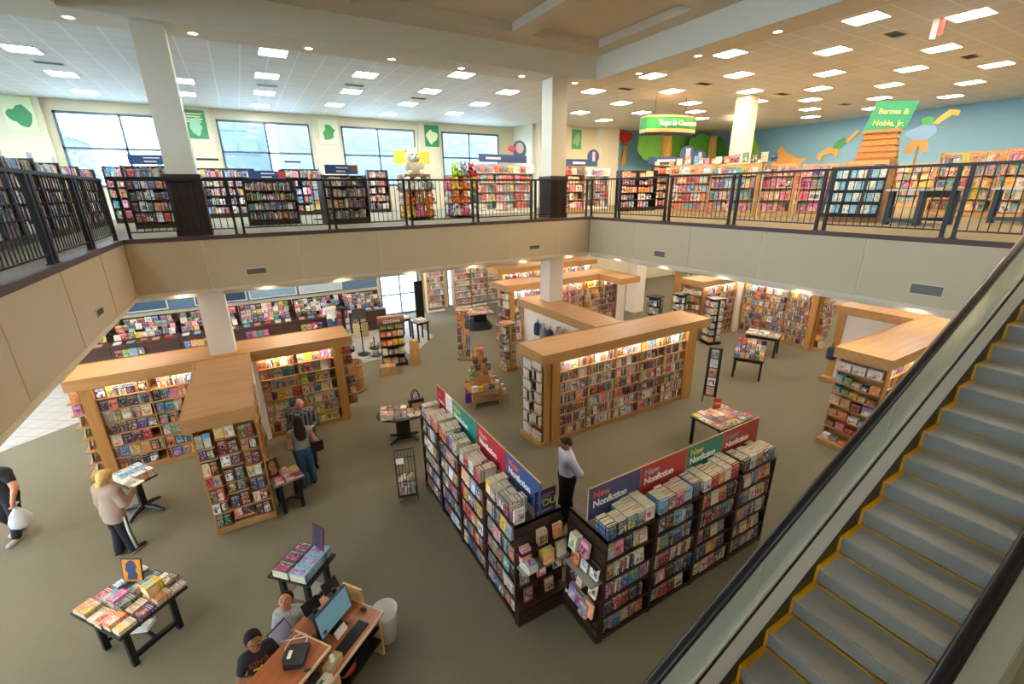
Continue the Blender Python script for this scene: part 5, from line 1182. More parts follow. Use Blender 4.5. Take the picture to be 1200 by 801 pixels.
for x, y, lab in ((.95, 21.0, 'small dark lamp bar over the second window bookcase'), ):
    solo('shelf_light', lab, 'lamp', MB().box(-.3, -.04, 0, .3, .04, .06).tube([(0, 0, .03), (0, .2, .03)], .012, 6), M['black'], (2.1, 20.95, ZU + 2.02))
solo('shelf_light', 'small dark lamp bar right of the left column', 'lamp', MB().box(-.35, -.04, 0, .35, .04, .07).tube([(0, 0, .03), (0, .2, .03)], .012, 6), M['black'], (-.75, 20.95, ZU + 2.05))
up_case('dark bookcase with a navy header between the second and third windows', 2.0, 13.6, .12, 1.25, 1.32, 'case between second and third windows', pal=P_DARK + P_MIX, n=4, sign=('navy header with a brown picture between the second and third windows', '#8d5a3a'))
up_case('dark bookcase below the left half of the third window', 5.0, 21.0, 0, .9, 1.8, 'case below third window', pal=P_MIX, n=5, skip=.1)
t = thing('magazine_spinner', 'grey wire magazine spinner left of the third window', 'rack', (2.35, 16.8, ZU)); T = TR((2.35, 16.8, ZU))
part('pole', MB().tube([(0, 0, 0), (0, 0, 1.6)], .03, 8), M['railmetal'], t); part('base', MB().lathe([(0, 0), (.3, 0), (.3, .04), (0, .05)], 18), M['railmetal'], t)
for k in range(4): part('tray', MB().lathe([(.03, .3 + .32 * k), (.27, .3 + .32 * k), (.27, .33 + .32 * k), (.03, .33 + .32 * k)], 12), M['railmetal'], t)
for k in range(4):
    for q in range(4): put('magazine', T @ Matrix.Rotation(q * PI / 2 - .4, 4, 'Z') @ Matrix.Translation((-.1, -.24, .331 + .32 * k)) @ Matrix.Rotation(-.12, 4, 'X') @ B_FACE, .012, .27, .2, random.choice(P_PALE + P_MIX), 'magazine', (q, '%s tier of the wire spinner' % nth(k)), 'magazines on the wire spinner')

# plush toys in two wicker towers
def plush(loc, rotz, s, col, lab, grp, col2=None, ears=True):
    """sitting animal about .3 s high: body with head, four limbs, ears, snout"""
    t = thing('plush_toy', lab, 'plush toy', loc, rotz, grp)
    m1 = plain('plush_' + col, HEX[col], .9, var=.12, scale=40, bump=.4); m2 = plain('plush_' + (col2 or 'cream'), HEX[col2 or 'cream'], .9, var=.12, scale=40, bump=.4)
    b = MB().ball((0, 0, .1 * s), .1 * s, 14, sc=(1, .9, 1.05)).ball((0, -.02 * s, .235 * s), .085 * s, 14, sc=(1.08, .95, .95))
    for e in (-1, 1):
        b.ball((e * .075 * s, -.09 * s, .045 * s), .042 * s, 10, sc=(.85, 1.5, .85)); b.ball((e * .1 * s, -.05 * s, .135 * s), .034 * s, 10, sc=(.8, 1.2, 1.3))
    part('body', b, m1, t, True)
    e_ = MB()
    for e in (-1, 1): e_.ball((e * .065 * s, 0, .31 * s), .032 * s, 10, sc=(1, .6, 1.1 if ears else 2.2))
    part('ears', e_, m1, t, True)
    part('snout', MB().ball((0, -.095 * s, .215 * s), .035 * s, 10, sc=(1.2, .8, .85)), m2, t, True)
    part('eyes', MB().ball((-.03 * s, -.092 * s, .255 * s), .009 * s, 8).ball((.03 * s, -.092 * s, .255 * s), .009 * s, 8).ball((0, -.125 * s, .222 * s), .011 * s, 8), M['rubber'], t, True)
def wicker_tower(x, y, w, label, rowsz, wh):
    t = thing('wicker_tower', label, 'basket', (x, y, ZU), 0, 'wicker towers of plush toys')
    for sx in (-1, 1):
        for sy in (-1, 1): part('upright', MB().tube([(sx * w * .5, sy * w * .5, 0), (sx * w * .46, sy * w * .46, rowsz[-1] + .1)], .025, 8), M['wicker'], t)
    for z in rowsz:
        m = MB(); a = w * .5
        m.box(-a, -a, z, a, a, z + .03)
        for b in ((-a, -a, a, -a + .02), (-a, a - .02, a, a), (-a, -a, -a + .02, a), (a - .02, -a, a, a)): m.box(b[0], b[1], z, b[2], b[3], z + .11)
        part('basket_tray', m, M['wicker'], t)
    return TR((x, y, ZU))
RZ = [.03, .42, .86, 1.26]
for (x, y, cols, which) in ((4.95, 14.7, [['yellow', 'pink', 'orange', 'yellow', 'cream'], ['orange', 'tan', 'orange', 'pink', 'crimson'], ['white', 'white', 'grey', 'orange', 'yellow'], ['cream']], 'left'), (6.55, 14.7, [['white', 'pink', 'white', 'lilac', 'white'], ['orange', 'orange', 'green', 'white', 'grey'], ['yellow', 'orange', 'yellow', 'lilac', 'sky'], ['lime', 'grey', 'red']], 'right')):
    T = wicker_tower(x, y, .82, 'wicker tower of plush toys behind the railing, %s' % ('topped by a big pale lamb' if which == 'left' else 'topped by grey and green toys'), RZ, 0)
    for r, row in enumerate(cols):
        for i, c in enumerate(row):
            big = which == 'left' and r == 3
            n = len(row)
            p = T @ Vector((0, 0, RZ[r] + .031)) if big else T @ Vector((-.32 + .32 * (i % 3) if n > 3 else -.28 + .28 * i, -.34 if i < 3 else .1, RZ[r] + .031))
            plush(tuple(p), random.uniform(-.3, .3), 2.6 if big else 1.32, c, ('big pale lamb plush on top of the left-hand wicker tower' if big else '%s plush toy, %s place, %s tray from the bottom of the %s wicker tower' % (c, nth(i), nth(r), 'left-hand' if which == 'left' else 'right-hand')), 'plush toys in the wicker towers', 'white' if c != 'white' else 'pink', ears=i % 2 == 0)
        for s in (-1, 1):
            if r in (1, 2):
                c = ('pink', 'red', 'white', 'blue', 'grey', 'sky', 'white', 'lilac')[(r * 2 + (s > 0) + 4 * (which == 'right')) % 8]
                solo('plush_hook', 'small side hook under a %s plush on the %s wicker tower, level %d' % (c, which + '-hand', r + 1), 'hook', MB().box(-.06, -.06, -.02, .06, .06, 0), M['wicker'], tuple(T @ Vector((s * .47, -.1, RZ[r] + .03))))
                plush(tuple(T @ Vector((s * .47, -.12, RZ[r] + .031))), s * .5, 1.15, c, '%s plush hanging on the %s side of the %s wicker tower, level %d' % (c, 'right' if s > 0 else 'left', which + '-hand', r + 1), 'plush toys in the wicker towers', 'cream')
t = thing('shelf_sign', 'yellow header board behind the right-hand wicker tower', 'sign', (6.5, 19.3, ZU + 1.95)); part('board', MB().box(-.75, -.02, 0, .75, .02, .5), plain('yellow_board', '#e0b62a', .5), t); part('post', MB().box(-.03, .0, -1.95, .03, .04, 0), M['white'], t)
# toy shelves
gy = 'boxed toys upstairs'
def toys(label, x, y, rotz, w, h, place, pal, n=5, mw='white', mp=None, pf=.9, d=.45, **kw):
    return up_case(label, x, y, rotz, w, h, place, gy, n, d, mw, mp, pal, pf, kind='toy_box', noun='toy box', fw=(.16, .3), cat='toy box', **kw)
toys('wide white toy shelf with yellow-edged boxes left of the corner column', 7.75, 16.0, .12, 2.9, 1.85, 'wide column toy shelf', ['pink', 'white', 'red', 'yellow', 'purple', 'teal', 'cream', 'sky', 'lilac'], order=[('pink', 'white', 'red'), ('red', 'white', 'teal'), ('yellow', 'purple', 'yellow')])
t = thing('shelf_sign', 'long navy header with a rounded end over the wide toy shelf', 'sign', tuple(TR((7.75, 16.0, ZU), .12) @ Vector((1.55, .2, 1.9))), .12)
part('board', MB().box(-1.2, -.02, 0, 1.1, .02, .28), plain('navy_header', '#2f4a78', .5, var=.12), t); m = MB(); m.lathe([(0, -.022), (.33, -.022), (.33, .022), (0, .022)], 24, T=Matrix.Translation((.75, 0, .5)) @ Matrix.Rotation(PI / 2, 4, 'X')); part('round_top', m, plain('navy_header', '#2f4a78', .5), t)
m = MB(); m.box(-.9, -.024, .1, -.2, -.02, .18); part('printed_lines', m, M['paper'], t); part('red_emblem', MB().ball((.32, -.05, .5), .14, 14, sc=(1.3, .3, .8)), plain('red_emblem', '#cf3d55', .5), t, True); part('figure_print', MB().lathe([(0, -.004), (.2, -.004), (.2, 0), (0, 0)], 18, T=Matrix.Translation((.75, -.024, .55)) @ Matrix.Rotation(PI / 2, 4, 'X')), plain('grey_print', '#b8aeb0', .5, var=.4, scale=10), t)
PT = ['pink', 'white', 'red', 'sky', 'purple', 'cream', 'orange', 'navy', 'grey', 'lilac']
toys('tall narrow shelf of bright boxes at the foot of the corner column', 11.2, 15.0, 0, 1.0, 1.75, 'narrow column toy shelf', ['red', 'pink', 'white', 'cream', 'black'], mw='oak')
toys('grey toy shelf beyond the corner column, blue and white boxes', 12.75, 16.5, -.15, 1.9, 1.75, 'grey toy shelf', ['sky', 'white', 'lilac', 'navy', 'red', 'purple'])
up_case('dark toy shelf behind the right balcony corner, games on it', 13.1, 13.9, -.3, 1.6, 1.55, 'games shelf', gy, 5, pal=PT + ['orange', 'brown'], kind='toy_box', noun='toy box', pf=.8, fw=(.18, .32), cat='toy box')
toys('shelf of wooden toys and white boxes under the long navy header', 15.2, 14.2, -.6, 2.2, 1.75, 'wooden toy shelf', ['cream', 'tan', 'white', 'peach', 'brown', 'red'], mw='darkwood')
toys('white book-and-toy shelf stepped back behind the right railing', 13.0, 11.4, -1.15, 1.45, 1.6, 'stepped railing shelf', ['sky', 'white', 'peach', 'teal', 'red', 'orange'], mw='maple')
up_case('pale maple bookcase of picture books behind the right railing', 13.05, 9.8, -1.2, 1.35, 1.55, 'maple picture-book case', 'books upstairs', 4, mw='maple', pal=P_BRIGHT + ['sky', 'sky', 'blue', 'teal'], pf=.35)
up_case('maple bookcase end with pink and red items, right of the picture books', 13.55, 8.4, -1.2, .85, 1.5, 'maple end case with pink items', 'books upstairs', 4, mw='maple', pal=['pink', 'magenta', 'red', 'cream', 'tan', 'brown'], pf=.6)
toys('shelf of pink and purple doll boxes with a maple end', 13.95, 7.5, -1.2, .85, 1.45, 'doll box shelf', ['magenta', 'purple', 'pink', 'white', 'teal', 'lilac'], mw='maple', n=4)
up_case('dark shelf of red and orange toy cars right of the doll boxes', 14.6, 6.75, -1.2, 1.0, 1.5, 'toy car shelf', gy, 4, mw='darkwood', mp='maple', pal=['red', 'orange', 'yellow', 'navy', 'white', 'green'], kind='toy_box', noun='toy box', pf=.95, fw=(.14, .24), cat='toy box')
# stepped rack of blue-white tablet boxes with a brown end
t = thing('tablet_rack', 'dark rack of blue and white device boxes with a brown speckled side', 'rack', (12.75, 6.2, ZU), -1.3); T = TR((12.75, 6.2, ZU), -1.3)
part('rack_body', MB().add([(0, -.1, .12), (1.15, -.1, .12), (1.15, .6, .12), (0, .6, .12), (0, .25, 1.3), (1.15, .25, 1.3), (1.15, .6, 1.3), (0, .6, 1.3)], [(0, 1, 5, 4), (2, 3, 7, 6), (4, 5, 6, 7), (3, 2, 1, 0), (3, 0, 4, 7)]), M['charcoal'] if 'charcoal' in M else plain('charcoal_laminate', '#3a3b40', .5), t)
part('side_board', MB().box(1.15, -.12, .0, 1.18, .75, 1.42), plain('speckled_brown_board', '#8d6a48', .8, var=.35, scale=40), t); part('base', MB().box(0, -.12, 0, 1.15, .6, .12), plain('speckled_brown_board', '#8d6a48', .8, var=.35, scale=40), t)
for r in range(4):
    for c in range(3):
        z = .2 + .27 * r; y = -.1 + .35 * (z - .12) / 1.18
        part('ledge', MB().box(.05 + .37 * c, y - .09, z - .02, .39 + .37 * c, y + .05, z), M['black'], t)
        for q in range(2): put('toy_box', T @ Matrix.Translation((.08 + .37 * c + .15 * q, y + .0, z + .001)) @ Matrix.Rotation(-.28, 4, 'X') @ B_FACE, .05, .2, .14, ('sky', 'white')[q] if r % 2 else ('white', 'sky')[q], 'device box', (c * 2 + q, '%s row of the device rack' % nth(r)), 'boxes on the device rack', 'turquoise', cat='device box')
# shingled tower under the big green board, and the big green board
t = thing('shingle_tower', 'tapered orange shingled tower carrying the green lettered board', 'display stand', (15.9, 6.55, ZU), .3)
m = MB()
for k in range(12):
    z = .3 + .16 * k; a = .64 - .022 * k; b = a - .06
    m.add([(-a, -a, z), (a, -a, z), (a, a, z), (-a, a, z), (-b, -b, z + .17), (b, -b, z + .17), (b, b, z + .17), (-b, b, z + .17)], [(3, 2, 1, 0), (4, 5, 6, 7), (0, 1, 5, 4), (1, 2, 6, 5), (2, 3, 7, 6), (3, 0, 4, 7)])
part('shingles', m, wood('orange_shingle', '#a5692f', '#b67c3e', .6, 'x', 2), t)
part('base', MB().box(-.66, -.66, 0, .66, .66, .3), M['oak'], t)
part('cap', MB().box(-.4, -.4, 2.22, .4, .4, 2.3), M['oak'], t)
t = thing('hanging_board', 'big tilted green board lettered Barnes and Noble Jr above the shingled tower', 'sign', (16.6, 6.75, ZU + 2.36), -1.05)
part('board', MB().add([(-.55, -.03, 0), (.42, -.03, 0), (.58, -.03, .72), (-.36, -.03, .78), (-.55, .03, 0), (.42, .03, 0), (.58, .03, .72), (-.36, .03, .78)], [(0, 1, 2, 3), (7, 6, 5, 4), (0, 4, 5, 1), (1, 5, 6, 2), (2, 6, 7, 3), (3, 7, 4, 0)]), plain('bright_green_board', '#2fa078', .5, var=.06), t)
part('support', MB().box(-.05, .03, -.3, .05, .09, .7), M['oak'], t)
SLN = Matrix(((1, .22, 0, 0), (0, 1, 0, 0), (0, 0, 1, 0), (0, 0, 0, 1)))
writing('lettering', 'Barnes &', .19, plain('gold_ink', '#e6cf86', .5), t, facing((-.3, -.033, .46)) @ SLN, bold=.012); writing('lettering', 'Noble, Jr.', .19, plain('gold_ink', '#e6cf86', .5), t, facing((-.38, -.033, .16)) @ SLN, bold=.012)
t = thing('painted_cutout', 'painted plywood figure in a blue shirt and green cap beside the green board', 'cut-out', (16.75, 5.95, ZU + 1.7), -1.05); t.scale = (.62, 1, .62)
def slab(pts, th=.04, y=0): 
    n = len(pts); return [(x, y - th / 2, z) for x, z in pts] + [(x, y + th / 2, z) for x, z in pts], [tuple(range(n)), tuple(range(n, 2 * n))[::-1]] + [(i, n + i, n + (i + 1) % n, (i + 1) % n) for i in range(n)]
part('legs', MB().add(*slab([(-.5, 0), (-.25, -.02), (-.05, .35), (.15, .05), (.35, .05), (.2, .62), (-.3, .6)])), plain('tan_paint', '#d39a5a', .6), t)
part('shirt', MB().add(*slab([(-.3, .55), (.22, .55), (.5, .85), (.42, 1.05), (.15, 1.2), (-.15, 1.12), (-.6, .9), (-.62, .75)], .05)), plain('pale_blue_paint', '#7fa9d6', .6), t)
part('cap', MB().add(*slab([(-.1, 1.15), (.25, 1.12), (.3, 1.4), (.05, 1.52), (-.15, 1.4)], .05)), plain('leaf_green_paint', '#4aa061', .6), t)
part('raised_hand', MB().add(*slab([(.3, 1.2), (.45, 1.15), (.85, 1.5), (1.05, 1.45), (1.1, 1.65), (.75, 1.72), (.42, 1.4)], .05)), plain('orange_paint', '#eab05a', .6), t)
part('post', MB().box(-.04, .03, -1.35, .04, .08, .7), M['oak'], t)
t = thing('painted_cutout', 'painted green and orange leaping figure high on the blue wall', 'cut-out', (XW1 - .06, 12.9, ZU + 2.2), -PI / 2); t.scale = (.7, 1, .8)
part('trousers', MB().add(*slab([(-1.2, 0), (-.9, -.1), (-.85, .2), (-.2, .35), (.05, .1), (.25, .2), (.1, .65), (-.45, .7), (-1.1, .35)])), plain('orange_paint', '#eab05a', .6), t); part('top', MB().add(*slab([(-.25, .6), (.2, .55), (.65, .95), (.4, 1.2), (-.05, 1.0)], .05)), plain('leaf_green_paint', '#4aa061', .6), t); part('arm', MB().add(*slab([(.5, .95), (.7, .85), (1.3, 1.45), (1.15, 1.55)], .05)), plain('orange_paint', '#eab05a', .6), t)
t = thing('painted_cutout', 'painted orange leaping animal on the blue wall behind the right column', 'cut-out', (XW1 - .06, 15.2, ZU + 1.95), -PI / 2)
part('animal', MB().add(*slab([(-1.0, .3), (-.6, .4), (-.7, .9), (-.45, 1.1), (-.25, .75), (.4, .4), (1.0, .35), (.7, .15), (.5, -.15), (.25, .05), (-.2, .15), (-.7, .12)])), plain('orange_paint', '#eab05a', .6), t)
t = thing('painted_cutout', 'red and orange kite shape on the blue back wall', 'cut-out', (19.4, 20.46, ZU + 2.2), 0)
part('kite', MB().add(*slab([(0, 1.05), (.5, 1.35), (.55, 1.7), (.0, 1.72), (-.5, 1.7), (-.45, 1.4)])), plain('kite_red', '#cf3630', .6), t); part('tail', MB().add(*slab([(-.2, -.1), (.15, .0), (.25, 1.0), (.0, 1.0)])), plain('orange_paint', '#eab05a', .6), t)
# painted trees: trunks stand before the wall, crowns are thick plywood slabs
def wood_tree(x, y, h, label, crown, cx, trunk=.35):
    t = thing('plywood_tree', label, 'scenery tree', (x, y, ZU))
    part('trunk', MB().tube([(0, 0, 0), (.05, 0, h * .5), (-.05, 0, h)], [trunk, trunk * .8, trunk * .7], 12), wood('painted_trunk', '#c08a3e', '#e0b566', .6, 'z', 2), t, True)
    m = MB(); rr = random.Random(int(x * 7))
    for k, (px, pz, r) in enumerate(crown):
        n = 18; pts = [(px + r * (1 + .12 * rr.uniform(-1, 1)) * math.cos(2 * PI * q / n), pz + r * .8 * (1 + .12 * rr.uniform(-1, 1)) * math.sin(2 * PI * q / n)) for q in range(n)]
        v, f = slab(pts, .08, .08 + .09 * k); m.add(v, f)
    part('crown', m, plain('crown_paint_%s' % cx[1:], cx, .7, var=.3, scale=4), t)
wood_tree(21.4, 19.2, 3.7, 'thick tan trunk with a green crown in the far play corner', [(-1.2, 3.1, 1.0), (-.2, 3.2, .8), (1.4, 2.9, 1.2), (2.4, 2.8, 1.0)], '#6fb04a', .42)
wood_tree(24.6, 18.6, 3.7, 'second tan trunk with a darker green crown in the far play corner', [(-1.0, 2.9, 1.1), (.6, 3.0, .9)], '#4f9a3c', .34)
wood_tree(24.6, 16.5, 2.9, 'bright lime-green plywood tree beside the right column', [(-.3, 2.9, .9), (.4, 3.1, .8), (.9, 2.7, .8)], '#86b83a', .2)
t = thing('painted_cutout', 'yellow and tan climbing shapes between the play corner trunks', 'cut-out', (22.9, 18.9, ZU + 1.3), 0)
part('shapes', MB().add(*slab([(-1.0, 0), (-.6, .2), (-.7, .9), (-.3, 1.5), (.0, 1.0), (.2, 1.6), (.6, 1.5), (.8, .8), (1.1, .2), (.5, .0)])), plain('tan_paint', '#d39a5a', .6), t); part('yellow_shape', MB().add(*slab([(-.1, .4), (.3, .4), (.35, 1.4), (.05, 1.5)], .06, -.03)), plain('yellow_board', '#e0b62a', .5), t)
solo('play_floor', 'low tan platform carrying the play corner scenery', 'platform', MB().box(0, 0, 0, 6, 2.6, .05), M['oak'], (20.4, 17.3, ZU - .049))
# hanging green sign
t = thing('hanging_sign', 'green Toys & Games sign with tan bands hanging from the ceiling', 'sign', (14.2, 12.6, 8.0), -.25); t.scale = (.9, .9, .8)
n = 16; arc = [(-1.15 + 2.3 * k / n, -.28 * math.sin(PI * k / n)) for k in range(n + 1)]
def bent(z0, z1, o=0, y=.5):
    P = [(x, yy - o) for x, yy in arc] + [(1.15, y), (-1.15, y)]; return MB().prism(P, z0, z1)
part('green_face', bent(.14, .62), plain('sign_green', '#2f9a4e', .45, var=.05), t); part('tan_band', bent(.62, .7, .02), M['maple'], t); part('tan_band', bent(.0, .14, .02), M['maple'], t); part('black_base', bent(-.07, -.001, -.02), M['blackplastic'], t)
for x in (-.7, .7): part('hanger', MB().tube([(x, .15, .7), (x, .15, (ZC - 8.0) / .8)], .01, 6), M['black'], t)
TXT = writing('lettering', 'Toys & Games', .31, M['paper'], t, facing((-.82, -.32, .26)), bold=.01, depth=.03, space=.95)
# other headers and toys near it
for (x, y, r, w, lab) in ((13.7, 17.1, -.15, 1.6, 'navy header with a rounded end above the grey toy shelf'), (16.45, 14.45, -.6, 1.9, 'long navy header over the wooden toy shelf'), (18.9, 15.6, -.5, 1.6, 'navy header with a white figure near the play corner')):
    t = thing('shelf_sign', lab, 'sign', (x, y, ZU + 1.85), r); part('board', MB().box(-w / 2, -.02, 0, w / 2, .02, .3), plain('navy_header', '#2f4a78', .5), t); m = MB(); m.lathe([(0, -.022), (.3, -.022), (.3, .022), (0, .022)], 22, T=Matrix.Translation((w * .36, 0, .42)) @ Matrix.Rotation(PI / 2, 4, 'X')); part('round_top', m, plain('navy_header', '#2f4a78', .5), t); part('printed_lines', MB().box(-w * .3, -.024, .1, w * .1, -.02, .19), M['paper'], t); part('figure_print', MB().box(w * .32, -.026, .22, w * .42, -.02, .62), plain('grey_print', '#b8aeb0', .5), t); part('post', MB().box(-.04, .02, -1.85, .04, .06, 0), M['white'], t)
# children's tables and cases to the right
for (x, y, r, w, lab) in ((13.15, 4.35, -.25, 1.2, 'dark blue craft table with a pale top behind the right railing'), (15.2, 3.1, -.25, 1.4, 'second dark blue table further right behind the railing')):
    t = thing('craft_table', lab, 'table', (x, y, ZU), r)
    part('tabletop', MB().box(-w / 2, -.4, .72, w / 2, .4, .76), plain('pale_blue_laminate', '#b6c3cc', .4), t)
    for s in (-1, 1):
        part('side_frame', MB().box(s * w * .42 - .05, -.36, 0, s * w * .42 + .05, -.26, .72).box(s * w * .42 - .05, .26, 0, s * w * .42 + .05, .36, .72).box(s * w * .42 - .05, -.26, .06, s * w * .42 + .05, .26, .14), plain('slate_blue_paint', '#2f4254', .5), t)
    part('rail', MB().box(-w * .42, -.3, .58, w * .42, -.26, .72).box(-w * .42, -.05, .08, w * .42, .05, .14), plain('slate_blue_paint', '#2f4254', .5), t)
for k in range(3):
    up_case('maple children\'s bookcase behind the craft tables, %s from the shingled tower' % nth(k), 17.3 - .3 * k, 5.6 - 1.4 * k, -1.35, 1.35, 1.7, '%s children\'s bookcase' % nth(k), 'books upstairs', 5, mw='maple', pal=P_BRIGHT + ['cream', 'tan', 'peach'], pf=.45)
for k in range(4):
    up_case('long maple wall bookcase under the blue wall, %s from the leaping figure' % nth(k), 24.5, 13.4 - 2.0 * k, -PI / 2, 1.98, 1.7, '%s maple wall bookcase' % nth(k), 'books upstairs', 5, mw='maple', pal=P_BRIGHT + ['peach', 'tan', 'red'], pf=.4)
t = thing('plush_chair', 'green frog-coloured child stool beside the craft table', 'stool', (14.6, 5.55, ZU), .3); part('seat', MB().lathe([(0, .28), (.2, .28), (.2, .33), (0, .33)], 18), plain('leaf_green_paint', '#4aa061', .6), t); part('drum', MB().lathe([(.16, 0), (.18, .28), (0, .28)], 18), plain('leaf_green_paint', '#4aa061', .6), t)
# big striped bag and loose toys on the doll shelf, bright items along the shelf tops
for k in range(22):
    x, y, r, z, pl = [(15.2 + .16 * k, 14.0 - .11 * k, -.6, 1.76, 'on top of the wooden toy shelf'), (13.25 + .05 * k, 11.4 - .08 * k, -.95, 1.61, 'on top of the stepped shelf'), (13.0 + .03 * k, 9.8 - .08 * k, -1.2, 1.56, 'on top of the maple picture-book case')][k % 3]
    carton(TR((x, y, ZU + z - .16), r), -.08, .1, .16, .17, .1, random.uniform(.14, .3), random.choice(PT + ['green', 'peach', 'tan']), 'toy box', pl, gy, 'toy_box', i=k // 3)
# posters on the pilasters
def poster(x, z, w, h, bgc, fig, lab, y=YW1 - .194, extra=None):
    t = thing('poster', lab, 'poster', (x, y, z), 0, 'posters between the windows')
    part('panel', MB().box(-w / 2, -.015, 0, w / 2, .015, h), plain('poster_' + bgc[1:], bgc, .5, var=.05), t)
    rr = random.Random(int(x * 100)); a1, a2, a3 = rr.uniform(0, 6), rr.uniform(0, 6), rr.uniform(0, 6); pts = [(w * .33 * (1 + .25 * math.sin(2 * v + a1) + .1 * math.sin(5 * v + a2)) * math.cos(v), h * .47 + h * .3 * (1 + .22 * math.sin(3 * v + a3) + .08 * math.sin(7 * v + a1)) * math.sin(v)) for v in np.linspace(0, 2 * PI, 48, endpoint=False)]
    part('printed_shape', MB().add(*slab(pts, .006, -.018)), plain('poster_ink_' + fig[1:], fig, .5, var=.2, scale=6), t)
    if extra == 'lines':
        m = MB()
        for k in range(4): m.box(-w * .38, -.02, h * (.9 - .09 * k) - .05, w * (.38 - .08 * (k % 2)), -.0155, h * (.9 - .09 * k) - .01)
        part('printed_lines', m, plain('pale_yellow_ink', '#e8e6b0', .5), t)
poster(-5.75, 8.1, .75, 1.05, '#d9e3b0', '#3f8f5c', 'tall pale yellow-green poster with a dark green sweep, leftmost pilaster')
poster(-.95, 8.1, .72, .98, '#3f8f5c', '#9ccfa8', 'green poster with pale yellow text lines between the first and second windows', extra='lines')
poster(3.85, 8.05, .78, .98, '#dfe3c4', '#4d9a4f', 'pale poster with a green portrait shape between the second and third windows')
poster(8.55, 8.12, .72, .95, '#2f8a5c', '#e8efc0', 'green poster with a pale plant shape between the third and fourth windows')
poster(16.0, 8.1, .62, .95, '#4fa36a', '#8fc08a', 'green poster with a small orange sun in the alcove', y=20.486)
part('orange_sun', MB().lathe([(0, -.022), (.1, -.022), (.1, -.016), (0, -.016)], 18, T=Matrix.Translation((-.12, -.0, .6)) @ Matrix.Rotation(PI / 2, 4, 'X')), plain('sun_orange', '#e8973a', .5), bpy.data.objects[[o.name for o in bpy.data.objects if o.get('label', '').startswith('green poster with a small orange sun')][0]])
# hanging pennant near the camera side of the right ceiling
t = thing('hanging_pennant', 'small red and white pennant hanging from the right-hand ceiling', 'pennant', (12.75, 4.72, ZC), -.9)
part('red_half', MB().box(0, -.004, -.3, .1, .004, 0), plain('pennant_red', '#b5524a', .6), t); part('white_half', MB().box(-.1, -.004, -.36, 0, .004, 0), M['paper'], t)
# track lights in front of the play corner
t = thing('track_light', 'row of small warm track lamps by the right column', 'lamp', (21.2, 14.6, ZC - .102), .6)
part('track', MB().box(-1.0, -.03, 0, 1.0, .03, .1), M['white'], t)
for k in range(6): part('lamp', MB().lathe([(0, -.16), (.06, -.16), (.04, 0), (0, 0)], 12, T=Matrix.Translation((-.9 + .36 * k, 0, 0))), M['lamp_down'], t)
# ------------------------------------------------------------------ people: smooth-blended bodies turned into one surface each
def V3(*a): return np.array(a, float)
def field(prims, vox, pad=.03, cuts=()):
    lo = np.min([np.minimum(p['a'], p['b']) - max(p['ra'], p['rb']) for p in prims], 0) - pad
    hi = np.max([np.maximum(p['a'], p['b']) + max(p['ra'], p['rb']) for p in prims], 0) + pad
    n = np.ceil((hi - lo) / vox).astype(int) + 1
    D = np.full(n, 1., np.float32)
    ax = [lo[i] + vox * np.arange(n[i]) for i in range(3)]
    for p in prims:
        m = max(p['ra'], p['rb']) + .06
        sl = []
        for i in range(3):
            a = max(0, int((min(p['a'][i], p['b'][i]) - m - lo[i]) / vox)); b = min(n[i], int((max(p['a'][i], p['b'][i]) + m - lo[i]) / vox) + 2); sl.append(slice(a, b))
        X, Y_, Z = np.meshgrid(ax[0][sl[0]], ax[1][sl[1]], ax[2][sl[2]], indexing='ij')
        P = np.stack([X, Y_, Z], -1) - p['a']
        ab = p['b'] - p['a']; sc = 1.
        if p.get('flat') is not None:
            f, s = p['flat']; P = P + f * (P @ f)[..., None] * (1 / s - 1); ab = ab + f * (ab @ f) * (1 / s - 1); sc = .5 + .5 * s
        L2 = max(ab @ ab, 1e-9); t = np.clip((P @ ab) / L2, 0, 1)
        d = (np.linalg.norm(P - t[..., None] * ab, axis=-1) - (p['ra'] + t * (p['rb'] - p['ra']))) * sc
        d0 = D[tuple(sl)]; k = p['k']
        hh = np.clip(.5 + .5 * (d0 - d) / k, 0, 1)
        D[tuple(sl)] = d0 * (1 - hh) + d * hh - k * hh * (1 - hh)
    if cuts:
        X, Y_, Z = np.meshgrid(*ax, indexing='ij')
        for c, nrm in cuts: D = np.maximum(D, ((X - c[0]) * nrm[0] + (Y_ - c[1]) * nrm[1] + (Z - c[2]) * nrm[2]).astype(np.float32))
    return D, lo, vox
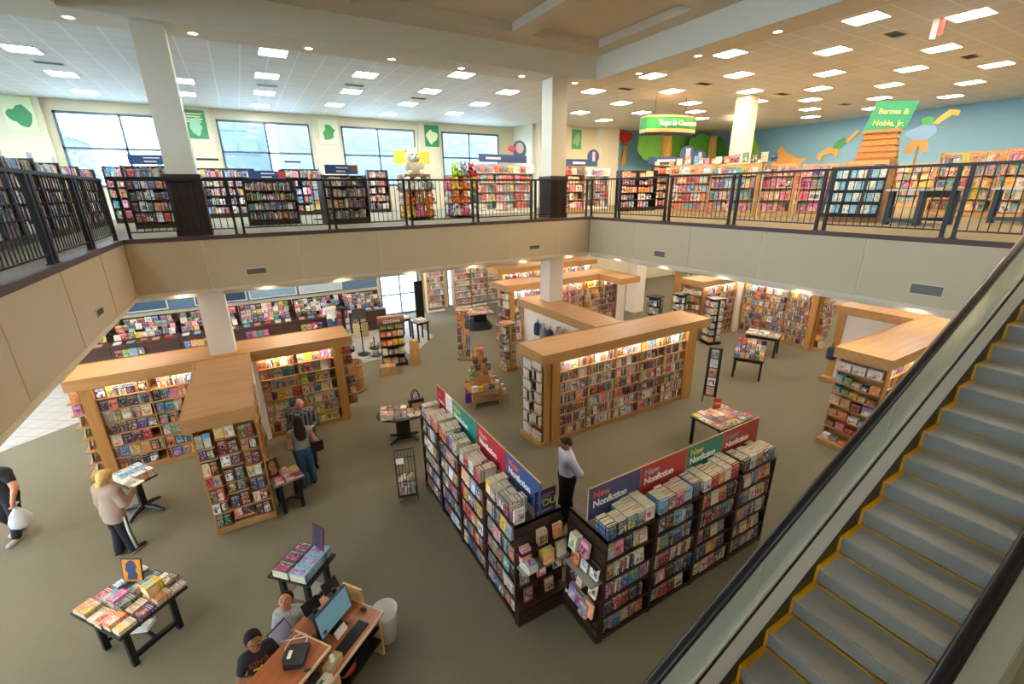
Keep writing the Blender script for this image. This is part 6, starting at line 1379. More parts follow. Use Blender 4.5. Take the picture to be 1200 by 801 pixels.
def nets(D, lo, vox):
    S = D < 0
    nx, ny, nz = D.shape
    acc = np.zeros((nx - 1, ny - 1, nz - 1, 3)); cnt = np.zeros((nx - 1, ny - 1, nz - 1))
    c = [(i, j, k) for i in (0, 1) for j in (0, 1) for k in (0, 1)]
    g = lambda A, o: A[o[0]:o[0] + nx - 1, o[1]:o[1] + ny - 1, o[2]:o[2] + nz - 1]
    for a in c:
        for b in c:
            if sum(abs(p - q) for p, q in zip(a, b)) != 1 or a > b: continue
            da, db = g(D, a), g(D, b); m = g(S, a) != g(S, b)
            t = np.where(m, da / np.where(m, da - db, 1), 0)
            for i in range(3): acc[..., i] += np.where(m, a[i] + t * (b[i] - a[i]), 0)
            cnt += m
    on = cnt > 0; idx = -np.ones(on.shape, int); idx[on] = np.arange(on.sum())
    I = np.argwhere(on); Vv = (acc[on] / cnt[on][:, None] + I) * vox + lo
    F = []
    for ax in range(3):
        sh = [slice(None)] * 3; s2 = [slice(None)] * 3; sh[ax] = slice(0, -1); s2[ax] = slice(1, None)
        A = S[tuple(sh)]; B = S[tuple(s2)]; E_ = np.argwhere(A != B)
        u, v = [(1, 2), (2, 0), (0, 1)][ax]
        E_ = E_[(E_[:, u] > 0) & (E_[:, v] > 0) & (E_[:, u] < D.shape[u] - 1) & (E_[:, v] < D.shape[v] - 1)]
        q = []
        for du, dv in ((-1, -1), (0, -1), (0, 0), (-1, 0)):
            e = E_.copy(); e[:, u] += du; e[:, v] += dv; q.append(idx[e[:, 0], e[:, 1], e[:, 2]])
        q = np.stack(q, 1); fl = A[E_[:, 0], E_[:, 1], E_[:, 2]]
        q[~fl] = q[~fl][:, ::-1]; F.append(q)
    F = np.concatenate(F); F = F[(F >= 0).all(1)]
    return Vv, F
def blob(name, prims, mat, parent, vox, cuts=(), cast=None):
    D, lo, v = field(prims, vox, cuts=cuts)
    Vv, F = nets(D, lo, v)
    me = bpy.data.meshes.new(name); me.from_pydata(Vv.tolist(), [], F.tolist()); me.materials.append(mat)
    me.polygons.foreach_set('use_smooth', [True] * len(me.polygons)); me.update()
    return link(name, me, parent)
def cap(a, b, ra, rb, k=.02, flat=None): return dict(a=np.array(a, float), b=np.array(b, float), ra=ra, rb=rb, k=k, flat=flat)
def unit(v): v = np.array(v, float); return v / np.linalg.norm(v)
YA = V3(0, 1, 0)
def hand(w, d, n, H, side, curl=.5, splay=1.):
    """palm, four unequal fingers and a thumb; d = pointing direction, n = where the palm looks, side = +1/-1 thumb side"""
    d = unit(d); n = np.array(n, float); n = unit(n - d * (n @ d)); s = np.cross(d, n) * side
    P = [cap(w, w + d * .012 * H, .019 * H, .02 * H, .012), cap(w + d * .02 * H - s * .012 * H, w + d * .05 * H - s * .013 * H, .014 * H, .013 * H, .01), cap(w + d * .02 * H + s * .010 * H, w + d * .05 * H + s * .012 * H, .015 * H, .013 * H, .01)]
    for i, L in enumerate((.042, .050, .047, .037)):
        o = (1.5 - i) * .0125 * H * splay; b = w + d * .055 * H + s * o; q = b
        for j, f in enumerate((.5, .3, .2)):
            a = curl * (j + 1) * .8; e = q + (d * math.cos(a) + n * math.sin(a)) * L * f * H * 1.05
            P.append(cap(q, e, (.0068 - .0007 * j) * H, (.0062 - .0007 * j) * H, .003)); q = e
    b = w + d * .016 * H + s * .02 * H; e = b + unit(s * .8 + d * .75 + n * .25) * .026 * H; f = e + unit(s * .15 + d * .95 + n * .5) * .022 * H
    P += [cap(b, e, .0092 * H, .0078 * H, .008), cap(e, f, .0076 * H, .006 * H, .004)]
    return P
def person(label, loc, rotz, H, skin, arms, legs=None, lean=0., turn=0., nod=0., shirt=None, trousers=None, shoes=None, hair=None, build=1., sh=.112, child=False, extras=None, group=None, sleeve=(1., 1.)):
    """local frame: faces +y, its right hand is at +x. arms = {+1: (elbow, wrist, hand dir, palm normal, curl), -1: ...} as offsets from the shoulder in units of H"""
    t = thing('person', label, 'person', loc, rotz, group)
    hd = 1.32 if child else 1.0
    zh = .50 if child else .52; zs = .79 if child else .815; zc = zs - .1
    c_, s_ = math.cos(lean), math.sin(lean); piv = V3(0, 0, zh * H)
    def up(p):
        p = np.array(p, float) * H - piv; return piv + V3(p[0], p[1] * c_ + p[2] * s_, -p[1] * s_ + p[2] * c_)
    b = build; TT = []
    fl = lambda s: (YA, s)
    pel, wai, che = up((0, 0, zh + .015)), up((0, .005, zh + .09)), up((0, .005, zc))
    TT += [cap(up((-.03, 0, zh + .01)), up((.03, 0, zh + .01)), .078 * H * b, .078 * H * b, .03 * H, fl(.78)), cap(pel, wai, .082 * H * b, .076 * H * b, .04 * H, fl(.74)), cap(wai, che, .078 * H * b, .092 * H * b, .04 * H, fl(.68)),
           cap(up((-sh * .72, 0, zs - .03)), up((sh * .72, 0, zs - .03)), .05 * H * b, .05 * H * b, .04 * H)]
    neck0 = up((0, -.004, zs)); hc = up((0, .012, zs + .115 * (1.12 if child else 1)))
    ct, st = math.cos(turn), math.sin(turn); cn, sn = math.cos(nod), math.sin(nod)
    def hp(x, y, z):
        """point in the head's own frame (units of H) -> local"""
        y, z = y * cn + z * sn, -y * sn + z * cn
        return hc + V3(x * ct - y * st, x * st + y * ct, z) * H * hd
    fwd = unit(hp(0, 1, 0) - hp(0, 0, 0))
    side = unit(hp(1, 0, 0) - hp(0, 0, 0))
    HH = H * hd
    head = [cap(hp(0, -.012, .012), hp(0, .012, .012), .054 * HH, .052 * HH, .01, (side, .86)), cap(hp(0, .012, -.005), hp(0, .026, -.036 if child else -.045), .042 * HH, (.032 if child else .027) * HH, .02, (side, .95 if child else .9)),
            cap(hp(0, .058, .004), hp(0, .062 if child else .069, -.018), .006 * HH, .0085 * HH, .008), cap(hp(-.018, .05, .012), hp(.018, .05, .012), .009 * HH, .009 * HH, .012),
            cap(hp(-.014, .047, -.036), hp(.014, .047, -.036), .007 * HH, .007 * HH, .007)]
    for e in (-1, 1): head.append(cap(hp(e * .048, -.008, .006), hp(e * .05, -.006, -.014), .0095 * HH, .007 * HH, .004))
    neck = [cap(neck0, hp(0, -.008, -.035), .034 * H * (1.05 if b > 1 else 1), .032 * H, .02 * H)]
    legs = legs or {}
    LL, FF, SHO = {}, {}, []
    for e in (-1, 1):
        kx, ky, ax_, ay = legs.get(e, (.052, .012, .055, 0))
        hip = V3(e * .05, 0, zh) * H; kn = V3(e * kx, ky, .275) * H; an = V3(e * ax_, ay, .045) * H
        LL[e] = [cap(hip, kn, .062 * H * b, .041 * H * b, .02 * H), cap(kn, an, .041 * H * b, .026 * H * b, .015 * H)]
        toe = an + V3(e * .012, .095, -.026) * H
        FF[e] = [cap(an + V3(0, -.025, -.022) * H, toe, .022 * H, .018 * H, .02)]
        SHO += [cap(an + V3(0, -.03, -.022) * H, toe + V3(0, .006, 0) * H, .0245 * H, .0225 * H, .02), cap(an + V3(0, 0, .0) * H, an + V3(0, .01, -.02) * H, .03 * H, .028 * H, .02)]
    AA, HN, ends = {}, [], {}
    for e in (-1, 1):
        el, wr, hd_, pn, cu = arms[e]
        s0 = up((e * sh, 0, zs - .025)); E_ = s0 + V3(*el) * H; W = E_ + V3(*wr) * H
        AA[e] = [cap(s0, E_, .036 * H * b, .029 * H * b, .02 * H), cap(E_, W, .028 * H * b, .019 * H, .012 * H)]
        HN += hand(W, hd_, pn, H, -e if True else e, cu); ends[e] = (s0, E_, W)
    body = TT + neck + head + [p for e in (-1, 1) for p in LL[e] + FF[e] + AA[e]] + HN
    blob('body', body, plain('skin_' + skin[1:], skin, .5, var=.06, scale=8), t, .0046 * H)
    ey = MB()
    ew = MB()
    for e in (-1, 1): ey.ball(tuple(hp(e * .0195, .0598, .002)), .0056 * HH, 8); ew.ball(tuple(hp(e * .0195, .0555, .002)), .0075 * HH, 8, sc=(1.2, 1, .75))
    part('eyes', ew, M['white'], t, True); part('irises', ey, M['rubber'], t, True)
    part('mouth', MB().tube([tuple(hp(-.015, .0545, -.036)), tuple(hp(0, .0575, -.037)), tuple(hp(.015, .0545, -.036))], .0036 * HH, 6), plain('lips_' + skin[1:], '#9a5a50', .5), t, True)
    part('eyebrows', MB().tube([tuple(hp(-.03, .053, .0185)), tuple(hp(-.011, .061, .0195))], .0028 * HH, 5).tube([tuple(hp(.03, .053, .0185)), tuple(hp(.011, .061, .0195))], .0028 * HH, 5), plain('brow_' + (hair['col'][1:] if hair else 'grey'), hair['col'] if hair else '#8a8078', .8), t, True)
    g = lambda P, o: [dict(p, ra=p['ra'] + o, rb=p['rb'] + o) for p in P]
    if trousers:
        pr = []; fr = trousers.get('to', .96); o = trousers.get('loose', .010)
        for e in (-1, 1):
            th_, sk_ = LL[e]; q = dict(sk_); q['b'] = sk_['a'] + (sk_['b'] - sk_['a']) * fr; q['rb'] = sk_['ra'] + (sk_['rb'] - sk_['ra']) * fr + trousers.get('flare', .008)
            pr += g([th_], o) + g([q], o)
        pr += g(TT[:2], o * .9)
        blob('trousers', pr, trousers['mat'], t, .0085, cuts=[(tuple(up((0, 0, zh + .085))), (0, 0, 1))])
    if shirt:
        pr = g(TT, shirt.get('body', .02)) + [cap(neck0 - V3(0, 0, .02 * H), neck0 + V3(0, -.004, .012) * H, .042 * H, .036 * H, .02)]
        if shirt.get('long'): pr += [cap(up((-.03, 0, zh - shirt['long'])), up((.03, 0, zh - shirt['long'])), .088 * H * b, .088 * H * b, .04, fl(.8)), cap(up((0, 0, zh - shirt['long'])), wai, .092 * H * b, .085 * H * b, .04, fl(.8))]
        for e in (-1, 1):
            f = shirt.get('sleeve', 1.); u, lo_ = AA[e]; slo = shirt.get('loose', .011)
            if f <= 1: q = dict(u); q['b'] = u['a'] + (u['b'] - u['a']) * f; pr += g([q], slo)
            else: q = dict(lo_); q['b'] = lo_['a'] + (lo_['b'] - lo_['a']) * (f - 1); pr += g([u, q], slo)
        nk = up((0, 0, zs + .012)); hem = up((0, 0, zh + shirt.get('hem', .0)))
        if not shirt.get('sleeveless'): pass
        o = blob('shirt' if not shirt.get('coat') else 'jacket', pr, shirt['mat'], t, .0085, cuts=[(tuple(hem), (0, 0, -1))])
        if shirt.get('collar'): part('collar', MB().tube([tuple(nk + V3(.04 * math.cos(a), .034 * math.sin(a) - .004, .004) * H) for a in np.linspace(PI / 2 + .35, 2.5 * PI - .35, 14)], .012 * H, 6), shirt['mat'], t, True)
    if shoes:
        blob('shoes', SHO, shoes, t, .008, cuts=[((0, 0, .075 * H), (0, 0, 1)), ((0, 0, .002), (0, 0, -1))])
        so = MB()
        for e in (-1, 1):
            a = FF[e][0]['a']; bb = FF[e][0]['b']; so.tube([(a[0], a[1] - .03, .012), ((a[0] + bb[0]) / 2, (a[1] + bb[1]) / 2, .012), (bb[0], bb[1] + .03, .012)], [.036, .042, .034], 10)
        for i, (x, y, z) in enumerate(so.v): so.v[i] = (x, y, .012 + (z - .012) * .3)
        part('soles', so, M['white'], t, True)
    if hair:
        hp_ = [dict(p, ra=p['ra'] + hair.get('thick', .012) * hd, rb=p['rb'] + hair.get('thick', .012) * hd) for p in head[:1]]
        cuts = [(tuple(hp(0, .03, .032)), tuple(unit(fwd * .9 - (hp(0, 0, 1) - hp(0, 0, 0)) / HH * .55))), (tuple(hp(0, -.03, hair.get('nape', -.03))), (0, 0, -1))]
        pr = hp_ + [cap(hp(0, -.02, .0), hp(0, -.03, -.02), .045 * HH, .04 * HH, .02)]
        if hair.get('long'):
            cuts = cuts[:1]
            pts = [hp(0, -.03, .0)] + [up((dx, dy, dz)) for dx, dy, dz in hair['long']]
            for i in range(len(pts) - 1): pr.append(cap(pts[i], pts[i + 1], hair['w'][i] * H, hair['w'][i + 1] * H, .025, (YA, .6)))
        blob('hair', pr, plain('hair_' + hair['col'][1:], hair['col'], .8, var=.35, scale=60, stretch=(1, 1, .15), spec=.15, bump=.5), t, .0065, cuts=cuts)
    return t, dict(up=up, hp=hp, ends=ends, H=H, T=TR(loc, rotz))
DOWN = (0, 0, -1)
cloth = lambda n, c, **k: plain(n, c, k.pop('rough', .85), var=k.pop('var', .1), scale=k.pop('scale', 14), **k)
# rotz: local +y is where the person faces
# man in a white shirt, facing the middle bookcase tip, hands behind his back
t, J = person('man in white shirt and black trousers between the nonfiction rows, hands behind his back', (4.44, 5.66, 0), 1.2, 1.78, '#c98f72',
    {1: ((.04, -.09, -.14), (-.10, -.045, -.10), (-.8, -.05, -.5), (0, 1, 0), .6), -1: ((-.04, -.09, -.14), (.09, -.05, -.10), (.8, -.05, -.5), (0, 1, 0), .6)},
    legs={1: (.05, .01, .06, .02), -1: (.05, .01, .06, -.02)}, lean=.04, nod=.3, turn=.0, build=1.13,
    shirt=dict(mat=cloth('white_shirt', '#dcdce6', var=.04), sleeve=1.97, hem=.03, loose=.02, collar=1), trousers=dict(mat=cloth('black_trousers', '#141416'), loose=.022, flare=.034, to=1.02), shoes=M['black'], hair=dict(col='#5a3d28', thick=.011, nape=-.035))
# blonde woman reading at the pedestal table
t, J = person('blonde woman in a beige cardigan and black striped trousers reading beside the pedestal table', (-2.82, 8.98, 0), -.75, 1.68, '#d9a283',
    {1: ((.03, .02, -.17), (-.03, .13, .06), (-.5, .8, .3), (-.6, 0, .8), .5), -1: ((-.03, -.01, -.17), (-.01, .02, -.15), (0, .1, -1), (.9, .2, 0), .45)},
    legs={1: (.05, .01, .06, .03), -1: (.05, .01, .05, -.03)}, lean=.06, nod=.4, build=.98,
    shirt=dict(mat=cloth('beige_cardigan', '#a58d7c', bump=.3), sleeve=1.93, long=.06, hem=-.1, loose=.026, coat=1, body=.034), trousers=dict(mat=cloth('black_track_trousers', '#17181b'), loose=.013, flare=.02, to=.95), shoes=plain('black_sneaker', '#1b1b1e', .6), hair=dict(col='#dcb871', thick=.014, long=[(0, -.06, .86), (0, -.065, .80)], w=[.035, .03, .018]))
m = MB(); 
m.tube([(.192, .01, .80), (.175, .02, .46), (.176, .05, .09)], [.02, .02, .022], 6); part('side_stripe', m, M['white'], t, True)
W = J['ends'][1][2]; p = J['T'] @ Vector(tuple(W + V3(-.09, .10, .05)))
t2 = thing('open_book', 'open white book held by the blonde woman', 'book', tuple(p), -.75)
part('cover', MB().add([(-.15, -.1, .02), (0, -.1, 0), (0, .1, 0), (-.15, .1, .02), (.15, -.1, .02), (.15, .1, .02)], [(0, 1, 2, 3), (1, 4, 5, 2)]), plain('blue_cover', '#8d97b5', .5), t2)
part('pages', MB().add([(-.145, -.095, .032), (-.03, -.095, .022), (0, -.095, .006), (.03, -.095, .022), (.145, -.095, .032), (-.145, .095, .032), (-.03, .095, .022), (0, .095, .006), (.03, .095, .022), (.145, .095, .032), (-.145, -.095, .022), (.145, -.095, .022), (-.145, .095, .022), (.145, .095, .022)], [(0, 1, 6, 5), (1, 2, 7, 6), (2, 3, 8, 7), (3, 4, 9, 8)]), M['paper'], t2, True)
# woman with long dark hair, back to the camera; bald man facing her
t, J = person('woman with very long dark hair, grey sleeveless top and jeans, seen from behind', (.25, 9.37, 0), .05, 1.66, '#c08768',
    {1: ((.035, .01, -.17), (-.05, .10, .01), (-.5, .7, .3), (-.7, 0, .6), .6), -1: ((-.05, -.02, -.165), (.03, .09, -.08), (.4, .8, -.1), (.8, 0, .4), .5)},
    legs={1: (.055, .01, .07, .03), -1: (.05, .01, .055, -.02)}, build=1.02, nod=.12,
    shirt=dict(mat=cloth('grey_marl_top', '#8f8c88', var=.2), sleeve=.12, hem=.055, loose=.006), trousers=dict(mat=cloth('blue_denim', '#2f5270', var=.25), loose=.009, flare=.022, to=1.0), shoes=plain('dark_shoe', '#2a2a2e', .6), hair=dict(col='#2b1c15', thick=.014, long=[(0, -.07, .84), (0, -.095, .72), (0, -.095, .60)], w=[.05, .064, .07, .045]))
s0 = J['ends'][1][0]
t2 = thing('handbag', 'black shoulder handbag of the long-haired woman', 'bag', tuple(J['T'] @ Vector(tuple(V3(.27, -.03, .78)))), .3)
part('bag_body', MB().prism([(-.13, -.05), (.13, -.05), (.13, .05), (-.13, .05)], 0, .24), cloth('black_leather', '#1a191b', rough=.4), t2)
part('strap', MB().tube([(-.11, 0, .22), (-.1, .02, .42), (-.1, .03, .58), (-.05, .03, .56), (.02, .0, .4), (.1, 0, .23)], .011, 6), cloth('red_brown_strap', '#6a3226', rough=.5), t2)
t, J = person('bald man in a dark plaid shirt facing the long-haired woman', (.37, 10.1, 0), PI + .1, 1.74, '#cf9274',
    {1: ((.05, .02, -.17), (-.07, .10, .02), (-.6, .7, .1), (-.5, 0, .8), .5), -1: ((-.05, .02, -.17), (.07, .10, .02), (.6, .7, .1), (.5, 0, .8), .5)}, nod=.4, build=1.12,
    shirt=dict(mat=tile_material('plaid_shirt', '#33363c', '#7c828a', .07, .07, .012, .5, 0, .85), sleeve=1.9, hem=-.03, loose=.018, collar=1), trousers=dict(mat=cloth('dark_trousers', '#26282d'), loose=.012, flare=.015), shoes=M['black'])
# half-seen person with a carrier bag at the left edge
t, J = person('person in a black t-shirt at the left edge carrying a white plastic bag', (-4.64, 10.6, 0), 2.6, 1.72, '#c98863',
    {1: ((.03, .0, -.17), (.0, .03, -.15), (0, .05, -1), (-.9, .2, 0), 1.1), -1: ((-.10, .05, -.14), (-.02, .08, -.12), (-.1, .2, -1), (.9, .2, 0), 1.1)}, legs={1: (.05, .05, .055, -.05), -1: (.055, .03, .06, .1)}, build=1.12,
    shirt=dict(mat=cloth('black_tshirt', '#17171a'), sleeve=.55, hem=-.03, loose=.016), trousers=dict(mat=cloth('black_leggings', '#19191b'), loose=.009), shoes=plain('grey_sneaker', '#b9b4ad', .6), hair=dict(col='#3a2a20', thick=.012))
W = J['T'] @ Vector(tuple(J['ends'][-1][2] + V3(0, 0, -.09)))
t2 = thing('plastic_bag', 'white plastic carrier bag held at the left edge', 'bag', tuple(W + Vector((0, 0, -.46))), .5)
mm = MB().lathe([(0, 0), (.08, .0), (.14, .06), (.155, .17), (.13, .29), (.065, .37), (.03, .42)], 18, T=Matrix.Diagonal((1, .65, 1, 1)))
for i, (x, y, z) in enumerate(mm.v): mm.v[i] = (x * (1 + .08 * math.sin(7 * z * 10 + x * 20)), y * (1 + .1 * math.sin(9 * x * 8)), z)
part('bag', mm, plain('white_bag_film', '#dcdcdc', .3, var=.1, scale=10), t2, True); part('knot', MB().tube([(0, 0, .4), (.01, 0, .47), (.05, .01, .52)], [.03, .02, .035], 8), plain('white_bag_film', '#dcdcdc', .3), t2, True)
# two boys by the help desk
t, J = person('boy in a grey-white patterned sweater standing at the help desk, looking up', (-.36, 5.17, 0), PI - .3, 1.27, '#a86f4a',
    {1: ((.05, -.01, -.16), (-.09, .09, -.02), (-.8, .5, -.1), (0, -.6, -.7), .7), -1: ((-.05, -.01, -.16), (.07, .10, -.03), (.8, .5, -.1), (0, -.6, -.7), .7)}, nod=-.7, turn=.0, child=True, sh=.105, build=.94,
    shirt=dict(mat=plain('grey_pattern_knit', '#a09d97', .9, var=.75, scale=24, bump=.3), sleeve=1.9, hem=-.02, loose=.014), trousers=dict(mat=cloth('pale_denim', '#5d7896', var=.25), loose=.010), shoes=M['white'], hair=dict(col='#1d1512', thick=.006, nape=.0))
t, J = person('boy in a black t-shirt with red and yellow lettering, arms folded at the desk', (-.74, 4.77, 0), PI + .25, 1.28, '#8a5638',
    {1: ((.06, .03, -.15), (-.12, .09, .0), (-.9, .3, .1), (0, -.8, -.4), .6), -1: ((-.06, .03, -.15), (.12, .10, .01), (.9, .2, .1), (0, -.8, -.4), .6)}, nod=-.12, child=True, sh=.108, build=.96,
    shirt=dict(mat=cloth('black_boys_tshirt', '#18181b'), sleeve=.6, hem=-.04, loose=.016), trousers=dict(mat=cloth('dark_jeans', '#25303f'), loose=.01), shoes=M['white'], hair=dict(col='#1d1512', thick=.010, nape=-.01))
cp = J['up']((0, .085, .70)); 
writing('chest_lettering', 'KING', .085, plain('shirt_red_ink', '#6e2a22', .7), t, Matrix.Translation(tuple(cp + V3(.115, .012, .03))) @ Matrix.Rotation(PI, 4, 'Z') @ Matrix.Rotation(PI / 2, 4, 'X'), depth=.012, bold=.02)
m = MB(); rr = random.Random(3)
for k in range(7): m.ball((-.07 + .023 * k, .005 * math.sin(k), .012 * math.cos(2.2 * k)), .014, 8, sc=(1, .6, 1))
o = part('chest_emblem', m, plain('shirt_yellow_ink', '#d8c21e', .7), t, True); o.location = tuple(cp + V3(0, .008, -.035))
# shopper at the newsstand, far back
t, J = person('man in a white t-shirt and cap browsing the newsstand, seen from behind', (2.55, 19.75, 0), .25, 1.76, '#b9805f',
    {1: ((.06, .03, -.16), (-.01, .12, .0), (0, 1, -.1), (-.3, 0, -1), .4), -1: ((-.06, .03, -.16), (.01, .12, .0), (0, 1, -.1), (.3, 0, -1), .4)}, lean=.12, nod=.3, build=1.1,
    shirt=dict(mat=cloth('white_tshirt', '#e2dfd8', var=.05), sleeve=.65, hem=-.03, loose=.02), trousers=dict(mat=cloth('blue_jeans_far', '#3d5a78', var=.2), loose=.012), shoes=M['white'], hair=dict(col='#26221f', thick=.016, nape=.0))
# ------------------------------------------------------------------ outdoors: sky, trees and pale blocks seen through the windows
w = bpy.data.worlds.new('sky'); SC.world = w; w.use_nodes = True
nt = w.node_tree; bg = nt.nodes['Background']
tc = nt.nodes.new('ShaderNodeTexCoord')
nz = nt.nodes.new('ShaderNodeTexNoise'); nz.inputs['Scale'].default_value = 2.2; nz.inputs['Detail'].default_value = 5
nt.links.new(tc.outputs['Generated'], nz.inputs['Vector'])
rp = nt.nodes.new('ShaderNodeValToRGB'); nt.links.new(nz.outputs['Fac'], rp.inputs[0])
rp.color_ramp.elements[0].position = .38; rp.color_ramp.elements[0].color = (.40, .64, 1., 1)
rp.color_ramp.elements[1].position = .62; rp.color_ramp.elements[1].color = (.72, .87, 1., 1)
nt.links.new(rp.outputs[0], bg.inputs['Color']); bg.inputs['Strength'].default_value = SKY
struct('ground_outside', MB().box(-60, YW1 + .4, -.3, 90, 140, -.15).box(-60, -40, -.3, XW0 - .4, YW1 + .4, -.15), plain('pale_pavement', '#a3a6a6', .8, var=.1))
def block(x0, x1, y, h, fl, lab, col):
    t = thing('office_building', lab, 'building', ((x0 + x1) / 2, y, -.15))
    w = x1 - x0; d = 14
    part('facade', MB().box(-w / 2, 0, 0, w / 2, d, h), plain('pale_facade_' + col, col, .8, var=.04), t)
    part('roof_edge', MB().box(-w / 2 - .3, -.3, h, w / 2 + .3, d + .3, h + .5), M['white'], t)
    for k in range(fl):
        z = 2 + k * (h - 2) / fl
        b = MB(); n = int(w / 3.2)
        for q in range(n): b.box(-w / 2 + 1 + q * (w - 2) / n, -.12, z, -w / 2 + 1 + (q + .8) * (w - 2) / n, .05, z + (h - 2) / fl * .5)
        part('window_band', b, plain('bluish_window_band', '#3f5060', .2, var=.1), t)
block(6, 34, 62, 17.5, 5, 'pale office block with rows of bluish windows, seen through the third and fourth windows', '#566069')
block(-8, 5.5, 84, 22, 6, 'tall pale office block with window bands, behind the second window', '#505b66')
block(36, 60, 70, 14, 4, 'low white office block seen through the rightmost window', '#777e84')
block(-34, -14, 60, 12, 3, 'low grey office block beyond the leftmost window', '#6a7074')
def tree(x, y, h, r, lab):
    t = thing('tree', lab, 'tree', (x, y, -.15), 0, 'trees outside the windows')
    part('trunk', MB().tube([(0, 0, 0), (.1, 0, h * .5), (0, .1, h * .8)], [.28, .2, .08], 8), plain('tree_bark', '#5c4a3a', .9, var=.2), t)
    lf = MB(); rr = random.Random(int(x * 10))
    for k in range(1500):
        a = rr.uniform(0, 2 * PI); u = rr.random() ** .5; zz = rr.uniform(.25, 1)
        p = Vector((math.cos(a) * u * r * math.sin(zz * PI) ** .6, math.sin(a) * u * r * math.sin(zz * PI) ** .6, zz * h))
        n = Vector((rr.gauss(0, 1), rr.gauss(0, 1), rr.gauss(0, 1))).normalized(); q = n.orthogonal().normalized() * .16; s = n.cross(q)
        lf.add([p - q, p + s * .7, p + q, p - s * .7], [(0, 1, 2, 3)])
    part('foliage', lf, plain('tree_leaves', '#5f8a66', .7, var=.3, scale=1), t)
tree(-10.2, 44, 10.8, 2.6, 'bushy green tree low in the leftmost wide window')
tree(-4.6, 49, 9.4, 2.2, 'small green tree beside the bushy one outside the left window')
tree(-1.2, 46, 9.8, 2.0, 'green tree at the left edge of the second window')
# ------------------------------------------------------------------ build the recorded goods: the 300 that show largest of each kind one by one, the rest as one mass
def project(p):
    d = (p[0], p[1], p[2] - H_CAM); x, y, z = (sum(CR[i][k] * d[k] for k in range(3)) for i in range(3))
    return None if z < .2 else (600 + FPX * x / z, 400.5 - FPX * y / z)
dg = bpy.context.evaluated_depsgraph_get()
org = Vector((0, 0, H_CAM))
for r in GOODS:
    Mx = r['M']; w, h, d = r['w'], r['h'], r['d']
    fx = r['face'] == 'x'
    q = [(w, 0, 0), (w, d, 0), (w, d, h), (w, 0, h)] if fx else [(0, 0, 0), (w, 0, 0), (w, 0, h), (0, 0, h)]
    P = [project(Mx @ Vector(c)) for c in q]; r['area'] = 0
    if None in P: continue
    A = abs(sum(P[i][0] * P[(i + 1) % 4][1] - P[(i + 1) % 4][0] * P[i][1] for i in range(4))) / 2
    c = Mx @ (Vector((w + .004, d / 2, h / 2)) if fx else Vector((w / 2, -.004, h / 2)))
    n = Mx.to_3x3() @ (Vector((1, 0, 0)) if fx else Vector((0, -1, 0)))
    u = project(c)
    if u is None or not (-4 < u[0] < 1204 and -4 < u[1] < 805): continue
    if n.dot(org - c) <= 0: A *= .3
    hit = 0
    for o_ in ((0, 0, 0), (0, 0, .35 * h) if fx and abs(Mx[2][2]) > .5 else (.3 * w, 0, 0)):
        cc = c + Vector(o_); dv = cc - org; L = dv.length
        ok, loc, nn, ii, ob, mm = SC.ray_cast(dg, org, dv.normalized(), distance=L - .03)
        hit += bool(ok)
    r['area'] = A * (.02 if hit == 2 else .6 if hit else 1) * (.35 if r['low'] else 1)
by = {}
for r in GOODS: by.setdefault(r['kind'], []).append(r)
SIDE = ((0, 2, 6, 4), (1, 5, 7, 3), (0, 4, 5, 1), (2, 3, 7, 6), (4, 6, 7, 5), (0, 1, 3, 2))     # x0 x1 y0 y1 z1 z0 of a box whose vertex i has bits x=1, y=2, z=4
UVS = {0: ((1, 0), (0, 0), (0, 1), (1, 1)), 1: ((0, 0), (0, 1), (1, 1), (1, 0)), 2: ((0, 0), (0, 1), (1, 1), (1, 0))}
def raw_box(lo, hi): return [(hi[0] if i & 1 else lo[0], hi[1] if i & 2 else lo[1], hi[2] if i & 4 else lo[2]) for i in range(8)]
class Bulk:
    def __init__(s): s.v = []; s.f = []; s.mi = []; s.col = []; s.acc = []; s.uv = []
    def face(s, ids, mi, col, acc, uv):
        s.f.append(ids); s.mi.append(mi)
        for k in range(4): s.col.append((*col, 1)); s.acc.append(acc); s.uv.append(uv[k])
    def goods(s, r, Mx, pages=True):
        o = len(s.v); w, h, d = r['w'], r['h'], r['d']
        s.v += [tuple(Mx @ Vector(p)) for p in raw_box((0, 0, 0), (w, d, h))]
        col = RGB[r['col']]; acc = (*RGB[r['acc']], r['seed'])
        for k, fc in enumerate(SIDE):
            pg = pages and k >= 3
            u = UVS.get(k) or ((0, 0),) * 4
            if k == 2 and pages: u = ((.1, .3), (.1, .9), (.9, .9), (.9, .3))
            if not pages and k >= 3: u = ((0, 0),) * 4
            s.face(tuple(i + o for i in fc), 1 if pg else 0, col, acc, u)
    def mesh(s, name, mats):
        me = bpy.data.meshes.new(name); me.from_pydata(s.v, [], s.f)
        for m in mats: me.materials.append(m)
        me.polygons.foreach_set('material_index', s.mi)
        for nm, dat in (('col', s.col), ('acc', s.acc)):
            a = me.color_attributes.new(nm, 'FLOAT_COLOR', 'CORNER'); a.data.foreach_set('color', np.array(dat, np.float32).ravel())
        uv = me.uv_layers.new(name='uv'); uv.data.foreach_set('uv', np.array(s.uv, np.float32).ravel())
        me.update(); return me
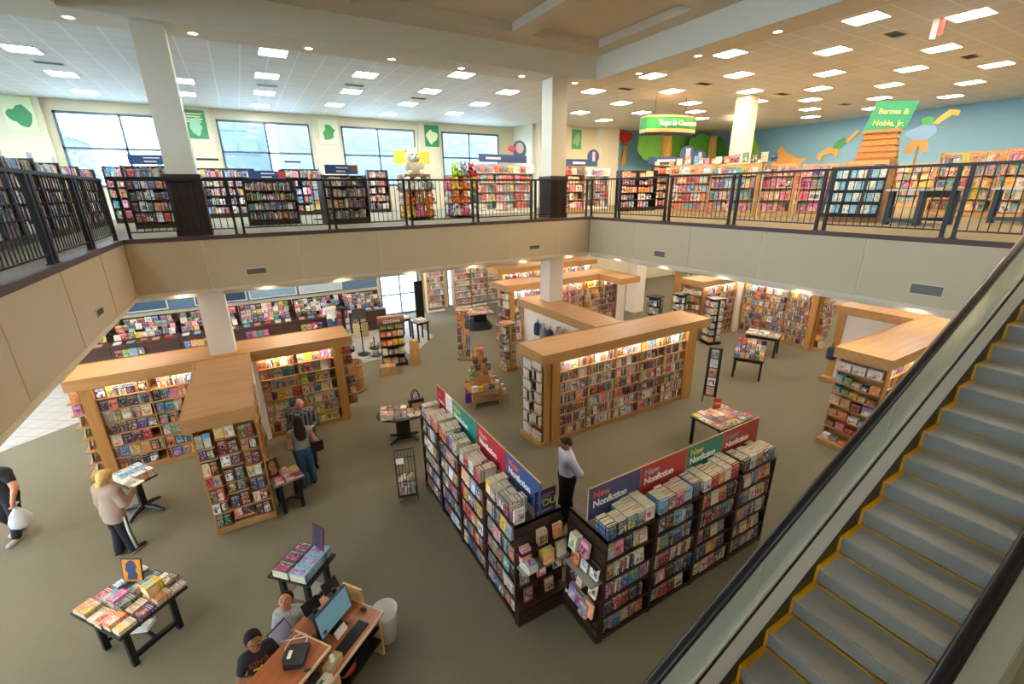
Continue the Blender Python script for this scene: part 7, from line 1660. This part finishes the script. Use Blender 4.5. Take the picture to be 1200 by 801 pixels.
def detailed(r):
    """cover of two boards and a spine, with the page block as its own part"""
    w, h, d = r['w'], r['h'], r['d']; b = min(.003, w * .16)
    cv = Bulk(); col = RGB[r['col']]; acc = (*RGB[r['acc']], r['seed'])
    for lo, hi in (((0, 0, 0), (b, d, h)), ((w - b, 0, 0), (w, d, h)), ((b, 0, 0), (w - b, b, h))):
        o = len(cv.v); cv.v += raw_box(lo, hi)
        for k, fc in enumerate(SIDE): cv.face(tuple(i + o for i in fc), 0, col, acc, UVS.get(k) or ((0, 0),) * 4)
    pg = Bulk(); pg.v = raw_box((b, b, .004), (w - b, d - .004, h - .004))
    for k, fc in enumerate(SIDE): pg.face(fc, 0, (1, 1, 1), acc, ((0, 0),) * 4)
    return cv, pg
used = {}
def label_of(r):
    i, pl = r['place']; c = r['col']; nn = r['noun']
    name = nn if c in nn.split() or nn.startswith(c) else c + ' ' + nn
    if pl is None: return None
    pre = '' if pl.split()[0] in ('in', 'on', 'upright', 'facing', 'inside', 'pink', 'pale', 'blank', 'black', 'small', 'white', 'grey', 'cream', 'stacked', 'dark', 'peach', 'lilac', 'purple') else 'on '
    s = '%s, %s%s%s' % (name, '%s from left ' % nth(i) if i is not None else '', pre, pl)
    return s.replace(', on ', ' on ').replace('face-out book facing out', 'book facing out')
WORDS = {'book': ('book', 'books', 'thousands of smaller and farther books on shelves and tables of both floors'), 'magazine': ('magazine', 'magazines', 'the smaller magazines on the newsstand racks'),
         'gift_box': ('gift_box', 'gift_boxes', 'the smaller gift boxes on the display stands'), 'toy_box': ('toy_box', 'toy_boxes', 'the smaller boxed toys on the upstairs shelves')}
for kind, L in by.items():
    L.sort(key=lambda r: -r['area'])
    nm, plural, mass = WORDS.get(kind, (kind, kind + 's', 'the smaller ' + kind))
    pick = []
    for r in L:
        lab = label_of(r)
        if len(pick) < LIMIT.get(kind, 300) and r['area'] > 3 and lab and not r['low']:
            n = used.get(lab, 0); used[lab] = n + 1
            if n: continue_same = True
            pick.append((r, lab))
    ids = set(id(r) for r, _ in pick)
    for r, lab in pick:
        if kind == 'book':
            cv, pg = detailed(r)
            o = link(nm, cv.mesh(nm, [MATS['cover']])); o.matrix_world = r['M']
            c = link('page_block', pg.mesh('page_block', [MATS['pages']]), o)
        else:
            b = Bulk(); b.goods(r, Matrix.Identity(4), pages=False); o = link(nm, b.mesh(nm, [MATS['cover']])); o.matrix_world = r['M']
        if len(lab.split()) > 16: print('LONG', lab)
        tag(o, lab, r['cat'] if kind != 'gift_box' else 'gift box', r['grp'])
    b = Bulk(); rest = [r for r in L if id(r) not in ids]
    for r in rest: b.goods(r, r['M'], pages=kind == 'book')
    if rest:
        o = link(plural, b.mesh(plural, [MATS['cover'], MATS['pages']]))
        tag(o, mass, WORDS.get(kind, (kind,))[0].replace('_', ' '), None, 'stuff')
    print('GOODS', kind, len(L), 'single', len(pick), 'smallest', round(pick[-1][0]['area'], 1) if pick else 0)
dupl = [k for k, v in used.items() if v > 1]
print('labels used twice', len(dupl), dupl[:12])
# ------------------------------------------------------------------ camera
H_CAM = 6.03
cam_d = bpy.data.cameras.new('camera'); cam = link('camera', cam_d)
cam_d.sensor_width = 36; cam_d.lens = 36 * FPX / 1200; cam_d.clip_start = .05; cam_d.clip_end = 300
cam.matrix_world = Matrix(((CR[0][0], CR[1][0], -CR[2][0], 0), (CR[0][1], CR[1][1], -CR[2][1], 0), (CR[0][2], CR[1][2], -CR[2][2], H_CAM), (0, 0, 0, 1)))
SC.camera = cam
SC.view_settings.view_transform = 'Standard'; SC.view_settings.look = 'None'
SC.view_settings.gamma = 1; SC.view_settings.use_curve_mapping = False
SC.view_settings.exposure = EXPOSURE
SC.cycles.max_bounces = 12; SC.cycles.diffuse_bounces = 8; SC.cycles.caustics_reflective = False; SC.cycles.caustics_refractive = False
